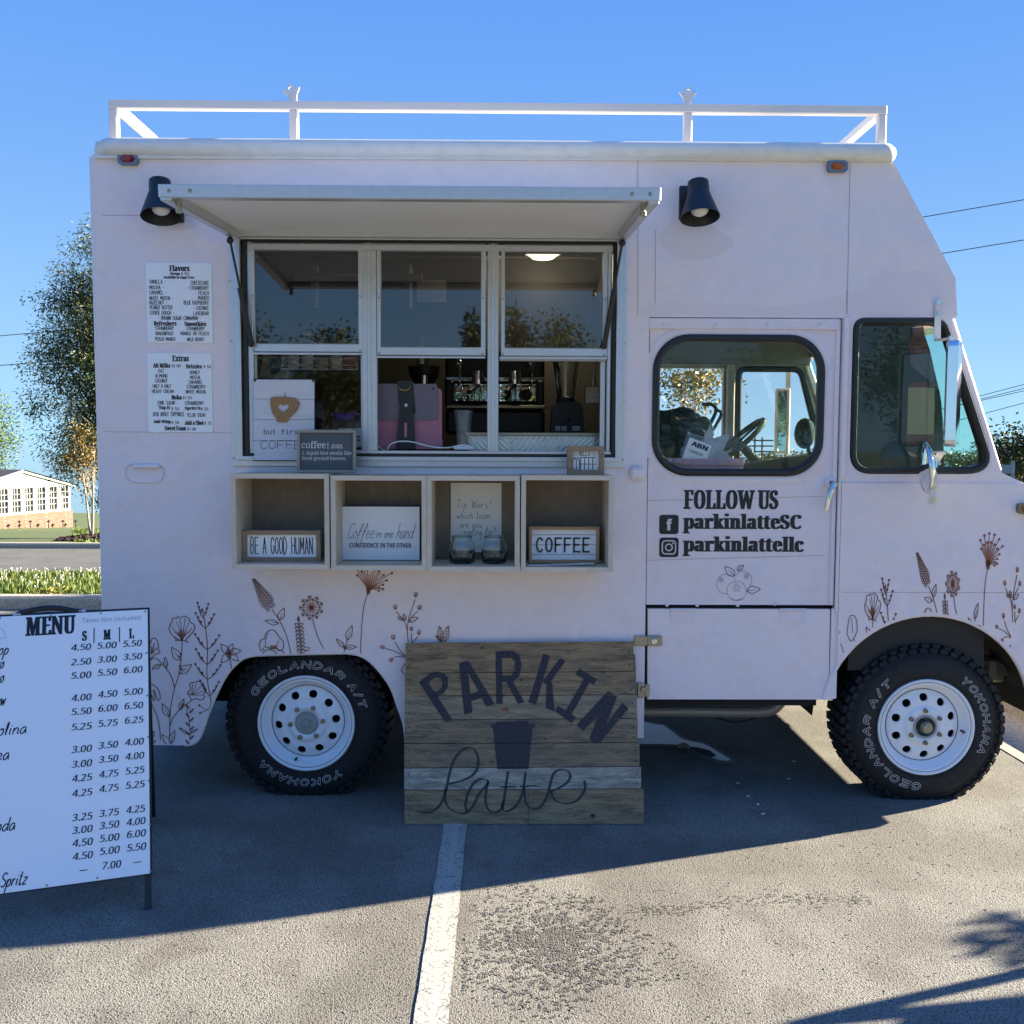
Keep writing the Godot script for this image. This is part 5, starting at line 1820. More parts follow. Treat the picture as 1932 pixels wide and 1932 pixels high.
# ---------------------------------------------------------------- mirrors
func build_mirrors() -> void:
	# near side: upper bracket, tall mirror, lower bracket, round convex mirror
	var zm := 0.17
	var up := rect("w4", 1006, 10, 1092, 440, 0.012)
	var m := part(truck, "door_mirror", box_at(up, 0.008, 0.014, 0.002), M.rack_paint)
	var b := MB.new()
	for y in [25, 155]:
		b = MB.new()
		b.lathe([Vector2(0.011, 0), Vector2(0.011, 0.009), Vector2(0, 0.009)], 6, Transform3D(Basis(Vector3.RIGHT, PI / 2), Q("w4", 1052, y, 0.014)))
		part(m, "bolt", b, M.chrome)
	b = MB.new()
	b.bar(Q("w4", 1050, 435, 0.010), Q("w4", 1190, 408, zm), 0.036, 0.006)
	part(m, "arm", b, M.rack_paint)
	b = MB.new()
	b.tube([Q("w4", 1180, 385, zm), Q("w4", 1175, 470, zm)], 0.009, 8)
	part(m, "stud", b, M.chrome)
	# mirror head: seen edge-on from behind, its glass faces the tail and the cab
	var hc := Q("w4", 1186, 1010, zm)
	var h2 := absf(Q2("w4", 1186, 445, zm).y - Q2("w4", 1186, 1580, zm).y)
	var turn := Basis(Vector3.UP, deg_to_rad(-121.0))
	var ht := Transform3D(turn, hc)
	var o := rrect(Rect2(-0.085, -h2 / 2, 0.17, h2), 0.03, 5)
	b = MB.new()
	b.ring(grown(o, -0.022), o, -0.034, -0.012, ht, 0.0)
	b.ring(o, grown(o, -0.022), -0.012, 0.016, ht, 0.3)
	b.sheet(grown(o, -0.01), -0.004, ht)
	b.sheet(grown(o, -0.012), -0.034, ht, -1.0)
	var mh := part(m, "mirror_head", b, M.chrome)
	b = MB.new()
	b.lathe([Vector2(0.0, 0.0), Vector2(0.05, 0.0)], 4, Transform3D(Basis(), hc + Vector3(0, -50, 0)))
	b = MB.new()
	b.sheet(grown(o, -0.022), 0.004, ht)
	mat("mirror_glass", Color(0.9, 0.92, 0.92), 0.01, 1.0)
	part(mh, "mirror_glass", b, M.mirror_glass)
	# lower bracket
	var lo := rect("z4", 1470, 860, 1505, 1050, 0.012)
	part(m, "lower_bracket", box_at(lo, 0.008, 0.014, 0.002), M.rack_paint)
	for y in [968, 1027]:
		b = MB.new()
		b.lathe([Vector2(0.011, 0), Vector2(0.011, 0.009), Vector2(0, 0.009)], 6, Transform3D(Basis(Vector3.RIGHT, PI / 2), Q("z4", 1490, y, 0.014)))
		part(m, "bolt", b, M.chrome)
	b = MB.new()
	b.bar(Q("z4", 1488, 862, 0.012), Q("z4", 1530, 792, zm), 0.03, 0.006)
	part(m, "arm", b, M.rack_paint)
	b = MB.new()
	b.tube(smooth([Q("z4", 1478, 795, zm), Q("z4", 1555, 793, zm)], 2), 0.005, 6)
	b.tube(smooth([Q("z4", 1482, 856, 0.10), Q("z4", 1505, 845, 0.11), Q("z4", 1522, 855, 0.12)], 3), 0.008, 6)
	part(m, "clamp", b, M.chrome)
	# round convex mirror, nearly edge-on
	var rc := Q("z4", 1452, 868, 0.15)
	var rt := Transform3D(Basis(Vector3.UP, deg_to_rad(-102.0)) * Basis(Vector3.RIGHT, PI / 2 + 0.10), rc)
	b = MB.new()
	b.lathe([Vector2(0.0, -0.045), Vector2(0.06, -0.035), Vector2(0.115, -0.006), Vector2(0.122, 0.004), Vector2(0.118, 0.012), Vector2(0.108, 0.012)], 32, rt, true)
	var cm := part(m, "round_mirror", b, M.chrome)
	b = MB.new()
	b.lathe([Vector2(0.110, 0.010), Vector2(0.08, 0.019), Vector2(0.04, 0.024), Vector2(0.0, 0.026)], 32, rt, true)
	part(cm, "mirror_glass", b, M.mirror_glass)
	# far side mirror seen through the cab
	var fz := -2.32
	var fr := rect("w5", 1335, 625, 1515, 1330, fz)
	part(truck, "far_mirror", box_at(fr, fz - 0.02, fz, 0.012), M.cab_paint)
	b = MB.new()
	b.quad(Vector3(fr.position.x + 0.02, fr.position.y + 0.02, fz + 0.003), Vector3(fr.end.x - 0.03, fr.position.y + 0.02, fz + 0.003), Vector3(fr.end.x - 0.03, fr.end.y - 0.02, fz + 0.003), Vector3(fr.position.x + 0.02, fr.end.y - 0.02, fz + 0.003), Vector3(-0.3, 0, 1))
	part(truck, "far_mirror_glass", b, M.mirror_glass)
	part(truck, "far_mirror_bracket", box_at(rect("w5", 1455, 420, 1508, 620, fz), fz, fz + 0.006), M.cab_paint)

# ---------------------------------------------------------------- wheels
func wheel(c: Vector3, spin: float, front: bool) -> void:
	var R := 0.392
	# axis along +z: lathe y -> z
	var t := Transform3D(Basis(Vector3.RIGHT, PI / 2), c)
	var b := MB.new()
	var prof := []
	for q in [[0.222, 0.006], [0.236, 0.016], [0.262, 0.020], [0.300, 0.019], [0.330, 0.012], [0.352, 0.000], [0.366, -0.010], [0.376, -0.022], [0.378, -0.06], [0.379, -0.125], [0.378, -0.19], [0.366, -0.24], [0.30, -0.262], [0.225, -0.25]]:
		prof.append(Vector2(q[0], q[1]))
	b.lathe(prof, 72, t, true)
	# flatten the foot of the tyre where it stands
	squash(b, c.y)
	var w := part(truck, "wheel", b, M.tyre)
	# tread lugs: shoulder blocks and centre blocks, each block its own solid
	b = MB.new()
	var n := 46
	for k in n:
		var a := TAU * k / n
		for row in [[0.364, -0.006, 0.030, 0.034, 0.5], [0.3855, -0.040, 0.052, 0.024, 0.0], [0.387, -0.095, 0.045, 0.022, 0.0], [0.387, -0.15, 0.045, 0.022, 0.0], [0.3855, -0.205, 0.05, 0.024, 0.0]]:
			var aa: float = a + (row[1] * 1.6) + (0.5 * TAU / n if int(row[1] * 1000) % 2 else 0.0)
			var rad := Vector3(cos(aa), sin(aa), 0)
			var tan_ := Vector3(-sin(aa), cos(aa), 0)
			var bs := Basis(rad, tan_, Vector3.BACK) * Basis(Vector3.UP, row[4])
			b.box(c + rad * row[0] + Vector3(0, 0, row[1]), Vector3(0.022, 0.037, row[2]), bs, 0.002)
	squash(b, c.y)
	var tr := part(w, "tread_blocks", b, M.tyre)
	tr.set_meta("kind", "stuff")
	# raised rings on the sidewall
	b = MB.new()
	for r in [0.246, 0.338]:
		var loop := []
		for k in 64: loop.append(c + Vector3(cos(TAU * k / 64) * r, sin(TAU * k / 64) * r, 0.0185 if r < 0.3 else 0.0095))
		b.tube(loop, 0.0022, 5, true)
	squash(b, c.y)
	part(w, "sidewall_rib", b, M.tyre)
	# rim
	b = MB.new()
	var rp := []
	for q in [[0.2335, -0.015], [0.2335, 0.017], [0.230, 0.022], [0.224, 0.022], [0.2185, 0.012], [0.2165, 0.012], [0.2135, 0.016], [0.207, 0.013], [0.196, -0.016], [0.186, -0.030], [0.176, -0.034]]:
		rp.append(Vector2(q[0], q[1]))
	b.lathe(rp, 72, t, true)
	var rim := part(w, "rim", b, M.rim_white)
	b = MB.new()
	for q in [[0.2175, 0.0125, 0.0014], [0.1755, -0.0325, 0.002]]:
		var loop := []
		for k in 72: loop.append(c + Vector3(cos(TAU * k / 72) * q[0], sin(TAU * k / 72) * q[0], q[1]))
		b.tube(loop, q[2], 5, true)
	part(rim, "rim_groove", b, M.rim_line)
	# disc with ten round holes
	b = MB.new()
	var holes := 10
	var r0 := 0.098
	var r1 := 0.174
	var zf := func(r: float) -> float: return lerpf(-0.008, -0.033, clampf((r - 0.098) / 0.076, 0, 1)) + 0.012 * sin(clampf((r - 0.098) / 0.076, 0, 1) * PI)
	for k in holes:
		var mid := spin + TAU * k / holes
		var half := PI / holes
		var ring_o := []
		var ring_i := []
		var edge := []
		for j in 9: edge.append(Vector2(r1, lerpf(mid - half, mid + half, j / 8.0)))
		for j in range(1, 6): edge.append(Vector2(lerpf(r1, r0, j / 5.0), mid + half))
		for j in range(1, 9): edge.append(Vector2(r0, lerpf(mid + half, mid - half, j / 8.0)))
		for j in range(1, 5): edge.append(Vector2(lerpf(r0, r1, j / 5.0), mid - half))
		var hc := Vector2(cos(mid), sin(mid)) * 0.139
		var hr := 0.0185
		var back := []
		for e in edge:
			var p: Vector2 = Vector2(cos(e.y), sin(e.y)) * e.x
			ring_o.append(c + Vector3(p.x, p.y, zf.call(e.x)))
			var d := (p - hc).normalized()
			var hp := hc + d * hr * (1.0 + 0.10 * absf(d.dot(hc.normalized().orthogonal())))
			ring_i.append(c + Vector3(hp.x, hp.y, zf.call(hp.length())))
			back.append(c + Vector3(hp.x, hp.y, zf.call(hp.length()) - 0.012))
		b.band(ring_o, ring_i, Vector3.BACK)
		for j in ring_i.size():
			var jj := (j + 1) % ring_i.size()
			b.quad(ring_i[j], ring_i[jj], back[jj], back[j], c + Vector3(hc.x, hc.y, 0) - ring_i[j])
	b.lathe([Vector2(0.0985, -0.008), Vector2(0.092, 0.004), Vector2(0.056, 0.006), Vector2(0.054, -0.01)], 60, t, true)
	part(rim, "disc", b, M.rim_white)
	# brake drum behind the holes
	b = MB.new()
	b.lathe([Vector2(0.20, -0.24), Vector2(0.185, -0.085), Vector2(0.0, -0.085)], 32, t)
	part(rim, "brake_drum", b, M.underbody)
	# valve
	b = MB.new()
	var va := -1.87 if not front else -0.15
	b.tube([c + Vector3(cos(va) * 0.192, sin(va) * 0.192, -0.03), c + Vector3(cos(va) * 0.192, sin(va) * 0.192, 0.0)], 0.006, 8)
	part(rim, "valve", b, M.rubber)
	# lug nuts
	for k in 6:
		var a := spin + 0.2 + TAU * k / 6
		var p := c + Vector3(cos(a) * 0.078, sin(a) * 0.078, 0.004)
		b = MB.new()
		b.lathe([Vector2(0.0135, 0.0), Vector2(0.0125, 0.006), Vector2(0.009, 0.006), Vector2(0.009, 0.016), Vector2(0.006, 0.016), Vector2(0.0055, 0.008), Vector2(0.0, 0.008)], 6, Transform3D(Basis(Vector3.RIGHT, PI / 2) * Basis(Vector3.UP, a), p))
		part(rim, "lug_nut", b, M.zinc)
	# hub
	b = MB.new()
	mat("hub_grey", lin(0.33, 0.35, 0.33), 0.5, 0.2)
	if front:
		b.lathe([Vector2(0.056, 0.0), Vector2(0.056, 0.010), Vector2(0.050, 0.012), Vector2(0.047, 0.010), Vector2(0.047, -0.05), Vector2(0.0, -0.05)], 30, t)
		var hub := part(rim, "hub", b, M.hub_grey)
		b = MB.new()
		b.lathe([Vector2(0.029, -0.05), Vector2(0.028, 0.022), Vector2(0.025, 0.024), Vector2(0.024, 0.034), Vector2(0.022, 0.036), Vector2(0.0, 0.036)], 24, t)
		part(hub, "axle_end", b, M.zinc)
	else:
		b.lathe([Vector2(0.056, 0.0), Vector2(0.056, 0.008), Vector2(0.052, 0.010), Vector2(0.049, 0.008), Vector2(0.049, 0.012), Vector2(0.0, 0.014)], 30, t)
		var hub := part(rim, "hub_cap", b, M.hub_grey)
		b = MB.new()
		for q in [[-0.024, 0.0, 0.008], [0.020, 0.004, 0.008]]:
			b.lathe([Vector2(q[2], 0.013), Vector2(q[2], 0.016), Vector2(q[2] - 0.003, 0.016)], 12, Transform3D(Basis(Vector3.RIGHT, PI / 2), c + Vector3(q[0], q[1], 0)))
		b.lathe([Vector2(0.024, 0.0135), Vector2(0.022, 0.017), Vector2(0.020, 0.0135)], 24, t)
		part(hub, "cap_relief", b, M.hub_grey)
	# raised white outline letters, made as a white letter with a black one set on it
	var sets := [["GEOLANDAR", 1.763, 1.80], ["A/T", 0.52, 0.49], ["YOKOHAMA", -1.69, 1.52]] if not front else [["GEOLANDAR", -2.487, 1.76], ["A/T", 2.53, 0.55], ["YOKOHAMA", 0.26, 1.45]]
	for s in sets:
		var n2: int = s[0].length()
		for k in n2:
			var span: float = s[2]
			var a: float
			a = s[1] + span / 2.0 - span * (k + 0.5) / n2
			var lt := Transform3D(Basis(Vector3.BACK, a - PI / 2), c + Vector3(cos(a), sin(a), 0) * 0.288 + Vector3(0, 0, 0.0225))
			var lw := span / n2 * 0.286 * 0.80
			if s[0][k] == "/": lw *= 0.6
			b = MB.new()
			strokes(b, s[0][k], Rect2(-lw * 0.40, -0.014, lw * 0.80, 0.028), lt, 0.0108, 0.2)
			var rl := part(w, "raised_letter", b, M.tyre_white)
			b = MB.new()
			strokes(b, s[0][k], Rect2(-lw * 0.40, -0.014, lw * 0.80, 0.028), lt * Transform3D(Basis(), Vector3(0, 0, 0.0012)), 0.0056, 0.2)
			part(rl, "letter_fill", b, M.black_plastic)

func squash(b: MB, h: float) -> void:
	for i in b.v.size():
		var p := b.v[i]
		if p.y < 0.045:
			p.y = lerpf(p.y, 0.002, clampf((0.045 - p.y) / 0.05, 0.0, 1.0))
		b.v[i] = Vector3(p.x, maxf(p.y, 0.001), p.z)

func far_wheel(c: Vector3) -> void:
	var b := MB.new()
	b.lathe([Vector2(0.0, -0.12), Vector2(0.30, -0.13), Vector2(0.37, -0.09), Vector2(0.372, 0.09), Vector2(0.30, 0.13), Vector2(0.0, 0.12)], 40, Transform3D(Basis(Vector3.RIGHT, PI / 2), c))
	squash(b, c.y)
	part(truck, "wheel", b, M.tyre)

# ================================================================ flower prints and lettering on the truck
var at_print: Callable
var print_clip: Callable

func ink(b: MB, pts: Array, w := 0.0040, curve := 3, closed := false) -> void:
	# polyline in tracing units, smoothed and laid on the truck's side
	var line := smooth(pts.map(func(p): return Vector2(p[0], p[1])), curve, closed) if curve > 1 else pts.map(func(p): return Vector2(p[0], p[1]))
	var run := []
	for p in line:
		var q: Vector3 = at_print.call(p)
		if print_clip.call(q):
			run.append(q)
		else:
			if run.size() > 1: b.ribbon(run, w, Vector3.BACK)
			run = []
	if run.size() > 1: b.ribbon(run, w, Vector3.BACK)

func dot(b: MB, x: float, y: float, r: float) -> void:
	var q: Vector3 = at_print.call(Vector2(x, y))
	if print_clip.call(q): b.sheet(disc(Vector2(q.x, q.y), r, 8), q.z)

func leaf_ink(b: MB, x0: float, y0: float, x1: float, y1: float, fat := 0.28, rib := true) -> void:
	var a := Vector2(x0, y0)
	var c := Vector2(x1, y1)
	var s := (c - a).orthogonal() * fat
	ink(b, [[a.x, a.y], [a.x + (c - a).x * 0.35 + s.x, a.y + (c - a).y * 0.35 + s.y], [a.x + (c - a).x * 0.7 + s.x * 0.6, a.y + (c - a).y * 0.7 + s.y * 0.6], [c.x, c.y]])
	ink(b, [[a.x, a.y], [a.x + (c - a).x * 0.35 - s.x * 0.8, a.y + (c - a).y * 0.35 - s.y * 0.8], [a.x + (c - a).x * 0.7 - s.x * 0.5, a.y + (c - a).y * 0.7 - s.y * 0.5], [c.x, c.y]])
	if rib: ink(b, [[a.x, a.y], [lerpf(a.x, c.x, 0.6), lerpf(a.y, c.y, 0.6)]], 0.0026, 1)

func bud_ink(b: MB, x: float, y: float, dx: float, dy: float) -> void:
	var d := Vector2(dx, dy)
	var o := d.orthogonal() * 0.55
	var c := Vector2(x, y)
	var f := func(u: float, v: float) -> Array: return [c.x + d.x * u + o.x * v, c.y + d.y * u + o.y * v]
	ink(b, [f.call(-0.6, 0.0), f.call(-0.3, 0.8), f.call(0.3, 0.9), f.call(0.8, 0.7)], 0.0034)
	ink(b, [f.call(-0.6, 0.0), f.call(-0.3, -0.8), f.call(0.3, -0.9), f.call(0.8, -0.7)], 0.0034)
	ink(b, [f.call(0.8, 0.7), f.call(0.55, 0.3), f.call(1.0, 0.05), f.call(0.55, -0.25), f.call(0.8, -0.7)], 0.0034, 1)
	ink(b, [f.call(-0.5, 0.1), f.call(0.2, 0.3), f.call(0.1, -0.3), f.call(-0.5, -0.1)], 0.0034)

func motif(which: String) -> Array:
	# returns [dark lines, rust lines]
	var b := MB.new()
	var r := MB.new()
	match which:
		"poppy_tall":
			ink(b, [[310, 490], [262, 462], [240, 430], [236, 405], [252, 375], [258, 350], [282, 354], [286, 341], [308, 348], [325, 338], [345, 346], [362, 360], [360, 374], [384, 386], [392, 408], [376, 440], [350, 468], [334, 486], [352, 498], [310, 481], [274, 489], [280, 470], [262, 462]], 0.0042, 2)
			for e in [[282, 372], [300, 354], [330, 352], [354, 378], [374, 410], [262, 432], [246, 400]]: ink(b, [[313, 476], [lerpf(313, e[0], 0.6) + 3, lerpf(476, e[1], 0.6)], e], 0.0028)
			for e in [[290, 430], [300, 415], [313, 425], [325, 415], [338, 430]]: ink(r, [[313, 488], e], 0.0050, 1)
			ink(b, [[315, 490], [311, 560], [298, 680], [272, 765], [250, 860], [240, 960], [240, 1115]])
			leaf_ink(b, 308, 606, 250, 527)
			leaf_ink(b, 296, 686, 374, 632)
			leaf_ink(b, 236, 946, 193, 865, 0.22)
			leaf_ink(b, 302, 906, 325, 838, 0.22)
			leaf_ink(b, 242, 1114, 194, 1054, 0.24)
			leaf_ink(b, 244, 1110, 270, 1028, 0.2)
			for e in [[300, 640], [312, 660], [296, 585], [306, 570], [312, 880], [318, 870]]: dot(r, e[0], e[1], 0.006)
		"poppy_side":
			ink(b, [[118, 520], [126, 490], [141, 470], [160, 480], [172, 514], [169, 540], [182, 560], [150, 570], [122, 600]], 0.0042, 2)
			for e in [[130, 520], [148, 500], [162, 530], [140, 545]]: ink(r, [[128, 570], e], 0.0046, 1)
			ink(b, [[125, 605], [155, 592], [205, 640], [248, 700], [270, 775]])
			leaf_ink(b, 188, 630, 131, 657, 0.22)
			leaf_ink(b, 218, 656, 212, 585, 0.2)
		"daisy":
			ink(b, [[116, 760], [135, 750], [160, 770], [178, 798], [182, 840], [166, 846], [154, 806], [140, 780], [150, 840], [140, 846], [124, 800], [118, 850]], 0.004, 2)
			ink(b, [[128, 865], [160, 935], [178, 1010], [186, 1118]])
			leaf_ink(b, 118, 1090, 146, 1032, 0.22)
			leaf_ink(b, 122, 1118, 155, 1090, 0.22)
		"poppy_small":
			ink(b, [[345, 800], [366, 780], [358, 748], [380, 741], [410, 732], [441, 746], [456, 790], [441, 810], [452, 830], [425, 846], [400, 836], [372, 842], [360, 824], [345, 800]], 0.0042, 2)
			for e in [[378, 750], [402, 742], [430, 756], [442, 790], [436, 815]]: ink(b, [[372, 815], [lerpf(372, e[0], 0.55), lerpf(815, e[1], 0.5)], e], 0.0028)
			ink(r, [[352, 805], [380, 815]], 0.005, 1)
			ink(b, [[378, 842], [340, 872], [300, 902], [258, 955], [242, 1000]])
		"berry_sprig":
			ink(b, [[490, 862], [476, 780], [464, 690], [468, 540], [456, 410], [437, 305]])
			for n in [[440, 330, 20], [452, 392, 34], [466, 520, 44], [464, 610, 40], [470, 700, 46], [480, 800, 34]]:
				for s in [-1, 1]:
					for j in 3:
						var ex: float = n[0] + s * n[2] * (0.75 + 0.45 * j)
						var ey: float = n[1] - 20 - 26 * j + (8 if s > 0 else 0)
						ink(b, [[n[0], n[1] + 20], [lerpf(n[0], ex, 0.55), lerpf(n[1] + 20, ey, 0.35)], [ex, ey]], 0.0030)
						dot(b, ex, ey, 0.0058)
			dot(b, 436, 300, 0.006)
			ink(b, [[490, 862], [470, 905], [420, 880]], 0.003)
			ink(b, [[470, 905], [424, 922]], 0.003, 1)
			dot(b, 418, 878, 0.006)
			dot(b, 424, 922, 0.006)
		"wild_grass":
			ink(b, [[362, 1112], [360, 1000], [340, 880]], 0.0026)
			for k in 9:
				var y := 870 + k * 27
				leaf_ink(b, 358, y + 26, 336 + (k % 2) * 50, y, 0.12, false)
			leaf_ink(b, 360, 1048, 410, 1020, 0.1, false)
			leaf_ink(b, 356, 1052, 294, 1012, 0.1, false)
		"lily":
			for e in [[548, 507], [622, 505], [671, 546], [655, 610], [597, 600], [549, 622]]:
				leaf_ink(b, 598, 562, e[0], e[1], 0.30, false)
			for k in 12:
				var a := TAU * k / 12
				ink(r, [[598, 562], [598 + cos(a) * 27, 562 + sin(a) * 27]], 0.0046, 1)
			ink(b, [[602, 600], [608, 622], [612, 655]])
		"poppy_bowl":
			ink(b, [[787, 545], [781, 512], [792, 482], [815, 474], [818, 446], [848, 422], [876, 430], [898, 462], [924, 490], [926, 530], [905, 548], [880, 528], [850, 536], [815, 522], [800, 548], [787, 545]], 0.0044, 2)
			ink(b, [[815, 522], [822, 470], [835, 440]], 0.003)
			ink(b, [[880, 528], [900, 480]], 0.003)
			ink(b, [[800, 566], [826, 542], [868, 548], [886, 566]], 0.0042, 2)
			ink(b, [[890, 545], [920, 548], [932, 566]], 0.0042, 2)
			for x in range(848, 890, 7): ink(r, [[x, 540], [x + 1, 516]], 0.0046, 1)
		"grain":
			for k in 66:
				var f := float(k) / 66.0
				var c := Vector2(746, 116).lerp(Vector2(852, 292), f)
				var w := lerpf(5.0, 34.0, minf(1.0, f * 1.5)) * (1.0 if f < 0.85 else 0.7)
				var s := Vector2(0.86, -0.51) * (((k * 7) % 5) / 2.0 - 1.0) * w
				var p := c + s
				var rr := lerpf(5.0, 9.0, f)
				ink(b, [[p.x - rr, p.y], [p.x, p.y - rr], [p.x + rr, p.y], [p.x, p.y + rr]], 0.0030, 2, true)
			ink(b, [[858, 300], [905, 370], [942, 450], [962, 520], [970, 566]])
			leaf_ink(b, 902, 366, 931, 289, 0.26)
			leaf_ink(b, 898, 382, 815, 366, 0.2)
		"fern":
			ink(b, [[1016, 345], [1024, 420], [1033, 500], [1036, 566]])
			leaf_ink(b, 1018, 372, 1016, 340, 0.22, false)
			for k in 8:
				var y := 392 + k * 23
				for s in [-1, 1]: leaf_ink(b, 1020 + k * 2, y + 6, 1020 + k * 2 + s * 26, y - 8, 0.34, false)
			ink(r, [[1062, 530], [1075, 524], [1084, 536], [1072, 548], [1060, 540], [1070, 566]], 0.004, 2)
		"dandelion":
			for k in 18:
				var a := TAU * k / 18
				var l := 62.0 if k % 2 else 46.0
				var e := Vector2(1095 + cos(a) * l, 288 + sin(a) * l)
				ink(r, [[1095, 288], [e.x, e.y]], 0.0034, 1)
				for j in 5:
					var a2 := a + (j - 2) * 0.75
					ink(b, [[e.x, e.y], [e.x + cos(a2) * 15, e.y + sin(a2) * 15]], 0.0030, 1)
			dot(r, 1095, 288, 0.010)
			ink(b, [[1102, 352], [1130, 455], [1186, 566]])
		"trefoil":
			leaf_ink(b, 1310, 486, 1342, 394, 0.2)
			leaf_ink(b, 1296, 528, 1245, 476, 0.2)
			leaf_ink(b, 1298, 530, 1371, 524, 0.2)
			ink(b, [[1312, 485], [1298, 530], [1291, 566]])
			dot(r, 1298, 532, 0.008)
		"firework":
			for k in 17:
				var f := k / 16.0
				var a := lerpf(-2.25, 0.12, f)
				var l := lerpf(150, 175, sin(f * PI)) if k % 2 else lerpf(110, 125, sin(f * PI))
				if f > 0.8: l *= 0.55
				var e := Vector2(1442 + cos(a) * l, 178 + sin(a) * l)
				ink(r, [[1440, 184], [lerpf(1442, e.x, 0.5) + sin(a) * 4, lerpf(178, e.y, 0.5) - 6], [e.x, e.y]], 0.0038)
				dot(r, e.x, e.y, 0.0066)
			for k in 5: dot(r, 1440 - 2 + k, 200 - k * 9, 0.0085 + 0.0015 * k)
			ink(b, [[1434, 205], [1412, 280], [1399, 400], [1391, 566]])
		"buds":
			ink(b, [[1722, 238], [1700, 300], [1682, 360], [1674, 420], [1680, 500]])
			ink(b, [[1608, 310], [1640, 350], [1665, 390], [1676, 440]])
			ink(b, [[1738, 308], [1705, 340], [1684, 372]])
			ink(b, [[1698, 440], [1702, 500]])
			ink(b, [[1740, 460], [1712, 490], [1704, 505]])
			ink(b, [[1598, 492], [1625, 540], [1662, 582]])
			ink(b, [[1542, 535], [1600, 552], [1660, 584]])
			ink(b, [[1590, 590], [1622, 582], [1660, 588]])
			leaf_ink(b, 1664, 366, 1652, 324, 0.24)
			leaf_ink(b, 1650, 362, 1616, 344, 0.24)
			leaf_ink(b, 1684, 374, 1740, 346, 0.26)
			ink(b, [[1662, 625], [1645, 650], [1640, 672], [1662, 688]], 0.0042)
			for e in [[1725, 212, 4, -20], [1602, 286, -3, -20], [1748, 289, 8, -18], [1698, 417, 0, -18], [1744, 440, 6, -18], [1590, 468, -4, -20], [1526, 527, -18, -6], [1578, 602, -14, 12]]: bud_ink(r, e[0], e[1], e[2], e[3])
		"leaf_trio":
			for e in [[1880, 495, 1868, 398], [1900, 495, 1922, 396], [1888, 495, 1846, 458]]:
				leaf_ink(r, e[0], e[1], e[2], e[3], 0.2)
				for k in 4:
					var p := Vector2(e[0], e[1]).lerp(Vector2(e[2], e[3]), 0.25 + 0.18 * k)
					ink(r, [[p.x - 12, p.y - 10], [p.x, p.y], [p.x + 12, p.y - 12]], 0.0036, 1)
	return [b, r]

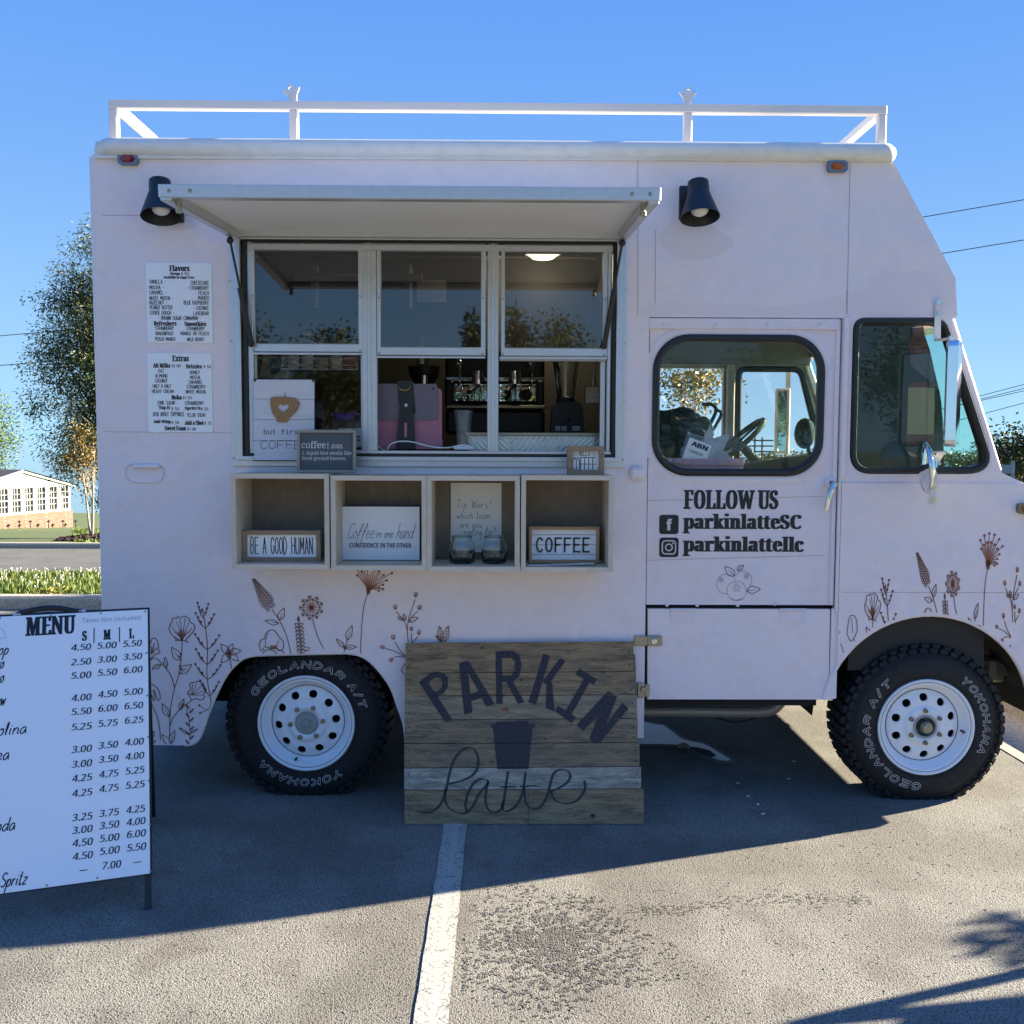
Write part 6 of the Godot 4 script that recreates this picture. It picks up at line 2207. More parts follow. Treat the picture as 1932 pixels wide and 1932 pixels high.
func build_prints() -> void:
	var outline := poly("z7", [[1668, 1085], [1655, 985], [1622, 890], [1580, 775], [1510, 672], [1430, 596], [1340, 563], [1200, 562], [860, 570], [720, 580], [648, 616], [580, 690], [520, 800], [470, 920], [425, 1050], [388, 1103], [330, 1119]])
	outline.append(Vector2(-1.6, 0.1))
	outline.append(Vector2(-0.4, 0.1))
	at_print = func(p: Vector2) -> Vector3: return Q("z7", p.x, p.y, 0.0016)
	print_clip = func(q: Vector3) -> bool: return q.y > 0.275 and q.y < 1.11 and not Geometry2D.is_point_in_polygon(Vector2(q.x, q.y), outline)
	var all := ["poppy_tall", "poppy_side", "daisy", "poppy_small", "berry_sprig", "wild_grass", "lily", "poppy_bowl", "grain", "fern", "dandelion", "trefoil", "firework", "buds", "leaf_trio"]
	var looks := {"poppy_tall": "tall poppy line print", "dandelion": "dandelion head line print", "grain": "seed spike line print", "firework": "rust spray-shaped flower print under the shelves"}
	for m in all:
		var p := motif(m)
		var o := part(truck, "flower_print", p[0] if p[0].v.size() else p[1], M.print_brown if p[0].v.size() else M.print_rust, looks.get(m, ""))
		if p[0].v.size() and p[1].v.size(): part(o, "rust_lines", p[1], M.print_rust)
	# the same garden, narrower, on the fender
	at_print = func(p: Vector2) -> Vector3: return Q("z5", 1420 + (p.x - 745) * 0.49, 157 + (p.y - 115) * 0.86, 0.0096)
	print_clip = func(q: Vector3) -> bool: return q.x > 1.552 and q.x < 2.60 and q.y < 1.5 and Vector2(q.x, q.y).distance_to(ARCH_C) > ARCH_R + 0.004
	for m in ["poppy_tall", "poppy_small", "berry_sprig", "grain", "fern", "dandelion", "trefoil", "firework", "buds", "leaf_trio", "poppy_bowl"]:
		var p := motif(m)
		if not p[0].v.size() and not p[1].v.size(): continue
		var o := part(truck, "flower_print", p[0] if p[0].v.size() else p[1], M.print_brown if p[0].v.size() else M.print_rust)
		if p[0].v.size() and p[1].v.size(): part(o, "rust_lines", p[1], M.print_rust)
	at_print = func(p: Vector2) -> Vector3: return Q("z5", p.x, p.y, 0.0096)
	var b := MB.new()
	bud_ink(b, 1034, 535, -3, -34)
	ink(b, [[1040, 562], [1062, 610], [1083, 680]])
	ink(b, [[1085, 540], [1096, 470], [1112, 455], [1128, 470], [1134, 530], [1112, 575], [1098, 575], [1085, 540]], 0.004, 2)
	ink(b, [[1112, 540], [1108, 470]], 0.003, 1)
	ink(b, [[1118, 570], [1135, 605], [1150, 560]], 0.003)
	leaf_ink(b, 1135, 605, 1112, 612, 0.3)
	for k in 4: leaf_ink(b, 1040 + k * 3, 830 - k * 12, 1022 + k * 11, 770 - (k % 2) * 50, 0.2)
	part(truck, "flower_print", b, M.print_brown)
	# door lettering
	var t := Transform3D(Basis(), Vector3(0, 0, -0.0088))
	for s in [["FOLLOW US", 468, 178, 1305, 342, "poster"], ["parkinlatteSC", 462, 384, 1507, 557, "poster"], ["parkinlattellc", 460, 583, 1528, 756, "poster"]]:
		text(truck, s[0], s[5], rect("y8", s[1], s[2], s[3], s[4], -0.009), t, M.print_black, "door_lettering")
	for k in 2:
		var r := rect("y8", 255, [394, 593][k], 428, [563, 765][k], -0.009)
		b = MB.new()
		b.sheet(rrect(r, 0.014, 5), -0.0088)
		var badge := part(truck, "badge", b, M.print_black)
		mat("badge_light", lin(0.70, 0.60, 0.62), 0.5)
		if k == 0:
			text(badge, "f", "fat", rect("y8", 318, 428, 370, 530, -0.009), Transform3D(Basis(), Vector3(0, 0, -0.0082)), M.badge_light, "badge_mark")
		else:
			b = MB.new()
			var c := r.get_center()
			var o := rrect(Rect2(c.x - 0.034, c.y - 0.034, 0.068, 0.068), 0.018, 5)
			b.ring(o, grown(o, -0.0055), -0.0086, -0.0078)
			b.ring(disc(c, 0.0185, 24), disc(c, 0.0125, 24), -0.0086, -0.0078)
			b.sheet(disc(c + Vector2(0.019, 0.019), 0.0042, 10), -0.0080)
			part(badge, "badge_mark", b, M.badge_light)
	# blueberries
	at_print = func(p: Vector2) -> Vector3: return Q("y8", p.x, p.y, -0.0086)
	print_clip = func(_q: Vector3) -> bool: return true
	b = MB.new()
	var arc := func(cx: float, cy: float, r: float, a0: float, a1: float) -> void:
		var pts := []
		for k in 25: pts.append([cx + cos(lerpf(a0, a1, k / 24.0)) * r, cy + sin(lerpf(a0, a1, k / 24.0)) * r])
		ink(b, pts, 0.0017, 1)
	arc.call(937, 1062, 86, 0, TAU)
	arc.call(937, 1066, 76, 0.9, 2.3)
	arc.call(845, 1000, 86, 1.45, 5.95)
	arc.call(993, 968, 78, 3.7, 7.05)
	for q in [[937, 1035, 40], [800, 965, 26], [1022, 930, 26]]:
		var pts := []
		for k in 11:
			var a := TAU * k / 10 - PI / 2
			var rr: float = q[2] * (1.0 if k % 2 == 0 else 0.62)
			pts.append([q[0] + cos(a) * rr, q[1] + sin(a) * rr])
		ink(b, pts, 0.0017, 1)
		arc.call(q[0], q[1], q[2] * 0.35, 0, TAU)
	for q in [[920, 930, 832, 846], [945, 885, 998, 835], [1025, 1062, 1146, 1046]]: leaf_ink(b, q[0], q[1], q[2], q[3], 0.3)
	part(truck, "berry_print", b, M.print_line, "line print of three blueberries")

# ================================================================ inside the serving window
func box3(c: Vector3, s: Vector3, bevel := 0.0, t := Basis()) -> MB:
	var b := MB.new()
	b.box(c, s, t, bevel)
	return b

func pot(p: Vector3, prof: Array, seg := 18, sm := false) -> MB:
	var b := MB.new()
	b.lathe(prof, seg, Transform3D(Basis(), p), sm)
	return b

func build_kitchen() -> void:
	# lining: back wall, end walls, ceiling, floor
	part(truck, "kitchen_back_wall", box3(Vector3(-0.64, 1.75, -2.09), Vector3(2.46, 2.40, 0.04)), M.kitchen_wall)
	part(truck, "partition", box3(Vector3(0.60, 1.77, -1.07), Vector3(0.03, 2.44, 2.0)), M.kitchen_dark)
	part(truck, "kitchen_end_wall", box3(Vector3(-1.855, 1.77, -1.07), Vector3(0.02, 2.44, 2.0)), M.kitchen_wall)
	part(truck, "kitchen_ceiling", box3(Vector3(-0.64, 2.985, -1.07), Vector3(2.46, 0.03, 2.0)), M.kitchen_wall)
	# round ceiling lamp, lit
	var lc := Q("z2", 1485, 356, -1.78)
	var lamp := thing("ceiling_lamp", "round lit ceiling lamp seen in the right upper window", "lamp", Vector3(lc.x, 2.93, lc.z))
	var gm := mat("lamp_glow", Color(1, 0.96, 0.86), 0.5)
	gm.emission_enabled = true
	gm.emission = Color(1, 0.93, 0.78)
	gm.emission_energy_multiplier = 1.6
	part(lamp, "diffuser", pot(Vector3(lc.x, 2.93, lc.z), [Vector2(0.0, -0.035), Vector2(0.07, -0.028), Vector2(0.105, 0.0), Vector2(0.0, 0.0)], 24, true), gm)
	part(lamp, "base_ring", pot(Vector3(lc.x, 2.93, lc.z), [Vector2(0.10, -0.002), Vector2(0.115, -0.002), Vector2(0.115, 0.035), Vector2(0.0, 0.035)], 24), M.sign_white)
	var om := OmniLight3D.new()
	om.name = "ceiling_lamp_light"
	om.light_energy = 0.05
	om.light_color = Color(1, 0.93, 0.78)
	om.light_size = 0.1
	om.omni_range = 6.0
	om.omni_attenuation = 2.0
	om.shadow_enabled = true
	om.position = Vector3(lc.x, 2.86, lc.z)
	add_child(om)
	# counters
	var ct := thing("front_counter", "kitchen counter behind the serving window with diamond plate edge", "counter", Vector3(-0.4, 0.58, -0.32))
	part(ct, "top", box3(Vector3(-0.40, 1.632, -0.30), Vector3(1.72, 0.03, 0.40), 0.005), M.aluminium)
	part(ct, "cabinet", box3(Vector3(-0.40, 1.10, -0.32), Vector3(1.70, 1.03, 0.36)), M.kitchen_dark)
	var dp := rect("z2", 1140, 1182, 1752, 1248, -0.20)
	part(ct, "plate_panel", box3(Vector3(dp.get_center().x, dp.get_center().y, -0.205), Vector3(dp.size.x, dp.size.y + 0.02, 0.01)), M.aluminium)
	var b := MB.new()
	var k := 0
	var y := dp.position.y + 0.006
	while y < dp.end.y:
		var x := dp.position.x + 0.01 + (0.014 if k % 2 else 0.0)
		while x < dp.end.x:
			b.box(Vector3(x, y, -0.199), Vector3(0.024, 0.006, 0.005), Basis(Vector3.BACK, 0.75 if (int(x * 1000) / 14 + k) % 2 else -0.75), 0.002)
			x += 0.028
		y += 0.014
		k += 1
	var lugs := part(ct, "plate_lugs", b, M.chrome)
	lugs.set_meta("kind", "stuff")
	part(ct, "shelf_edge", box3(Vector3(dp.get_center().x, dp.end.y + 0.012, -0.20), Vector3(dp.size.x + 0.02, 0.018, 0.03), 0.003), M.zinc)
	var bc := thing("back_counter", "dark back counter carrying the espresso machine", "counter", Vector3(-0.4, 0.58, -1.75))
	part(bc, "top", box3(Vector3(-0.55, 1.42, -1.74), Vector3(2.2, 0.04, 0.6), 0.005), M.kitchen_dark)
	part(bc, "cabinet", box3(Vector3(-0.55, 0.99, -1.76), Vector3(2.2, 0.82, 0.54)), M.kitchen_dark)
	build_espresso()
	build_blender()
	build_grinder()
	build_tablet()
	# clear cup on the sill, on a white reader
	var cp := Q("z2", 1120, 1236, -0.10)
	var cupt := thing("plastic_cup", "tall clear plastic cup standing on the serving sill", "cup", Vector3(cp.x, cp.y + 0.01, cp.z))
	var ch := Q2("z2", 1120, 1065, -0.10).y - cp.y
	part(cupt, "cup_wall", pot(Vector3(cp.x, cp.y + 0.012, cp.z), [Vector2(0.0, 0.0), Vector2(0.029, 0.0), Vector2(0.030, 0.006), Vector2(0.041, ch - 0.028), Vector2(0.043, ch - 0.026), Vector2(0.045, ch - 0.012), Vector2(0.047, ch - 0.012), Vector2(0.047, ch - 0.006)], 28), M.clear_plastic)
	var rd := thing("card_reader", "small white card reader under the plastic cup", "card reader", Vector3(cp.x, cp.y - 0.006, cp.z))
	part(rd, "case", box3(Vector3(cp.x + 0.005, cp.y + 0.003, cp.z), Vector3(0.10, 0.016, 0.08), 0.005), M.sign_white)
	# white cord
	b = MB.new()
	b.tube(smooth([Q("z2", 725, 1205, -0.12), Q("z2", 735, 1232, -0.10), Q("z2", 765, 1244, -0.08), Q("z2", 785, 1215, -0.07), Q("z2", 830, 1202, -0.07), Q("z2", 890, 1206, -0.07), Q("z2", 960, 1224, -0.07), Q("z2", 1040, 1232, -0.07), Q("z2", 1110, 1220, -0.07), Q("z2", 1150, 1226, -0.07), Q("z2", 1172, 1242, -0.07)], 5), 0.0035, 7)
	var cord := part(self, "charging_cord", b, M.sign_white)
	tag(cord, "white charging cord curling in front of the tablet stand", "cord")
	# behind the left lower pane: purple lidded tub, dark bottle, card sign, paper holder, wire rack with jars
	var tb := rect("y4", 805, 690, 1075, 850, -0.22)
	var tub := thing("food_tub", "clear food tub with a purple clip lid", "tub", Vector3(tb.get_center().x, 1.64, -0.22))
	mat("purple", lin(0.13, 0.045, 0.34), 0.4)
	part(tub, "bowl", box3(Vector3(tb.get_center().x, tb.position.y + 0.02, -0.26), Vector3(tb.size.x, tb.size.y * 0.95, 0.14), 0.012), M.clear_plastic)
	part(tub, "lid", box3(Vector3(tb.get_center().x, tb.end.y - 0.01, -0.26), Vector3(tb.size.x * 0.96, 0.022, 0.15), 0.008), M.purple)
	part(tub, "clip", box3(Vector3(tb.get_center().x, tb.end.y - 0.022, -0.182), Vector3(tb.size.x * 0.55, 0.03, 0.008), 0.003), M.purple)
	var bo := Q("y4", 695, 860, -0.2)
	var bot := thing("dark_bottle", "dark bottle standing beside the whitewashed sign", "bottle", Vector3(bo.x, 1.647, -0.2))
	part(bot, "body", pot(Vector3(bo.x, 1.647, -0.2), [Vector2(0.0, 0.0), Vector2(0.034, 0.0), Vector2(0.034, 0.15), Vector2(0.022, 0.175), Vector2(0.0, 0.175)]), M.black_plastic)
	var tk := thing("paper_bag", "crumpled clear bag above the dark bottle", "bag", Vector3(bo.x, 1.822, -0.2))
	part(tk, "bag", pot(Vector3(bo.x + 0.004, 1.822, -0.2), [Vector2(0.024, 0.0), Vector2(0.028, 0.03), Vector2(0.016, 0.08), Vector2(0.006, 0.085)], 7), M.clear_plastic)
	var cs := rect("y4", 878, 832, 1098, 1010, -0.085)
	var card := thing("card_sign", "white payment card sign half hidden behind the slate sign", "sign", Vector3(cs.get_center().x, cs.position.y, -0.085))
	part(card, "card", box3(Vector3(cs.get_center().x, cs.get_center().y, -0.09), Vector3(cs.size.x, cs.size.y, 0.008), 0.003), M.sign_white)
	b = MB.new()
	for q in [[1052, 905, 1080, 918], [1052, 938, 1080, 950]]:
		var r := rect("y4", q[0], q[1], q[2], q[3], -0.085)
		b.box(Vector3(r.get_center().x, r.get_center().y, -0.085), Vector3(r.size.x, r.size.y, 0.001))
	part(card, "print", b, M.print_black)
	var ph := thing("towel_holder", "grey metal towel dispenser with a curved slot", "dispenser", Q("y4", 270, 350, -0.7))
	var o := poly("y4", [[130, 358], [178, 130], [400, 130], [412, 358]], -0.7)
	b = MB.new()
	b.plate(o, [round_poly([Q2("y4", 248, 120 + 20, -0.7), Q2("y4", 360, 140, -0.7), Q2("y4", 322, 326, -0.7), Q2("y4", 215, 326, -0.7)], [0, 0, 0.03, 0.03], 4)], -0.705, -0.70)
	part(ph, "front", b, M.aluminium)
	part(ph, "case", box3(Q("y4", 270, 245, -0.78), Vector3(0.16, 0.19, 0.12)), M.kitchen_dark)
	build_rack_of_jars()
	# shelf pipes and papers on the back wall, seen faintly in the upper panes
	var pv := thing("pipe_shelf", "white pipe shelf frame under the kitchen ceiling", "shelf", Q("z2", 440, 430, -1.5))
	b = MB.new()
	b.tube([Q("z2", 340, 445, -1.5), Q("z2", 930, 450, -1.5)], 0.026, 10)
	part(pv, "pipe", b, M.sign_white)
	for x in [435, 865]:
		b = MB.new()
		b.tube([Q("z2", x, 395, -1.5), Q("z2", x, 590, -1.5)], 0.026, 10)
		part(pv, "pipe", b, M.sign_white)
	var nt := rect("z2", 905, 460, 1040, 560, -2.05)
	var note := thing("wall_notice", "pale paper notice on the kitchen back wall", "notice", Vector3(nt.get_center().x, nt.position.y, -2.06))
	part(note, "sheet", box_at(nt, -2.068, -2.064), M.paper)

func build_rack_of_jars() -> void:
	var z := -0.30
	var r := rect("y4", 375, 140, 1072, 285, z)
	var t := thing("wire_rack", "hanging wire rack holding jars behind the left window", "rack", Vector3(r.get_center().x, r.position.y, z))
	for y in [r.position.y, r.position.y + 0.022, r.position.y + 0.055]:
		var b := MB.new()
		b.tube([Vector3(r.position.x, y, z + 0.05), Vector3(r.end.x, y, z + 0.05)], 0.0025, 6)
		part(t, "wire", b, M.chrome)
	for x in [r.position.x, r.end.x]:
		var b := MB.new()
		b.tube([Vector3(x, r.position.y, z + 0.05), Vector3(x, r.end.y + 0.18, z + 0.05)], 0.003, 6)
		part(t, "wire", b, M.chrome)
	part(t, "tray", box3(Vector3(r.get_center().x, r.position.y + 0.002, z - 0.02), Vector3(r.size.x, 0.004, 0.14)), M.chrome)
	mat("jar_fill", lin(0.45, 0.36, 0.26), 0.8)
	mat("jar_pink", lin(0.45, 0.12, 0.12), 0.6)
	var cols := [M.sign_white, M.sign_white, M.jar_fill, M.sign_white, M.jar_pink]
	var words := ["white jar at the left end of the wire rack", "second white jar on the wire rack", "jar of brown toppings in the middle of the wire rack", "white jar right of the brown toppings jar", "pink labelled jar at the right end of the wire rack"]
	for k in 5:
		var x := r.position.x + r.size.x * (0.11 + 0.195 * k)
		var at := Vector3(x, r.position.y + 0.005, z - 0.01)
		var j := thing("topping_jar", words[k], "jar", at, "jars on the wire rack")
		part(j, "jar", pot(at, [Vector2(0.0, 0.0), Vector2(0.030, 0.0), Vector2(0.031, 0.10), Vector2(0.027, 0.115)], 16), M.clear_plastic)
		part(j, "contents", pot(at, [Vector2(0.0, 0.003), Vector2(0.027, 0.003), Vector2(0.027, [0.07, 0.08, 0.05, 0.075, 0.085][k]), Vector2(0.0, [0.07, 0.08, 0.05, 0.075, 0.085][k])], 14), cols[k])
		part(j, "lid", pot(at, [Vector2(0.0, 0.138), Vector2(0.031, 0.138), Vector2(0.031, 0.115), Vector2(0.0, 0.115)], 16), M.sign_white)

func build_espresso() -> void:
	var z := -1.30
	var body := rect("y5", 130, 120, 1120, 910, z)
	var t := thing("espresso_machine", "black two-group espresso machine with a mirrored back panel", "coffee machine", Vector3(body.get_center().x, 1.44, z - 0.2))
	# upper housing, back, lower housing, drip tray
	var hi := rect("y5", 130, 60, 1120, 360, z)
	part(t, "upper_housing", box_at(hi, z - 0.45, z - 0.16, 0.02), M.black_metal)
	part(t, "back", box_at(rect("y5", 130, 360, 1110, 640, z - 0.3), z - 0.5, z - 0.42), M.black_metal)
	part(t, "side", box_at(rect("y5", 150, 385, 225, 630, z), z - 0.42, z - 0.02, 0.01), M.black_metal)
	part(t, "side", box_at(rect("y5", 1030, 385, 1105, 630, z), z - 0.42, z - 0.02, 0.01), M.black_metal)
	var mp := rect("y5", 225, 395, 1030, 590, z - 0.18)
	part(t, "mirror_panel", box_at(mp, z - 0.2, z - 0.18, 0.002), M.mirror_glass)
	part(t, "cup_rail", box_at(rect("y5", 160, 360, 1105, 388, z), z - 0.01, z + 0.01, 0.003), M.chrome)
	part(t, "drip_tray", box_at(rect("y5", 155, 632, 1112, 670, z), z - 0.25, z + 0.06, 0.008), M.zinc)
	part(t, "lower_housing", box_at(rect("y5", 150, 672, 1110, 912, z), z - 0.45, z + 0.02, 0.02), M.black_metal)
	for x in [465, 820]:
		var c := Q("y5", x, 300, z + 0.02)
		var g := part(t, "group_head", pot(c + Vector3(0, -0.05, 0), [Vector2(0.0, -0.03), Vector2(0.036, -0.03), Vector2(0.040, 0.0), Vector2(0.036, 0.05), Vector2(0.0, 0.055)], 18), M.chrome)
		var b := MB.new()
		b.tube([c + Vector3(0, -0.085, 0.02), c + Vector3(-0.03, -0.11, 0.10), c + Vector3(-0.05, -0.135, 0.17)], [0.014, 0.013, 0.015], 8)
		part(g, "portafilter_handle", b, M.black_plastic)
	for x in [285, 985]:
		var b := MB.new()
		b.tube(smooth([Q("y5", x - 8, 200, z), Q("y5", x, 300, z + 0.04), Q("y5", x + 4, 400, z + 0.05), Q("y5", x - 20, 450, z + 0.03)], 4), 0.007, 8)
		part(t, "steam_wand", b, M.chrome)
		b = MB.new()
		b.blob(Q("y5", x - 8, 230, z), Vector3(0.024, 0.03, 0.024), 10, 6)
		part(t, "steam_knob", b, M.chrome)
	var b := MB.new()
	var gc := Q("y5", 930, 528, z - 0.15)
	b.lathe([Vector2(0.0, 0.02), Vector2(0.034, 0.02), Vector2(0.036, 0.0), Vector2(0.0, 0.0)], 20, Transform3D(Basis(Vector3.RIGHT, PI / 2), gc))
	part(t, "pressure_gauge", b, M.black_plastic)
	var words := ["left shot glass on the espresso drip tray", "middle shot glass on the espresso drip tray", "shot glass under the right group head"]
	var k := 0
	for x in [412, 500, 842]:
		var p := Q("y5", x, 588, z + 0.03)
		var gl := thing("shot_glass", words[k], "glass", p, "shot glasses on the espresso machine")
		part(gl, "glass", pot(p, [Vector2(0.0, 0.0), Vector2(0.022, 0.0), Vector2(0.031, 0.095), Vector2(0.029, 0.095), Vector2(0.020, 0.008), Vector2(0.0, 0.008)], 16), M.jar_glass)
		k += 1

func build_blender() -> void:
	var z := -0.75
	var c := Q("y5", 1325, 900, z)
	var t := thing("blender", "black blender with a tall clear jar behind the right window", "blender", Vector3(c.x, c.y, z))
	var b := MB.new()
	b.prism(poly("y5", [[1160, 905], [1185, 640], [1240, 600], [1430, 600], [1465, 640], [1490, 905]], z), z - 0.12, z + 0.05)
	part(t, "motor_base", b, M.black_plastic)
	b = MB.new()
	b.lathe([Vector2(0.014, 0), Vector2(0.012, 0.016), Vector2(0, 0.018)], 14, Transform3D(Basis(Vector3.RIGHT, PI / 2), Q("y5", 1330, 760, z + 0.05)))
	part(t, "dial", b, M.black_metal)
	for q in [[1210, 832, 1258, 875], [1270, 832, 1320, 875], [1370, 832, 1450, 875]]: part(t, "label_plate", box_at(rect("y5", q[0], q[1], q[2], q[3], z + 0.05), z + 0.051, z + 0.053), M.print_grey)
	var jt := Q("y5", 1310, 570, z - 0.03)
	var jh := Q2("y5", 1310, 205, z - 0.03).y - jt.y
	part(t, "jar", pot(jt, [Vector2(0.045, 0.0), Vector2(0.058, jh * 0.5), Vector2(0.072, jh), Vector2(0.068, jh), Vector2(0.054, jh * 0.5), Vector2(0.041, 0.01), Vector2(0.0, 0.01)], 4), M.jar_glass)
	part(t, "jar_collar", pot(jt + Vector3(0, -0.02, 0), [Vector2(0.0, 0.0), Vector2(0.055, 0.0), Vector2(0.05, 0.025), Vector2(0.0, 0.025)], 16), M.black_plastic)
	part(t, "jar_lid", pot(jt + Vector3(0, jh, 0), [Vector2(0.075, 0.0), Vector2(0.075, 0.02), Vector2(0.0, 0.03)], 16), M.black_plastic)
	# stand under the blender
	var st := thing("appliance_stand", "low dark stand carrying the blender", "stand", Vector3(c.x, 1.0, z))
	part(st, "top", box3(Vector3(c.x, c.y - 0.016, z - 0.04), Vector3(0.34, 0.03, 0.34), 0.004), M.kitchen_dark)
	part(st, "body", box3(Vector3(c.x, (c.y + 0.58) / 2.0 - 0.03, z - 0.04), Vector3(0.30, c.y - 0.64, 0.30)), M.kitchen_dark)
	# outlet box and conduit on the partition
	var ob := rect("y5", 1500, 445, 1640, 615, -0.55)
	var ot := thing("outlet_box", "grey electrical outlet box beside the blender jar", "outlet", Vector3(ob.get_center().x, ob.position.y, -0.57))
	part(ot, "box", box_at(ob, -0.62, -0.56, 0.004), M.zinc)
	for y in [525, 580]:
		b = MB.new()
		b.lathe([Vector2(0.011, 0), Vector2(0.010, 0.005), Vector2(0, 0.005)], 12, Transform3D(Basis(Vector3.RIGHT, PI / 2), Q("y5", 1580, y, -0.56)))
		part(ot, "socket", b, M.print_grey)
	b = MB.new()
	b.tube(smooth([Q("y5", 1580, 445, -0.58), Q("y5", 1578, 380, -0.58), Q("y5", 1590, 300, -0.58), Q("y5", 1605, 205, -0.58)], 3), 0.008, 8)
	part(ot, "conduit", b, M.zinc)

func build_grinder() -> void:
	var z := -1.15
	var c := Q("y4", 1690, 300, z)
	var t := thing("coffee_grinder", "black coffee grinder with a steel chute behind the tablet", "grinder", Vector3(c.x, 1.44, z))
	part(t, "hopper", pot(c, [Vector2(0.04, -0.10), Vector2(0.085, -0.02), Vector2(0.095, 0.03), Vector2(0.0, 0.035)], 18), M.black_plastic)
	part(t, "chute", pot(Q("y4", 1670, 230, z), [Vector2(0.035, 0.0), Vector2(0.045, 0.16), Vector2(0.0, 0.16)], 16), M.chrome)
	part(t, "body", box3(Vector3(c.x, (c.y - 0.1 + 1.44) / 2.0, z - 0.02), Vector3(0.18, c.y - 0.1 - 1.44, 0.22), 0.02), M.black_plastic)
	part(t, "spout", pot(Q("y4", 1690, 415, z + 0.12), [Vector2(0.018, 0.0), Vector2(0.02, 0.05), Vector2(0.0, 0.05)], 12), M.chrome)

func build_tablet() -> void:
	var z := -0.16
	var t := thing("tablet_stand", "tablet in a pink case on a black adjustable stand", "tablet", Vector3(Q("y4", 1510, 1020, z).x, 1.647, z))
	mat("case_pink", lin(0.46, 0.17, 0.24), 0.5)
	mat("case_lilac", lin(0.17, 0.14, 0.18), 0.35)
	var b := MB.new()
	b.prism(rrect(rect("y4", 1255, 455, 1855, 945, z), 0.02, 5), z - 0.012, z)
	part(t, "case_cover", b, M.case_pink)
	b = MB.new()
	b.prism(rrect(rect("y4", 1255, 930, 1862, 1026, z), 0.008, 4), z - 0.008, z + 0.012)
	part(t, "case_fold", b, M.case_pink)
	b = MB.new()
	b.prism(rrect(rect("y4", 1255, 415, 1815, 752, z), 0.016, 5), z + 0.002, z + 0.010)
	var tb := part(t, "tablet_back", b, M.case_lilac)
	b = MB.new()
	b.prism(rrect(rect("y4", 1714, 438, 1792, 480, z), 0.008, 5), z + 0.010, z + 0.013)
	part(tb, "camera_bump", b, M.case_lilac)
	part(tb, "camera_lens", lathe_at(Q("y4", 1772, 458, z + 0.013), [Vector2(0.006, 0), Vector2(0.006, 0.001), Vector2(0, 0.001)], 12), M.black_plastic)
	b = MB.new()
	b.prism(poly("y4", [[1462, 590], [1580, 590], [1606, 1026], [1420, 1026]], z + 0.03), z + 0.022, z + 0.030)
	part(t, "stand_leg", b, M.black_metal)
	b = MB.new()
	b.prism(poly("y4", [[1436, 385], [1580, 385], [1606, 690], [1448, 600]], z + 0.02), z + 0.011, z + 0.019)
	part(t, "stand_arm", b, M.black_metal)
	b = MB.new()
	b.tube(smooth([Q("y4", 1452, 432, z + 0.024), Q("y4", 1462, 462, z + 0.03), Q("y4", 1505, 475, z + 0.03), Q("y4", 1545, 462, z + 0.03), Q("y4", 1556, 432, z + 0.024)], 4), 0.0035, 8)
	mat("brass", Color(0.75, 0.62, 0.38), 0.3, 0.8)
	part(t, "carry_ring", b, M.brass)
	part(t, "pivot", lathe_at(Q("y4", 1517, 614, z + 0.030), [Vector2(0.008, 0), Vector2(0.006, 0.004), Vector2(0, 0.004)], 12), M.sign_white)
	part(t, "slot", box_at(rect("y4", 1502, 780, 1526, 915, z + 0.03), z + 0.0302, z + 0.0312), M.case_pink)
	part(t, "foot", box3(Vector3(Q("y4", 1512, 1020, z).x, 1.652, z + 0.01), Vector3(0.14, 0.010, 0.13), 0.003), M.black_metal)

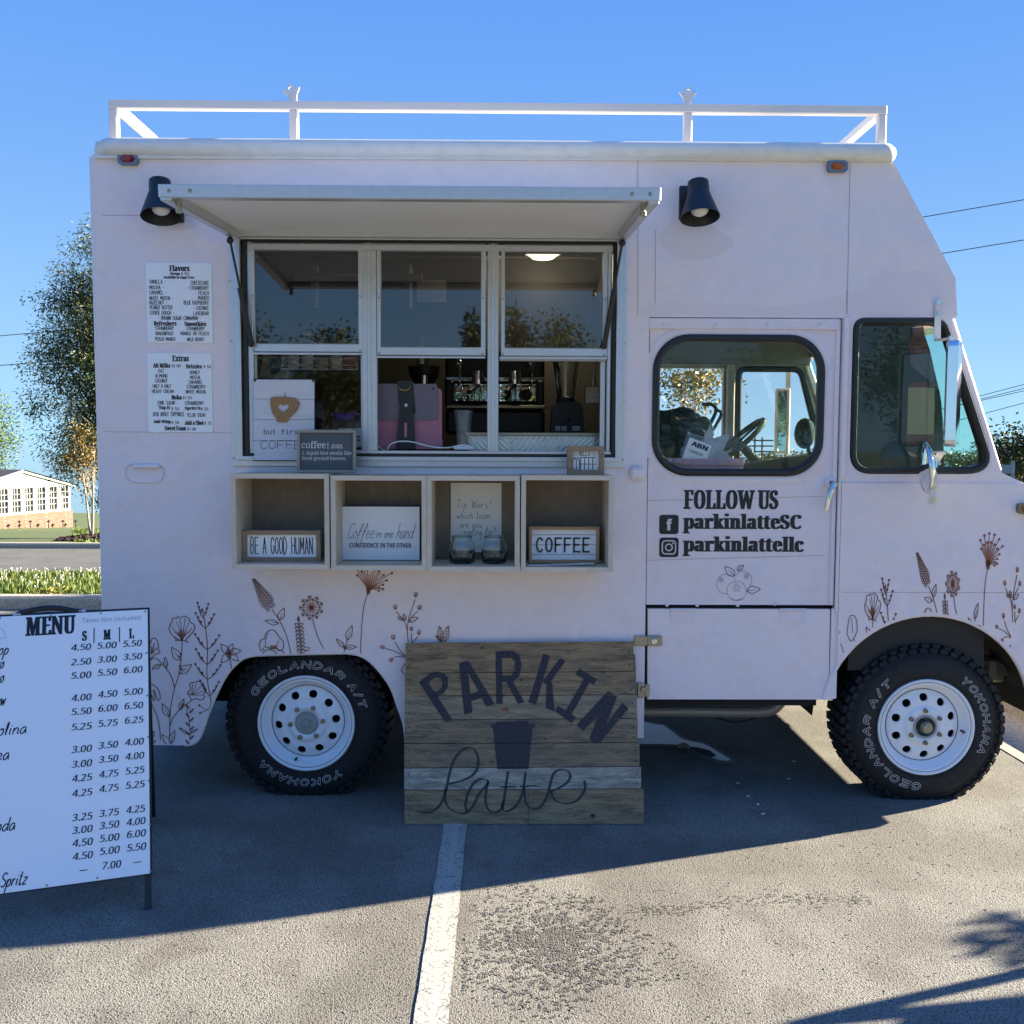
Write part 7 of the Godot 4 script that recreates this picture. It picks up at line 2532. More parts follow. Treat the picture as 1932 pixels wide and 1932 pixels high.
# ================================================================ inside the cab
func build_cab() -> void:
	part(truck, "cab_headliner", box3(Vector3(1.33, 2.52, -1.08), Vector3(1.40, 0.03, 2.0)), M.cab_grey)
	part(truck, "cab_header", box3(Vector3(1.36, 2.38, -2.06), Vector3(1.36, 0.26, 0.06)), M.cab_grey)
	part(truck, "far_door_post", box3(Vector3(1.513, 1.6, -2.09), Vector3(0.05, 1.4, 0.05), 0.006), M.cab_paint)
	# engine cover and dashboard
	var b := MB.new()
	b.prism(PackedVector2Array([Vector2(1.62, 0.62), Vector2(2.28, 0.62), Vector2(2.25, 1.57), Vector2(1.98, 1.58), Vector2(1.74, 1.50), Vector2(1.66, 1.35)]), -2.10, -0.06)
	part(truck, "dashboard", b, M.cab_dark)
	b = MB.new()
	b.prism(PackedVector2Array([Vector2(1.15, 0.62), Vector2(1.66, 0.62), Vector2(1.66, 1.48), Vector2(1.20, 1.42)]), -1.45, -0.75)
	part(truck, "engine_cover", b, M.cab_dark)
	# steering wheel and column
	var sc := Q("w5", 950, 1200, -1.55)
	var st := Transform3D(Basis(Vector3.BACK, 0.75), sc)
	var loop := []
	for k in 36: loop.append(st * Vector3(cos(TAU * k / 36) * 0.2, 0, sin(TAU * k / 36) * 0.2))
	b = MB.new()
	b.tube(loop, 0.017, 8, true)
	mat("wheel_brown", lin(0.10, 0.07, 0.045), 0.5)
	var sw := part(truck, "steering_wheel", b, M.wheel_brown)
	b = MB.new()
	for k in 3: b.bar(sc, st * Vector3(cos(TAU * k / 3) * 0.2, 0, sin(TAU * k / 3) * 0.2), 0.03, 0.012)
	b.tube([sc, sc + st.basis * Vector3(0, -0.35, 0)], 0.03, 8)
	part(sw, "column", b, M.cab_dark)
	b = MB.new()
	b.prism(poly("w5", [[1000, 1530], [1005, 1445], [1400, 1378], [1790, 1335], [1830, 1530]], -0.22), -0.34, -0.22)
	part(truck, "near_dash", b, M.cab_dark)
	# round dash fan near the windscreen
	var fc := Q("w5", 1660, 1110, -0.75)
	b = MB.new()
	b.blob(fc, Vector3(0.055, 0.085, 0.07), 14, 8)
	var fan := part(truck, "dash_fan", b, M.black_plastic)
	b = MB.new()
	b.tube([fc + Vector3(0.02, -0.07, 0), Vector3(fc.x + 0.08, 1.5, -0.78)], 0.012, 6)
	part(fan, "stalk", b, M.black_plastic)
	# cloth sunshade hung inside the near half of the windscreen
	var sh := thing("sunshade", "dark cloth sunshade hanging inside the windscreen with a curved edge", "sunshade", Vector3(2.0, 2.2, -0.6))
	mat("shade_green", lin(0.012, 0.018, 0.014), 0.9)
	mat("shade_red", lin(0.085, 0.022, 0.018), 0.9)
	mat("shade_lilac", lin(0.085, 0.078, 0.115), 0.9)
	mat("shade_cream", lin(0.20, 0.175, 0.105), 0.9)
	var zc := -0.42
	var edge := [[885, 262], [920, 400], [965, 530], [1000, 680], [1035, 840], [1075, 980], [1092, 1090], [1110, 1300], [1112, 1560], [1112, 1800]]
	var cloth := [[150, 262]]
	cloth.append_array(edge)
	cloth.append([150, 1800])
	b = MB.new()
	b.prism(poly("w4", cloth, zc), zc - 0.012, zc)
	part(sh, "cloth", b, M.shade_green)
	b = MB.new()
	b.prism(poly("w4", [[790, 262], [885, 262], [920, 400], [965, 530], [975, 572], [745, 588], [745, 470]], zc), zc + 0.001, zc + 0.004)
	part(sh, "red_panel", b, M.shade_red)
	b = MB.new()
	b.prism(poly("w4", [[745, 590], [975, 574], [1000, 680], [1035, 840], [1070, 975], [940, 850], [860, 790], [790, 740], [750, 690]], zc), zc + 0.001, zc + 0.004)
	part(sh, "lilac_panel", b, M.shade_lilac)
	part(sh, "cream_panel", box_at(rect("w4", 715, 940, 1020, 1440, zc), zc + 0.001, zc + 0.004), M.shade_cream)
	for q in [[745, 885, 1010, 938], [705, 1442, 1000, 1560]]: part(sh, "red_band", box_at(rect("w4", q[0], q[1], q[2], q[3], zc), zc + 0.001, zc + 0.005), M.shade_red)
	part(truck, "visor", box3(Q("w4", 960, 290, -0.5), Vector3(0.12, 0.05, 0.3)), M.cab_paint)
	# lilac crate on the near door ledge
	var cr := rect("w5", 150, 1380, 1012, 1540, -0.12)
	var ct := thing("crate", "lilac plastic crate on the cab window ledge", "crate", Vector3(cr.get_center().x, cr.position.y - 0.1, -0.22))
	mat("crate_lilac", lin(0.42, 0.25, 0.34), 0.5)
	part(ct, "rim", box_at(Rect2(cr.position.x, cr.end.y - 0.034, cr.size.x, 0.034), -0.13, -0.115, 0.004), M.crate_lilac)
	part(ct, "wall", box_at(Rect2(cr.position.x + 0.008, cr.position.y - 0.1, cr.size.x - 0.016, cr.size.y + 0.07), -0.14, -0.128, 0.002), M.crate_lilac)
	part(ct, "rim", box_at(Rect2(cr.position.x, cr.end.y - 0.034, cr.size.x, 0.034), -0.40, -0.388, 0.004), M.crate_lilac)
	part(ct, "wall", box_at(Rect2(cr.position.x + 0.008, cr.position.y - 0.1, cr.size.x - 0.016, cr.size.y + 0.07), -0.398, -0.39, 0.002), M.crate_lilac)
	for x in [cr.position.x + 0.006, cr.end.x - 0.006]: part(ct, "wall", box3(Vector3(x, cr.get_center().y - 0.045, -0.26), Vector3(0.01, cr.size.y + 0.08, 0.26)), M.crate_lilac)
	part(ct, "base", box3(Vector3(cr.get_center().x, cr.position.y - 0.1, -0.26), Vector3(cr.size.x, 0.01, 0.27)), M.crate_lilac)
	for x in [450, 720]: part(ct, "rib", box_at(rect("w5", x - 4, 1384, x + 4, 1540, -0.115), -0.116, -0.108), M.crate_lilac)
	for x in [235, 840]: part(ct, "latch", box_at(rect("w5", x, 1388, x + 100, 1432, -0.112), -0.116, -0.106, 0.004), M.crate_lilac)
	# seat or ledge below the crate
	part(truck, "crate_ledge", box3(Vector3(1.02, cr.position.y - 0.155, -0.28), Vector3(0.76, 0.09, 0.42)), M.cab_dark)
	# bin liner heap
	var bag := thing("bin_bag", "crumpled black bin bag heaped in the cab window", "bag", Vector3(Q("w5", 300, 1000, -0.55).x, 1.35, -0.55))
	mat("bin_black", lin(0.022, 0.025, 0.028), 0.30)
	b = MB.new()
	var ring0 := []
	var cz := -0.55
	var nx := 26
	var ny := 18
	var cc := Q("w5", 290, 1130, cz)
	var f := noise(91, 6.0, 3)
	var pt := func(i: int, j: int) -> Vector3:
		var a := TAU * i / nx
		var e := -PI / 2 + PI * j / ny
		var d := Vector3(cos(e) * cos(a), sin(e), cos(e) * sin(a))
		var lump := 1.0 + 0.22 * f.get_noise_3dv(d * 0.35) + 0.10 * f.get_noise_3dv(d * 1.1)
		return cc + Vector3(d.x * 0.185, d.y * 0.145, d.z * 0.16) * lump
	for i in nx:
		for j in ny:
			var p0: Vector3 = pt.call(i, j)
			var p1: Vector3 = pt.call((i + 1) % nx, j)
			var p2: Vector3 = pt.call((i + 1) % nx, j + 1)
			var p3: Vector3 = pt.call(i, j + 1)
			if j > 0: b.ftri(p0, p1, p2, p0 - cc)
			if j < ny - 1: b.ftri(p0, p2, p3, p0 - cc)
	part(bag, "heap", b, M.bin_black)
	b = MB.new()
	b.tube(smooth([Q("w5", 560, 800, cz), Q("w5", 660, 800, cz), Q("w5", 710, 860, cz), Q("w5", 650, 1000, cz)], 4), 0.010, 6)
	b.tube(smooth([Q("w5", 690, 850, cz), Q("w5", 765, 890, cz), Q("w5", 720, 1000, cz), Q("w5", 670, 1080, cz)], 4), 0.009, 6)
	part(bag, "handle_loop", b, M.bin_black)
	# clear pouch with a printed card
	var pa := Transform3D(Basis(Vector3.BACK, -0.36) * Basis(Vector3.RIGHT, -0.15), Q("w5", 540, 1280, -0.2))
	var po := thing("document_pouch", "clear pouch holding a printed white card", "pouch", pa.origin)
	b = MB.new()
	b.prism(rrect(Rect2(-0.085, -0.07, 0.155, 0.13), 0.012, 4), -0.006, 0.004, pa)
	part(po, "sleeve", b, M.clear_plastic)
	b = MB.new()
	b.prism(rrect(Rect2(-0.07, -0.085, 0.115, 0.12), 0.004, 3), 0.005, 0.007, pa)
	part(po, "card", b, M.sign_white)
	text(po, "ABN", "fat", Rect2(-0.052, 0.0, 0.085, 0.024), pa * Transform3D(Basis(), Vector3(0, 0, 0.008)), M.print_navy)
	text(po, "CARBON", "sans_bold", Rect2(-0.052, -0.032, 0.07, 0.013), pa * Transform3D(Basis(), Vector3(0, 0, 0.008)), M.print_black)
	b = MB.new()
	b.prism(poly("w5", [[590, 1120], [650, 1020], [680, 1160], [860, 1110], [790, 1290], [900, 1390], [560, 1390]], -0.26), -0.27, -0.262)
	var pf := thing("plastic_film", "crumpled grey plastic film beside the document pouch", "film", Q("w5", 720, 1380, -0.26))
	part(pf, "film", b, M.print_grey)

# ================================================================ shelves, signs, boards
func on_plane(sheet: String, x: float, y: float, t: Transform3D) -> Vector2:
	# local point of the plane of t that is seen at that spot
	var s: Array = SHEET[sheet]
	var px: float = (s[0] + x / s[2]) / 1.06
	var py: float = (s[1] + y / s[2]) / 1.06
	var d := look * Vector3((px - 966.0) / LENS, -(py - 966.0) / LENS, -1.0)
	var n := t.basis.z.normalized()
	var p := EYE + d * ((t.origin - EYE).dot(n) / d.dot(n))
	var q := t.affine_inverse() * p
	return Vector2(q.x, q.y)

func rect_on(sheet: String, x0: float, y0: float, x1: float, y1: float, t: Transform3D) -> Rect2:
	var a := on_plane(sheet, x0, y1, t)
	var b := on_plane(sheet, x1, y0, t)
	return Rect2(a, b - a)

func frame4(t: Transform3D, r: Rect2, w: float, z0: float, z1: float, parent: Node, m: Material, called := "frame_bar") -> void:
	# four bars with butted ends
	for q in [[Rect2(r.position.x, r.end.y - w, r.size.x, w)], [Rect2(r.position.x, r.position.y, r.size.x, w)], [Rect2(r.position.x, r.position.y + w, w, r.size.y - 2 * w)], [Rect2(r.end.x - w, r.position.y + w, w, r.size.y - 2 * w)]]:
		var b := MB.new()
		var c: Rect2 = q[0]
		b.box(t * Vector3(c.get_center().x, c.get_center().y, (z0 + z1) / 2.0), Vector3(c.size.x, c.size.y, z1 - z0), t.basis, 0.0015)
		part(parent, called, b, m)

func board(t: Transform3D, r: Rect2, z0: float, z1: float, bevel := 0.0) -> MB:
	var b := MB.new()
	b.box(t * Vector3(r.get_center().x, r.get_center().y, (z0 + z1) / 2.0), Vector3(r.size.x, r.size.y, z1 - z0), t.basis, bevel)
	return b

func upright(z: float) -> Transform3D:
	return Transform3D(Basis(), Vector3(0, 0, z))

func build_signs() -> void:
	# four oak cube shelves
	var F := 0.285
	var boxes := [[78, 158, 530, 600], [541, 167, 984, 606], [986, 168, 1420, 611], [1424, 166, 1857, 614]]
	var place := ["leftmost oak cube shelf, holding the BE A GOOD HUMAN sign", "second oak cube shelf from the left, holding the script sign", "third oak cube shelf, holding the two glass tip jars", "rightmost oak cube shelf, holding the COFFEE letter board"]
	var rects := []
	for k in 4:
		var q: Array = boxes[k]
		var r := rect("z6", q[0], q[1], q[2], q[3], F)
		rects.append(r)
		var s := thing("cube_shelf", place[k], "shelf", Vector3(r.get_center().x, r.position.y, F / 2), "oak cube shelves under the serving window")
		var th := 0.021
		# mitred panels
		for e in 4:
			var o := [r.position, Vector2(r.end.x, r.position.y), r.end, Vector2(r.position.x, r.end.y)]
			var i := [r.position + Vector2(th, th), Vector2(r.end.x - th, r.position.y + th), r.end - Vector2(th, th), Vector2(r.position.x + th, r.end.y - th)]
			var b := MB.new()
			var g := 0.0004
			var dirv: Vector2 = (o[(e + 1) % 4] - o[e]).normalized() * g
			b.prism(PackedVector2Array([o[e] + dirv, o[(e + 1) % 4] - dirv, i[(e + 1) % 4] - dirv, i[e] + dirv]), 0.003, F)
			part(s, "panel", b, M.oak if e % 2 == 0 else M.oak_side)
		part(s, "back_panel", box_at(r.grow(-th + 0.001), 0.004, 0.016), M.oak_back)
	var floor_of := func(k: int) -> float: return rects[k].position.y + 0.021
	# BE A GOOD HUMAN
	var t := upright(0.17)
	var r := rect("z6", 135, 430, 497, 575, 0.17)
	r = Rect2(r.position.x, floor_of.call(0), r.size.x, r.size.y)
	var s := thing("framed_sign", "wood framed sign reading BE A GOOD HUMAN in the left shelf", "sign", Vector3(r.get_center().x, r.position.y, 0.17))
	frame4(t, r, 0.020, 0.0, 0.03, s, M.frame_wood)
	part(s, "board", board(t, r.grow(-0.018), 0.004, 0.014), M.sign_white)
	var b := MB.new()
	var w := r.grow(-0.03)
	strokes(b, "BE A GOOD HUMAN", Rect2(w.position.x + 0.006, w.position.y + 0.006, w.size.x - 0.016, w.size.y - 0.010), t * Transform3D(Basis(), Vector3(0, 0, 0.0148)), 0.0042, 0.0, 0.45)
	part(s, "lettering", b, M.print_black)
	# Coffee in one hand
	t = upright(0.10)
	r = rect("z6", 583, 316, 956, 570, 0.10)
	r = Rect2(r.position.x, floor_of.call(1), r.size.x, r.size.y)
	s = thing("script_sign", "white sign with black edge reading Coffee in one hand", "sign", Vector3(r.get_center().x, r.position.y, 0.10))
	part(s, "edge", board(t, r, -0.03, -0.002), M.print_navy)
	part(s, "face", board(t, r.grow(-0.004), -0.002, 0.004), M.sign_white)
	b = MB.new()
	var tl := t * Transform3D(Basis(), Vector3(0, 0, 0.005))
	var q2 := rect("z6", 618, 395, 922, 458, 0.10)
	strokes(b, "Coffee", Rect2(q2.position.x, q2.position.y, q2.size.x * 0.40, q2.size.y * 1.1), tl, 0.0020, 0.25, 0.10, 5)
	strokes(b, "in", Rect2(q2.position.x + q2.size.x * 0.43, q2.position.y + 0.004, q2.size.x * 0.08, q2.size.y * 0.7), tl, 0.0020, 0.25, 0.1, 5)
	strokes(b, "one", Rect2(q2.position.x + q2.size.x * 0.55, q2.position.y + 0.004, q2.size.x * 0.14, q2.size.y * 0.7), tl, 0.0020, 0.25, 0.1, 5)
	strokes(b, "hand", Rect2(q2.position.x + q2.size.x * 0.74, q2.position.y, q2.size.x * 0.25, q2.size.y * 1.1), tl, 0.0020, 0.25, 0.1, 5)
	part(s, "script", b, M.print_black)
	text(s, "CONFIDENCE IN THE OTHER", "sans_bold", rect("z6", 627, 480, 914, 500, 0.10), tl, M.print_black)
	# Tip Wars paper
	t = upright(0.020)
	r = rect("z6", 1098, 200, 1334, 522, 0.02)
	s = thing("paper_note", "white sheet with handwriting hung inside the third shelf", "note", Vector3(r.get_center().x, r.position.y, 0.02))
	part(s, "sheet", board(t, r, 0.0, 0.0015), M.paper)
	b = MB.new()
	for l in [["Tip Wars!", 1126, 316, 1284, 30], ["which team", 1126, 366, 1280, 26], ["are you", 1140, 408, 1240, 26], ["rooting for?", 1158, 444, 1306, 30]]:
		var p0 := Q2("z6", l[1], l[2], 0.02)
		var p1 := Q2("z6", l[3], l[2] - l[4], 0.02)
		strokes(b, l[0], Rect2(p0.x, p0.y, p1.x - p0.x, (p1.y - p0.y) * 1.25), t * Transform3D(Basis(), Vector3(0, 0, 0.0022)), 0.0017, 0.08, 0.22, 4)
	part(s, "handwriting", b, M.print_black)
	# tip jars
	var jl := ["CAROLINA", "CLEMSON"]
	for k in 2:
		var c := Q("z6", [1150, 1300][k], 578, 0.15)
		c.y = floor_of.call(2)
		var j := thing("tip_jar", ["left glass tip jar marked CAROLINA", "right glass tip jar marked CLEMSON"][k], "jar", c, "glass tip jars")
		var wall := [Vector2(0.0, 0.0), Vector2(0.050, 0.0), Vector2(0.058, 0.008), Vector2(0.059, 0.075), Vector2(0.054, 0.092), Vector2(0.044, 0.103), Vector2(0.044, 0.112), Vector2(0.047, 0.114), Vector2(0.047, 0.122), Vector2(0.044, 0.124), Vector2(0.041, 0.122), Vector2(0.041, 0.103), Vector2(0.050, 0.090), Vector2(0.055, 0.074), Vector2(0.054, 0.010), Vector2(0.0, 0.006)]
		part(j, "glass", pot(c, wall, 32, true), M.jar_glass)
		b = MB.new()
		var word: String = jl[k]
		for i in word.length():
			var a := (i - (word.length() - 1) / 2.0) * 0.27
			var lt := Transform3D(Basis(Vector3.UP, a), c + Vector3(sin(a) * 0.0597, 0.045, cos(a) * 0.0597))
			strokes(b, word[i], Rect2(-0.0062, -0.012, 0.0124, 0.028), lt, 0.0016, 0.0, 0.2, 4)
		part(j, "handwriting", b, M.print_black)
	# a few notes in the left jar
	# COFFEE letter board
	t = upright(0.13)
	r = rect("z6", 1460, 403, 1787, 570, 0.13)
	r = Rect2(r.position.x, floor_of.call(3) + 0.004, r.size.x, r.size.y)
	s = thing("letter_board", "pine framed letter board reading COFFEE in the right shelf", "sign", Vector3(r.get_center().x, r.position.y, 0.13))
	frame4(t, r, 0.013, 0.0, 0.035, s, M.frame_pine)
	part(s, "face", board(t, r.grow(-0.012), 0.004, 0.012), M.sign_white)
	for k in 3: part(s, "ledge", board(t, Rect2(r.position.x + 0.013, r.position.y + r.size.y * (0.22 + 0.27 * k), r.size.x - 0.026, 0.003), 0.012, 0.016), M.print_grey)
	b = MB.new()
	var lr := rect("z6", 1498, 458, 1742, 520, 0.15)
	strokes(b, "COFFEE", Rect2(lr.position.x, lr.position.y, lr.size.x, lr.size.y), t * Transform3D(Basis(), Vector3(0, 0, 0.0175)), 0.0075, 0.0, 0.6, 4)
	part(s, "lettering", b, M.print_black)
	# loose cards in front of it
	for k in 7:
		var c := Q("z6", 1500 + k * 38, 582, 0.22)
		var cd := thing("loose_card", "small white card loose on the floor of the right shelf", "card", Vector3(c.x, floor_of.call(3) + 0.001 + 0.0012 * k, 0.22), "cards in the right shelf")
		part(cd, "card", box3(Vector3(c.x, floor_of.call(3) + 0.0012 + 0.0012 * k, 0.215 + 0.004 * (k % 3)), Vector3(0.075, 0.0008, 0.045), 0.0, Basis(Vector3.UP, 0.3 * sin(k * 2.1)) * Basis(Vector3.BACK, 0.02 * (k % 3))), M.paper)
	# slate sign on top of the shelves
	t = Transform3D(Basis(Vector3.RIGHT, -0.07), Vector3(0, rects[0].end.y + 0.001, 0.17))
	r = rect_on("y4", 495, 850, 1050, 1265, t)
	r = Rect2(r.position.x, 0.0, r.size.x, r.end.y)
	s = thing("slate_sign", "grey framed sign defining coffee standing on the shelves", "sign", t * Vector3(r.get_center().x, 0, 0))
	frame4(t, r, 0.013, -0.004, 0.018, s, M.taupe)
	part(s, "face", board(t, r.grow(-0.012), -0.002, 0.006), M.slate)
	var tt := t * Transform3D(Basis(), Vector3(0, 0, 0.0066))
	text(s, "coffee", "serif", rect_on("y4", 536, 955, 762, 1020, t), tt, M.print_white)
	text(s, "|", "sans", rect_on("y4", 781, 965, 787, 1030, t), tt, M.print_white)
	text(s, "noun.", "serif", rect_on("y4", 812, 985, 922, 1022, t), tt, M.print_white, "lettering", 0.25)
	text(s, "1. liquid that smells like", "serif", rect_on("y4", 538, 1048, 1006, 1090, t), tt, M.print_white)
	text(s, "fresh ground heaven.", "serif", rect_on("y4", 538, 1098, 955, 1140, t), tt, M.print_white)
	# hello coffee
	t = upright(0.17)
	r = rect("y5", 1322, 1024, 1678, 1326, 0.17)
	r = Rect2(r.position.x, rects[3].end.y, r.size.x, r.end.y - rects[3].end.y)
	s = thing("hello_sign", "small wooden framed HELLO COFFEE sign on the right shelf top", "sign", Vector3(r.get_center().x, r.position.y, 0.17))
	frame4(t, r, 0.022, -0.01, 0.035, s, M.frame_wood)
	part(s, "face", board(t, r.grow(-0.02), 0.0, 0.008), M.sign_white)
	b = MB.new()
	var hr := rect("y5", 1440, 1070, 1545, 1118, 0.18)
	strokes(b, "HELLO", Rect2(hr.position.x, hr.position.y, hr.size.x, hr.size.y), t * Transform3D(Basis(), Vector3(0, 0, 0.009)), 0.0024, 0.0, 0.35)
	hr = rect("y5", 1376, 1135, 1600, 1268, 0.18)
	strokes(b, "COFFEE", Rect2(hr.position.x, hr.position.y, hr.size.x, hr.size.y), t * Transform3D(Basis(), Vector3(0, 0, 0.009)), 0.0034, 0.0, 0.35)
	for q in [[1378, 1430], [1555, 1600]]:
		for y in [1078, 1094, 1110]: b.ribbon([Q("y5", q[0], y, 0.179), Q("y5", q[1], y, 0.179)], 0.0014, Vector3.BACK)
	part(s, "lettering", b, M.print_black)
	# whitewashed plank sign: but first coffee
	t = Transform3D(Basis(Vector3.RIGHT, -0.05), Vector3(0, 1.618, 0.052))
	r = rect_on("y4", 74, 368, 660, 1104, t)
	r = Rect2(r.position.x, 0.0, r.size.x, r.end.y)
	s = thing("plank_sign", "whitewashed plank sign with a cork coffee cup", "sign", t * Vector3(r.get_center().x, 0, 0))
	part(s, "edge", board(t, r, -0.012, -0.002), M.print_navy)
	var ys := [0.0, 0.245, 0.505, 0.757, 1.0]
	for k in 4:
		var p := Rect2(r.position.x + 0.003, r.position.y + 0.003 + (r.size.y - 0.006) * ys[k] + 0.0008, r.size.x - 0.006, (r.size.y - 0.006) * (ys[k + 1] - ys[k]) - 0.0016)
		part(s, "plank", board(t, p, -0.002, 0.005, 0.0008), M.whitewash)
	for q in [[98, 382], [643, 386], [80, 1080]]:
		var c := on_plane("y4", q[0], q[1], t)
		b = MB.new()
		b.lathe([Vector2(0.006, 0.0), Vector2(0.004, 0.003), Vector2(0, 0.004)], 10, t * Transform3D(Basis(Vector3.RIGHT, PI / 2), Vector3(c.x, c.y, 0.005)))
		part(s, "nail", b, M.black_metal)
	# cork cup with a heart hole
	var cup := PackedVector2Array()
	for q in smooth([[248, 545], [360, 538], [478, 548], [492, 572], [515, 580], [514, 620], [490, 672], [448, 712], [412, 748], [402, 774], [312, 774], [300, 740], [268, 700], [250, 640]].map(func(e): return Vector2(e[0], e[1])), 2, true): cup.append(on_plane("y4", q.x, q.y, t))
	cup.remove_at(cup.size() - 1)
	var heart := PackedVector2Array()
	for k in 24:
		var a := TAU * k / 24
		heart.append(on_plane("y4", 366 + 3.2 * 16 * pow(sin(a), 3), 640 - 3.0 * (13 * cos(a) - 5 * cos(2 * a) - 2 * cos(3 * a) - cos(4 * a)), t))
	var grip := PackedVector2Array()
	for q in [[482, 600], [494, 596], [492, 622], [474, 660], [472, 630]]: grip.append(on_plane("y4", q[0], q[1], t))
	b = MB.new()
	b.plate(cup, [heart, grip], 0.006, 0.012, t)
	part(s, "cork_cup", b, M.cork)
	b = MB.new()
	var s0 := on_plane("y4", 378, 540, t)
	var s1 := on_plane("y4", 398, 290, t)
	b.tube([t * Vector3(s0.x, s0.y, 0.009), t * Vector3(s1.x, s1.y, -0.02)], 0.002, 6)
	part(s, "string", b, M.cork)
	tt = t * Transform3D(Basis(), Vector3(0, 0, 0.0056))
	text(s, "but first", "mono", rect_on("y4", 180, 842, 535, 888, t), tt, M.print_black)
	b = MB.new()
	var cr := rect_on("y4", 148, 952, 560, 1024, t)
	strokes(b, "COFFEE", Rect2(cr.position.x, cr.position.y, cr.size.x * 1.13, cr.size.y), tt, 0.0026, 0.0, 0.30, 5)
	part(s, "lettering", b, M.print_black)
	build_flavour_boards()
	build_menu_board()
	build_pallet_sign()

func build_flavour_boards() -> void:
	var z := 0.006
	var t := upright(0.0)
	var face := z + 0.0008
	var tt := upright(face)
	# flavours
	var r := rect("y3", 128, 132, 778, 942, z)
	var s := thing("flavor_board", "white board listing Flavors fixed above the Extras board", "sign", Vector3(r.get_center().x, r.position.y, 0))
	var b := MB.new()
	b.prism(rrect(r, 0.010, 4), 0.0006, z)
	part(s, "board", b, M.board_white)
	var head := func(words: String, x0: float, y0: float, x1: float, y1: float) -> void:
		text(s, words, "poster", rect("y3", x0, y0, x1, y1, z), tt, M.print_black, "heading", 0.0, 0.0004)
	head.call("Flavors", 348, 155, 555, 215)
	head.call("Syrups", 358, 226, 458, 262)
	head.call("Available in Sugar Free", 290, 264, 602, 298)
	head.call("Refreshers", 190, 722, 422, 768)
	head.call("Smoothies", 503, 726, 724, 772)
	b = MB.new()
	var hand := func(words: String, x0: float, y0: float, x1: float, y1: float) -> void:
		strokes(b, words, rect("y3", x0, y0, x1, y1, z), tt, 0.0022, 0.0, 0.35, 2)
	for l in [["$.50", 470, 228, 545, 256], ["VANILLA *", 148, 304, 310, 340], ["MOCHA *", 148, 362, 292, 398], ["CARAMEL *", 147, 414, 322, 450], ["WHITE MOCHA *", 148, 470, 388, 506], ["HAZELNUT *", 148, 516, 322, 552], ["PEANUT BUTTER", 152, 566, 380, 602], ["COOKIE DOUGH *", 152, 620, 395, 656], ["CHEESECAKE", 568, 316, 748, 352], ["* STRAWBERRY", 525, 368, 748, 404], ["* PEACH", 615, 420, 748, 456], ["MANGO", 643, 468, 748, 504], ["BLUE RASPBERRY", 498, 518, 748, 554], ["* COCONUT", 598, 572, 748, 608], ["LAVENDAR", 595, 626, 750, 662], ["* BROWN SUGAR CINNAMON *", 240, 674, 665, 710], ["STRAWBERRY", 208, 778, 392, 812], ["DRAGONFRUIT", 212, 832, 392, 866], ["PEACH MANGO", 206, 888, 408, 922], ["STRAWBERRY", 526, 782, 706, 816], ["MANGO OR PEACH", 466, 832, 748, 866], ["WILD BERRY", 530, 892, 702, 926]]:
		hand.call(l[0], l[1], l[2], l[3], l[4])
	part(s, "handwriting", b, M.print_black)
	# extras
	r = rect("y3", 138, 1050, 778, 1852, z)
	s = thing("extras_board", "white board listing Extras fixed below the Flavors board", "sign", Vector3(r.get_center().x, r.position.y, 0))
	b = MB.new()
	b.prism(rrect(r, 0.010, 4), 0.0006, z)
	part(s, "board", b, M.board_white)
	head = func(words: String, x0: float, y0: float, x1: float, y1: float) -> void:
		text(s, words, "poster", rect("y3", x0, y0, x1, y1, z), tt, M.print_black, "heading", 0.0, 0.0004)
	for l in [["Extras", 378, 1073, 548, 1132], ["Alt Milks", 183, 1150, 360, 1196], ["Drizzles", 518, 1160, 680, 1204], ["Boba", 370, 1474, 477, 1520], ["Spritz It", 508, 1590, 668, 1634], ["Add Whip", 188, 1726, 366, 1770], ["Add a Shot", 505, 1734, 700, 1778], ["Sweet Foam", 303, 1790, 520, 1834]]: head.call(l[0], l[1], l[2], l[3], l[4])
	text(s, "Top It", "poster", rect("y3", 240, 1584, 358, 1630, z), tt, M.print_navy, "heading", 0.0, 0.0004)
	b = MB.new()
	hand = func(words: String, x0: float, y0: float, x1: float, y1: float) -> void:
		strokes(b, words, rect("y3", x0, y0, x1, y1, z), tt, 0.0022, 0.0, 0.35, 2)
	for l in [["$1.00", 376, 1164, 464, 1192], ["$.50", 698, 1174, 770, 1200], ["OAT", 238, 1212, 294, 1246], ["ALMOND", 208, 1262, 330, 1296], ["COCONUT", 206, 1312, 330, 1346], ["HALF & HALF", 183, 1366, 368, 1400], ["HEAVY CREAM", 175, 1420, 392, 1454], ["HONEY", 560, 1228, 658, 1262], ["MOCHA", 562, 1278, 662, 1312], ["CARAMEL", 548, 1326, 686, 1360], ["STRAWBERRY", 525, 1374, 716, 1408], ["WHITE MOCHA", 518, 1424, 718, 1458], ["$1.50", 488, 1488, 575, 1516], ["CANE SUGAR", 228, 1536, 407, 1570], ["STRAWBERRY", 510, 1540, 700, 1574], ["$.50", 372, 1600, 447, 1628], ["$.50", 670, 1602, 743, 1630], ["(ASK ABOUT TOPPINGS)", 183, 1650, 498, 1688], ["(CLUB SODA)", 532, 1660, 717, 1694], ["$.50", 374, 1740, 447, 1768], ["$.75", 706, 1748, 777, 1776], ["$1.00", 532, 1806, 619, 1834]]:
		hand.call(l[0], l[1], l[2], l[3], l[4])
	part(s, "handwriting", b, M.print_black)

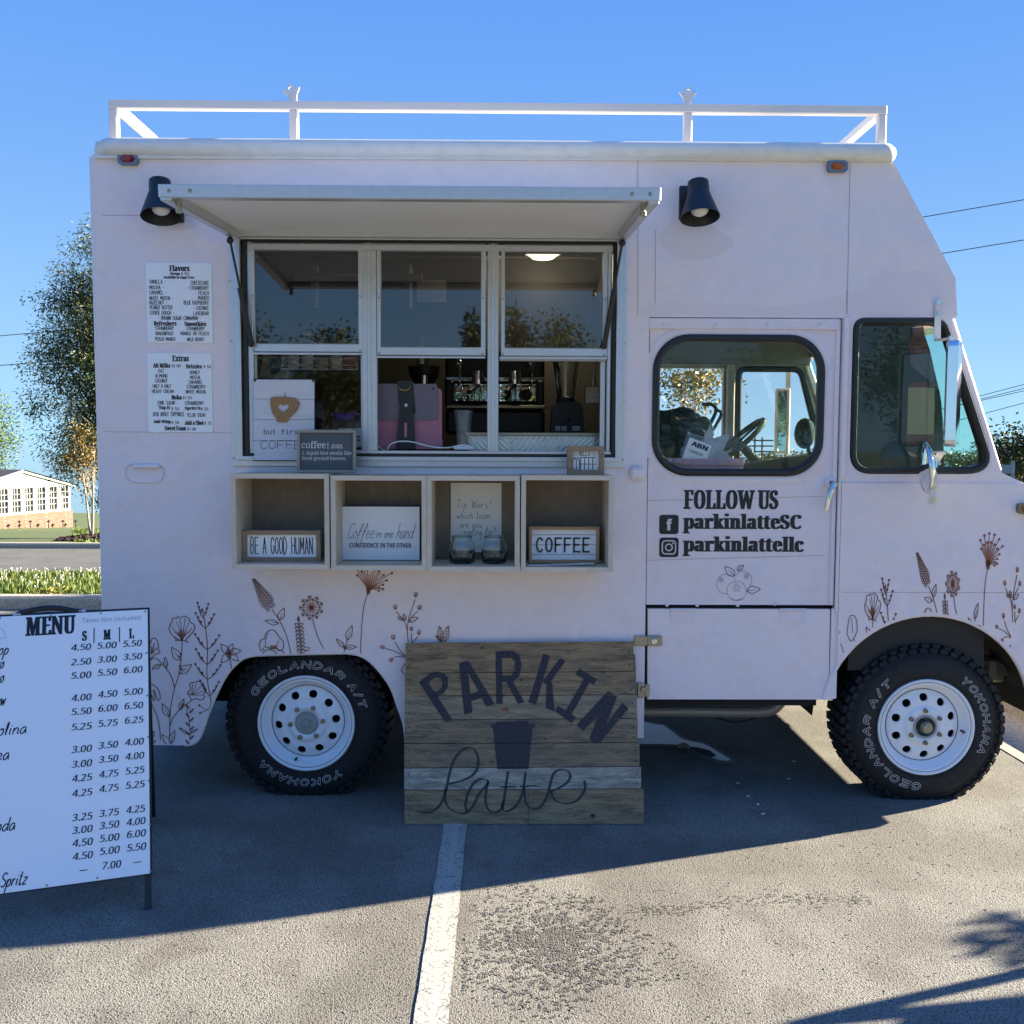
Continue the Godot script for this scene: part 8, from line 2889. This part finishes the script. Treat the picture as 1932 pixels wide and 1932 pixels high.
func build_menu_board() -> void:
	var foot := Vector3(-1.316, 0.0, 1.0934)
	var al := deg_to_rad(25.0)
	var ps := deg_to_rad(19.0)
	var u := Vector3(cos(ps), 0, -sin(ps))
	var back := Vector3(-sin(ps), 0, -cos(ps))
	var v := Vector3.UP * cos(al) + back * sin(al)
	var n := u.cross(v).normalized()
	var t := Transform3D(Basis(u, v, n), foot)
	# local x runs left to negative; the right edge is x = 0
	var w := 0.66
	var r := Rect2(-w, 0.1306, w + 0.004, 1.0097)
	var s := thing("menu_board", "white folding menu board on black legs in front of the truck", "menu board", foot + u * (-w / 2))
	part(s, "frame", board(t, r.grow(0.004), -0.016, -0.004, 0.002), M.black_metal)
	part(s, "panel", board(t, Rect2(r.position + Vector2(0, 0.0), r.size - Vector2(0.004, 0.006)), -0.004, 0.0, 0.001), M.board_white)
	for x in [-w + 0.02, -0.008]:
		var b := MB.new()
		b.bar(t * Vector3(x, 0.012, -0.022), t * Vector3(x, r.end.y - 0.01, -0.022), 0.024, 0.012, n)
		part(s, "leg", b, M.black_metal)
		b = MB.new()
		b.box(t * Vector3(x, 0.008, -0.022), Vector3(0.027, 0.02, 0.016), t.basis)
		part(s, "foot", b, M.black_plastic)
		b = MB.new()
		var topb := t * Vector3(x, r.end.y - 0.03, -0.03)
		b.bar(topb, Vector3(topb.x, 0.012, topb.z) + back * 0.42, 0.024, 0.012, n)
		part(s, "rear_leg", b, M.black_metal)
	# handle
	var hp := []
	for q in [[95, 132], [130, 118], [200, 102], [280, 92], [360, 98], [420, 110], [465, 112]]:
		var p := on_plane("y1", q[0], q[1] + 4, t)
		hp.append(t * Vector3(p.x, p.y, -0.01))
	var hb := MB.new()
	hb.tube(smooth(hp, 3), 0.010, 10)
	var h := part(s, "handle", hb, M.black_plastic)
	for e in [0, 6]:
		hb = MB.new()
		hb.box(hp[e], Vector3(0.03, 0.012, 0.02), t.basis, 0.004)
		part(h, "handle_bracket", hb, M.aluminium)
	for q in [[0, 160], [288, 146], [573, 132], [826, 122], [832, 358], [836, 600], [842, 835], [846, 1083], [852, 1332], [856, 1596], [553, 1636], [266, 1678]]:
		var p := on_plane("y1", q[0], q[1], t)
		hb = MB.new()
		hb.lathe([Vector2(0.0042, 0.0), Vector2(0.003, 0.002), Vector2(0, 0.0025)], 8, t * Transform3D(Basis(Vector3.RIGHT, PI / 2), Vector3(p.x, p.y, 0.0)))
		part(s, "screw", hb, M.zinc)
	# words follow the board: place by their left, baseline, right, cap height
	var tt := t * Transform3D(Basis(), Vector3(0, 0, 0.0006))
	var put := func(words: String, font: String, x0: float, yb: float, x1: float, hgt: float, m: Material, sl: float) -> void:
		var p0 := on_plane("y1", x0, yb, t)
		var p1 := on_plane("y1", x1, yb, t)
		text(s, words, font, Rect2(p0.x, p0.y, p1.x - p0.x, hgt), tt, m, "lettering", sl, 0.0005)
	put.call("MENU", "poster", 143, 262, 428, 0.074, M.print_black, 0.0)
	put.call("Taxes Not Included", "sans", 465, 187, 798, 0.019, M.print_grey, 0.0)
	put.call("S", "poster", 465, 290, 494, 0.040, M.print_black, 0.0)
	put.call("M", "poster", 587, 283, 630, 0.040, M.print_black, 0.0)
	put.call("L", "poster", 732, 276, 762, 0.040, M.print_black, 0.0)
	put.call("|", "sans", 531, 300, 537, 0.060, M.print_black, 0.0)
	put.call("|", "sans", 676, 296, 682, 0.060, M.print_black, 0.0)
	var rows := [["4.50", "5.00", "5.50", 347, 336, 325], ["2.50", "3.00", "3.50", 430, 415, 400], ["5.00", "5.50", "6.00", 507, 490, 475], ["4.00", "4.50", "5.00", 634, 614, 600], ["5.50", "6.00", "6.50", 713, 695, 680], ["5.25", "5.75", "6.25", 800, 780, 762], ["3.00", "3.50", "4.00", 928, 905, 887], ["3.00", "3.50", "4.00", 1012, 985, 968], ["4.25", "4.75", "5.25", 1093, 1070, 1050], ["4.25", "4.75", "5.25", 1178, 1152, 1132], ["3.25", "3.75", "4.25", 1316, 1292, 1272], ["3.00", "3.50", "4.00", 1388, 1362, 1342], ["4.50", "5.00", "6.00", 1462, 1435, 1412], ["4.50", "5.00", "5.50", 1538, 1508, 1488]]
	for i in rows.size():
		var row: Array = rows[i]
		var dx := i * 1.0
		put.call(row[0], "medium", 402 + dx * 0.6, row[3], 514 + dx * 0.8, 0.0255, M.print_black, 0.16)
		put.call(row[1], "medium", 552 + dx * 1.1, row[4], 660 + dx * 1.3, 0.0255, M.print_black, 0.16)
		put.call(row[2], "medium", 698 + dx * 1.7, row[5], 803 + dx * 1.9, 0.0255, M.print_black, 0.16)
	put.call("7.00", "medium", 577, 1590, 685, 0.0255, M.print_black, 0.16)
	put.call("–", "sans", 453, 1598, 497, 0.003, M.print_black, 0.0)
	put.call("–", "sans", 757, 1552, 802, 0.003, M.print_black, 0.0)
	# ends of the drink names
	hb = MB.new()
	for l in [["shop", -75, 372, 44], ["Fresco", -110, 452, 18], ["Mocco", -110, 532, 18], ["brew", -70, 660, 24], ["Carolina", -140, 838, 146], ["tea", -55, 972, 48], ["soda", -70, 1380, 82], ["Spritz", 0, 1690, 150]]:
		var p0 := on_plane("y1", l[1], l[2], t)
		var p1 := on_plane("y1", l[3], l[2], t)
		strokes(hb, l[0], Rect2(p0.x, p0.y, p1.x - p0.x, 0.046), tt, 0.0044, 0.22, 0.12, 5)
	part(s, "script", hb, M.print_black)
	# faint cup outline
	hb = MB.new()
	var pts := []
	for q in [[-10, 218], [10, 222], [24, 240], [28, 270], [0, 276], [-20, 276]]:
		var p := on_plane("y1", q[0], q[1], t)
		pts.append(tt * Vector3(p.x, p.y, 0))
	hb.ribbon(smooth(pts, 3), 0.002, n)
	part(s, "cup_outline", hb, M.print_grey)

# ---------------------------------------------------------------- the pallet-wood sign
func build_pallet_sign() -> void:
	var low := Vector3(-0.479, 0.0, 0.293)
	var v := Vector3(0, 0.742, -0.245).normalized()
	var t := Transform3D(Basis(Vector3.RIGHT, v, Vector3.RIGHT.cross(v)), low)
	var s := thing("pallet_sign", "weathered plank sign reading PARKIN latte leaning on the truck", "sign", Vector3(0.06, 0, 0.2))
	# plank edges traced left and right
	var edges := [[162, 150], [381, 368], [546, 533], [716, 705], [886, 876], [1060, 1049], [1218, 1207], [1468, 1462]]
	var ends := [[110, 1742], [106, 1752], [104, 1766], [103, 1772], [102, 1786], [102, 1796], [104, 1816]]
	var kinds := [0, 0, 2, 1, 1, 3, 0]
	var planks := []
	for k in 7:
		var x0: float = ends[k][0]
		var x1: float = ends[k][1]
		var o := PackedVector2Array([on_plane("z8", x0, edges[k + 1][0] - 3, t), on_plane("z8", x1, edges[k + 1][1] - 3, t), on_plane("z8", x1, edges[k][1] + 2, t), on_plane("z8", x0, edges[k][0] + 2, t)])
		for i in 4: o[i].y = maxf(o[i].y, 0.002)
		planks.append(o)
		var m: StandardMaterial3D = M.pallet[kinds[k]].duplicate()
		m.uv1_offset = Vector3(0.37 * k, 0.21 * k, 0.1 * k)
		var depth: float = [0.0, 0.001, -0.001, 0.0005, -0.0005, 0.0015, 0.0][k]
		var b := MB.new()
		var halves := [o]
		if k == 6:
			# the lowest plank is two boards butted end to end
			var xm := on_plane("z8", 990, 1340, t).x
			halves = [PackedVector2Array([o[0], Vector2(xm - 0.0008, o[0].y), Vector2(xm - 0.0008, lerpf(o[3].y, o[2].y, 0.5)), o[3]]), PackedVector2Array([Vector2(xm + 0.0008, o[1].y), o[1], o[2], Vector2(xm + 0.0008, lerpf(o[3].y, o[2].y, 0.5))])]
		for hv in halves:
			b = MB.new()
			b.prism(hv, -0.018, depth, t)
			part(s, "plank", b, m, "pale grey weathered plank" if k == 5 else "")
		# nail heads and knots
		var nb := MB.new()
		for e in [0.018, o[1].x - o[0].x - 0.018]:
			for fy in [0.28, 0.72]:
				var c := Vector2(o[0].x + e, lerpf(o[0].y, o[3].y, fy))
				nb.lathe([Vector2(0.0038, 0.0), Vector2(0.003, 0.0012), Vector2(0.0, 0.0014)], 8, t * Transform3D(Basis(Vector3.RIGHT, PI / 2), Vector3(c.x, c.y, depth)))
		part(s, "nails", nb, M.black_metal)
	# back battens
	for x in [0.06, 0.52, 0.98]:
		part(s, "batten", board(t, Rect2(x, 0.01, 0.08, 0.75), -0.036, -0.0185), M.pallet[1])
	# knots
	mat("knot_dark", lin(0.045, 0.03, 0.02), 0.8)
	mat("knot_orange", lin(0.24, 0.085, 0.03), 0.8)
	for q in [[1450, 1400, 26, "knot_dark"], [828, 640, 30, "knot_orange"], [730, 1015, 22, "knot_orange"], [940, 430, 14, "knot_dark"], [660, 198, 12, "knot_dark"], [1525, 372, 16, "knot_dark"], [1108, 850, 12, "knot_dark"], [985, 478, 8, "knot_dark"]]:
		var pts := PackedVector2Array()
		for k in 12:
			var a := TAU * k / 12
			var rr: float = q[2] * 0.62 * (1.0 + 0.10 * sin(a * 3 + q[0]))
			pts.append(on_plane("z8", q[0] + cos(a) * rr * 1.25, q[1] + sin(a) * rr * 0.8, t))
		var b := MB.new()
		b.sheet(pts, 0.0022, t)
		part(s, "knot", b, M[q[3]])
	# painted letters, cut plank by plank so that the joints stay open
	var paint := mat("sign_paint", Color(1, 1, 1), 0.75)
	var f := grey(noise(95, 0.12, 4), 256, 256)
	paint.albedo_texture = tex(blend(256, 256, lin(0.028, 0.024, 0.034), [[f, lin(0.065, 0.052, 0.045), 0.48, 0.8]]))
	own_tex(paint, 0.35)
	var letters := {
		"P": [[[205, 445], [250, 410], [445, 710], [398, 735]], [[205, 445], [240, 420], [300, 372], [345, 372], [390, 378], [416, 420], [412, 480], [385, 525], [330, 548], [300, 540], [285, 505], [335, 508], [368, 488], [375, 450], [362, 418], [330, 412], [285, 438], [250, 475]]],
		"A": [[[493, 312], [548, 290], [590, 660], [532, 680]], [[520, 300], [562, 293], [750, 602], [690, 622]], [[565, 530], [672, 500], [690, 545], [570, 585]]],
		"R": [[[755, 226], [800, 222], [806, 600], [760, 600]], [[800, 222], [880, 222], [925, 250], [942, 320], [925, 400], [885, 440], [800, 445], [800, 400], [870, 396], [892, 360], [892, 300], [868, 270], [800, 272]], [[830, 440], [878, 440], [962, 590], [915, 598]]],
		"K": [[[1096, 242], [1145, 254], [1045, 606], [990, 590]], [[1215, 275], [1258, 292], [1130, 470], [1090, 440]], [[1118, 470], [1160, 440], [1178, 655], [1115, 630]]],
		"I": [[[1355, 347], [1482, 425], [1455, 465], [1325, 388]], [[1400, 400], [1440, 425], [1290, 690], [1248, 665]], [[1200, 612], [1330, 695], [1300, 738], [1182, 655]]],
		"N": [[[1560, 508], [1625, 548], [1382, 795], [1335, 752]], [[1560, 508], [1625, 548], [1500, 860], [1466, 888], [1425, 852], [1540, 560]], [[1662, 592], [1706, 634], [1500, 880], [1460, 862]]],
		"cup": [[[760, 728], [980, 722], [1000, 745], [1042, 745], [1035, 770], [1020, 772], [990, 1065], [768, 1068], [738, 775], [722, 770], [724, 748], [750, 748]]]}
	for ch in letters:
		var b := MB.new()
		for pg in letters[ch]:
			var shape := PackedVector2Array()
			for q in pg: shape.append(on_plane("z8", q[0], q[1], t))
			for pl in planks:
				for piece in Geometry2D.intersect_polygons(shape, pl): b.sheet(piece, 0.0019 + 0.0002 * letters[ch].find(pg), t)
		part(s, "painted_cup" if ch == "cup" else "painted_letter", b, paint)
	# the script word under the cup
	var thin := mat("sign_script", lin(0.055, 0.046, 0.042), 0.8)
	var runs := [[[190, 1365], [240, 1378], [300, 1370], [360, 1320], [400, 1220], [430, 1080], [470, 980], [530, 925], [580, 915], [620, 950], [632, 1020], [610, 1090], [540, 1140], [415, 1175]], [[400, 1200], [395, 1290], [430, 1350], [510, 1385], [560, 1370], [600, 1320], [640, 1240], [700, 1170], [690, 1145], [640, 1140], [590, 1180], [555, 1250], [540, 1330], [555, 1380]], [[700, 1160], [685, 1250], [690, 1330], [730, 1375], [790, 1360], [815, 1290], [830, 1180], [845, 1085]], [[815, 1290], [805, 1350], [840, 1368], [900, 1330], [945, 1250], [960, 1170], [970, 1090]], [[790, 1195], [905, 1192]], [[930, 1190], [1050, 1185]], [[960, 1200], [970, 1300], [1010, 1350], [1070, 1340], [1120, 1270], [1145, 1180], [1170, 1100], [1220, 1070], [1270, 1080], [1290, 1120], [1260, 1170], [1170, 1220], [1150, 1230]], [[1150, 1220], [1170, 1275], [1220, 1308], [1290, 1310], [1350, 1280], [1395, 1210], [1390, 1150]]]
	var b := MB.new()
	for run in runs:
		var pts := smooth(run.map(func(e): return Vector2(e[0], e[1])), 4)
		var seg := []
		for i in pts.size():
			var p := on_plane("z8", pts[i].x, pts[i].y, t)
			seg.append(t * Vector3(p.x, p.y, 0.0022))
		var d := 0.0
		for i in seg.size() - 1:
			var dir: Vector3 = (seg[i + 1] - seg[i]).normalized()
			var wd := 0.0035 + 0.0085 * absf(dir.dot((Vector3(0.35, 0, 0) + v).normalized()))
			b.ribbon([seg[i] - dir * 0.001, seg[i + 1] + dir * 0.001], wd, t.basis.z)
	part(s, "painted_script", b, thin)
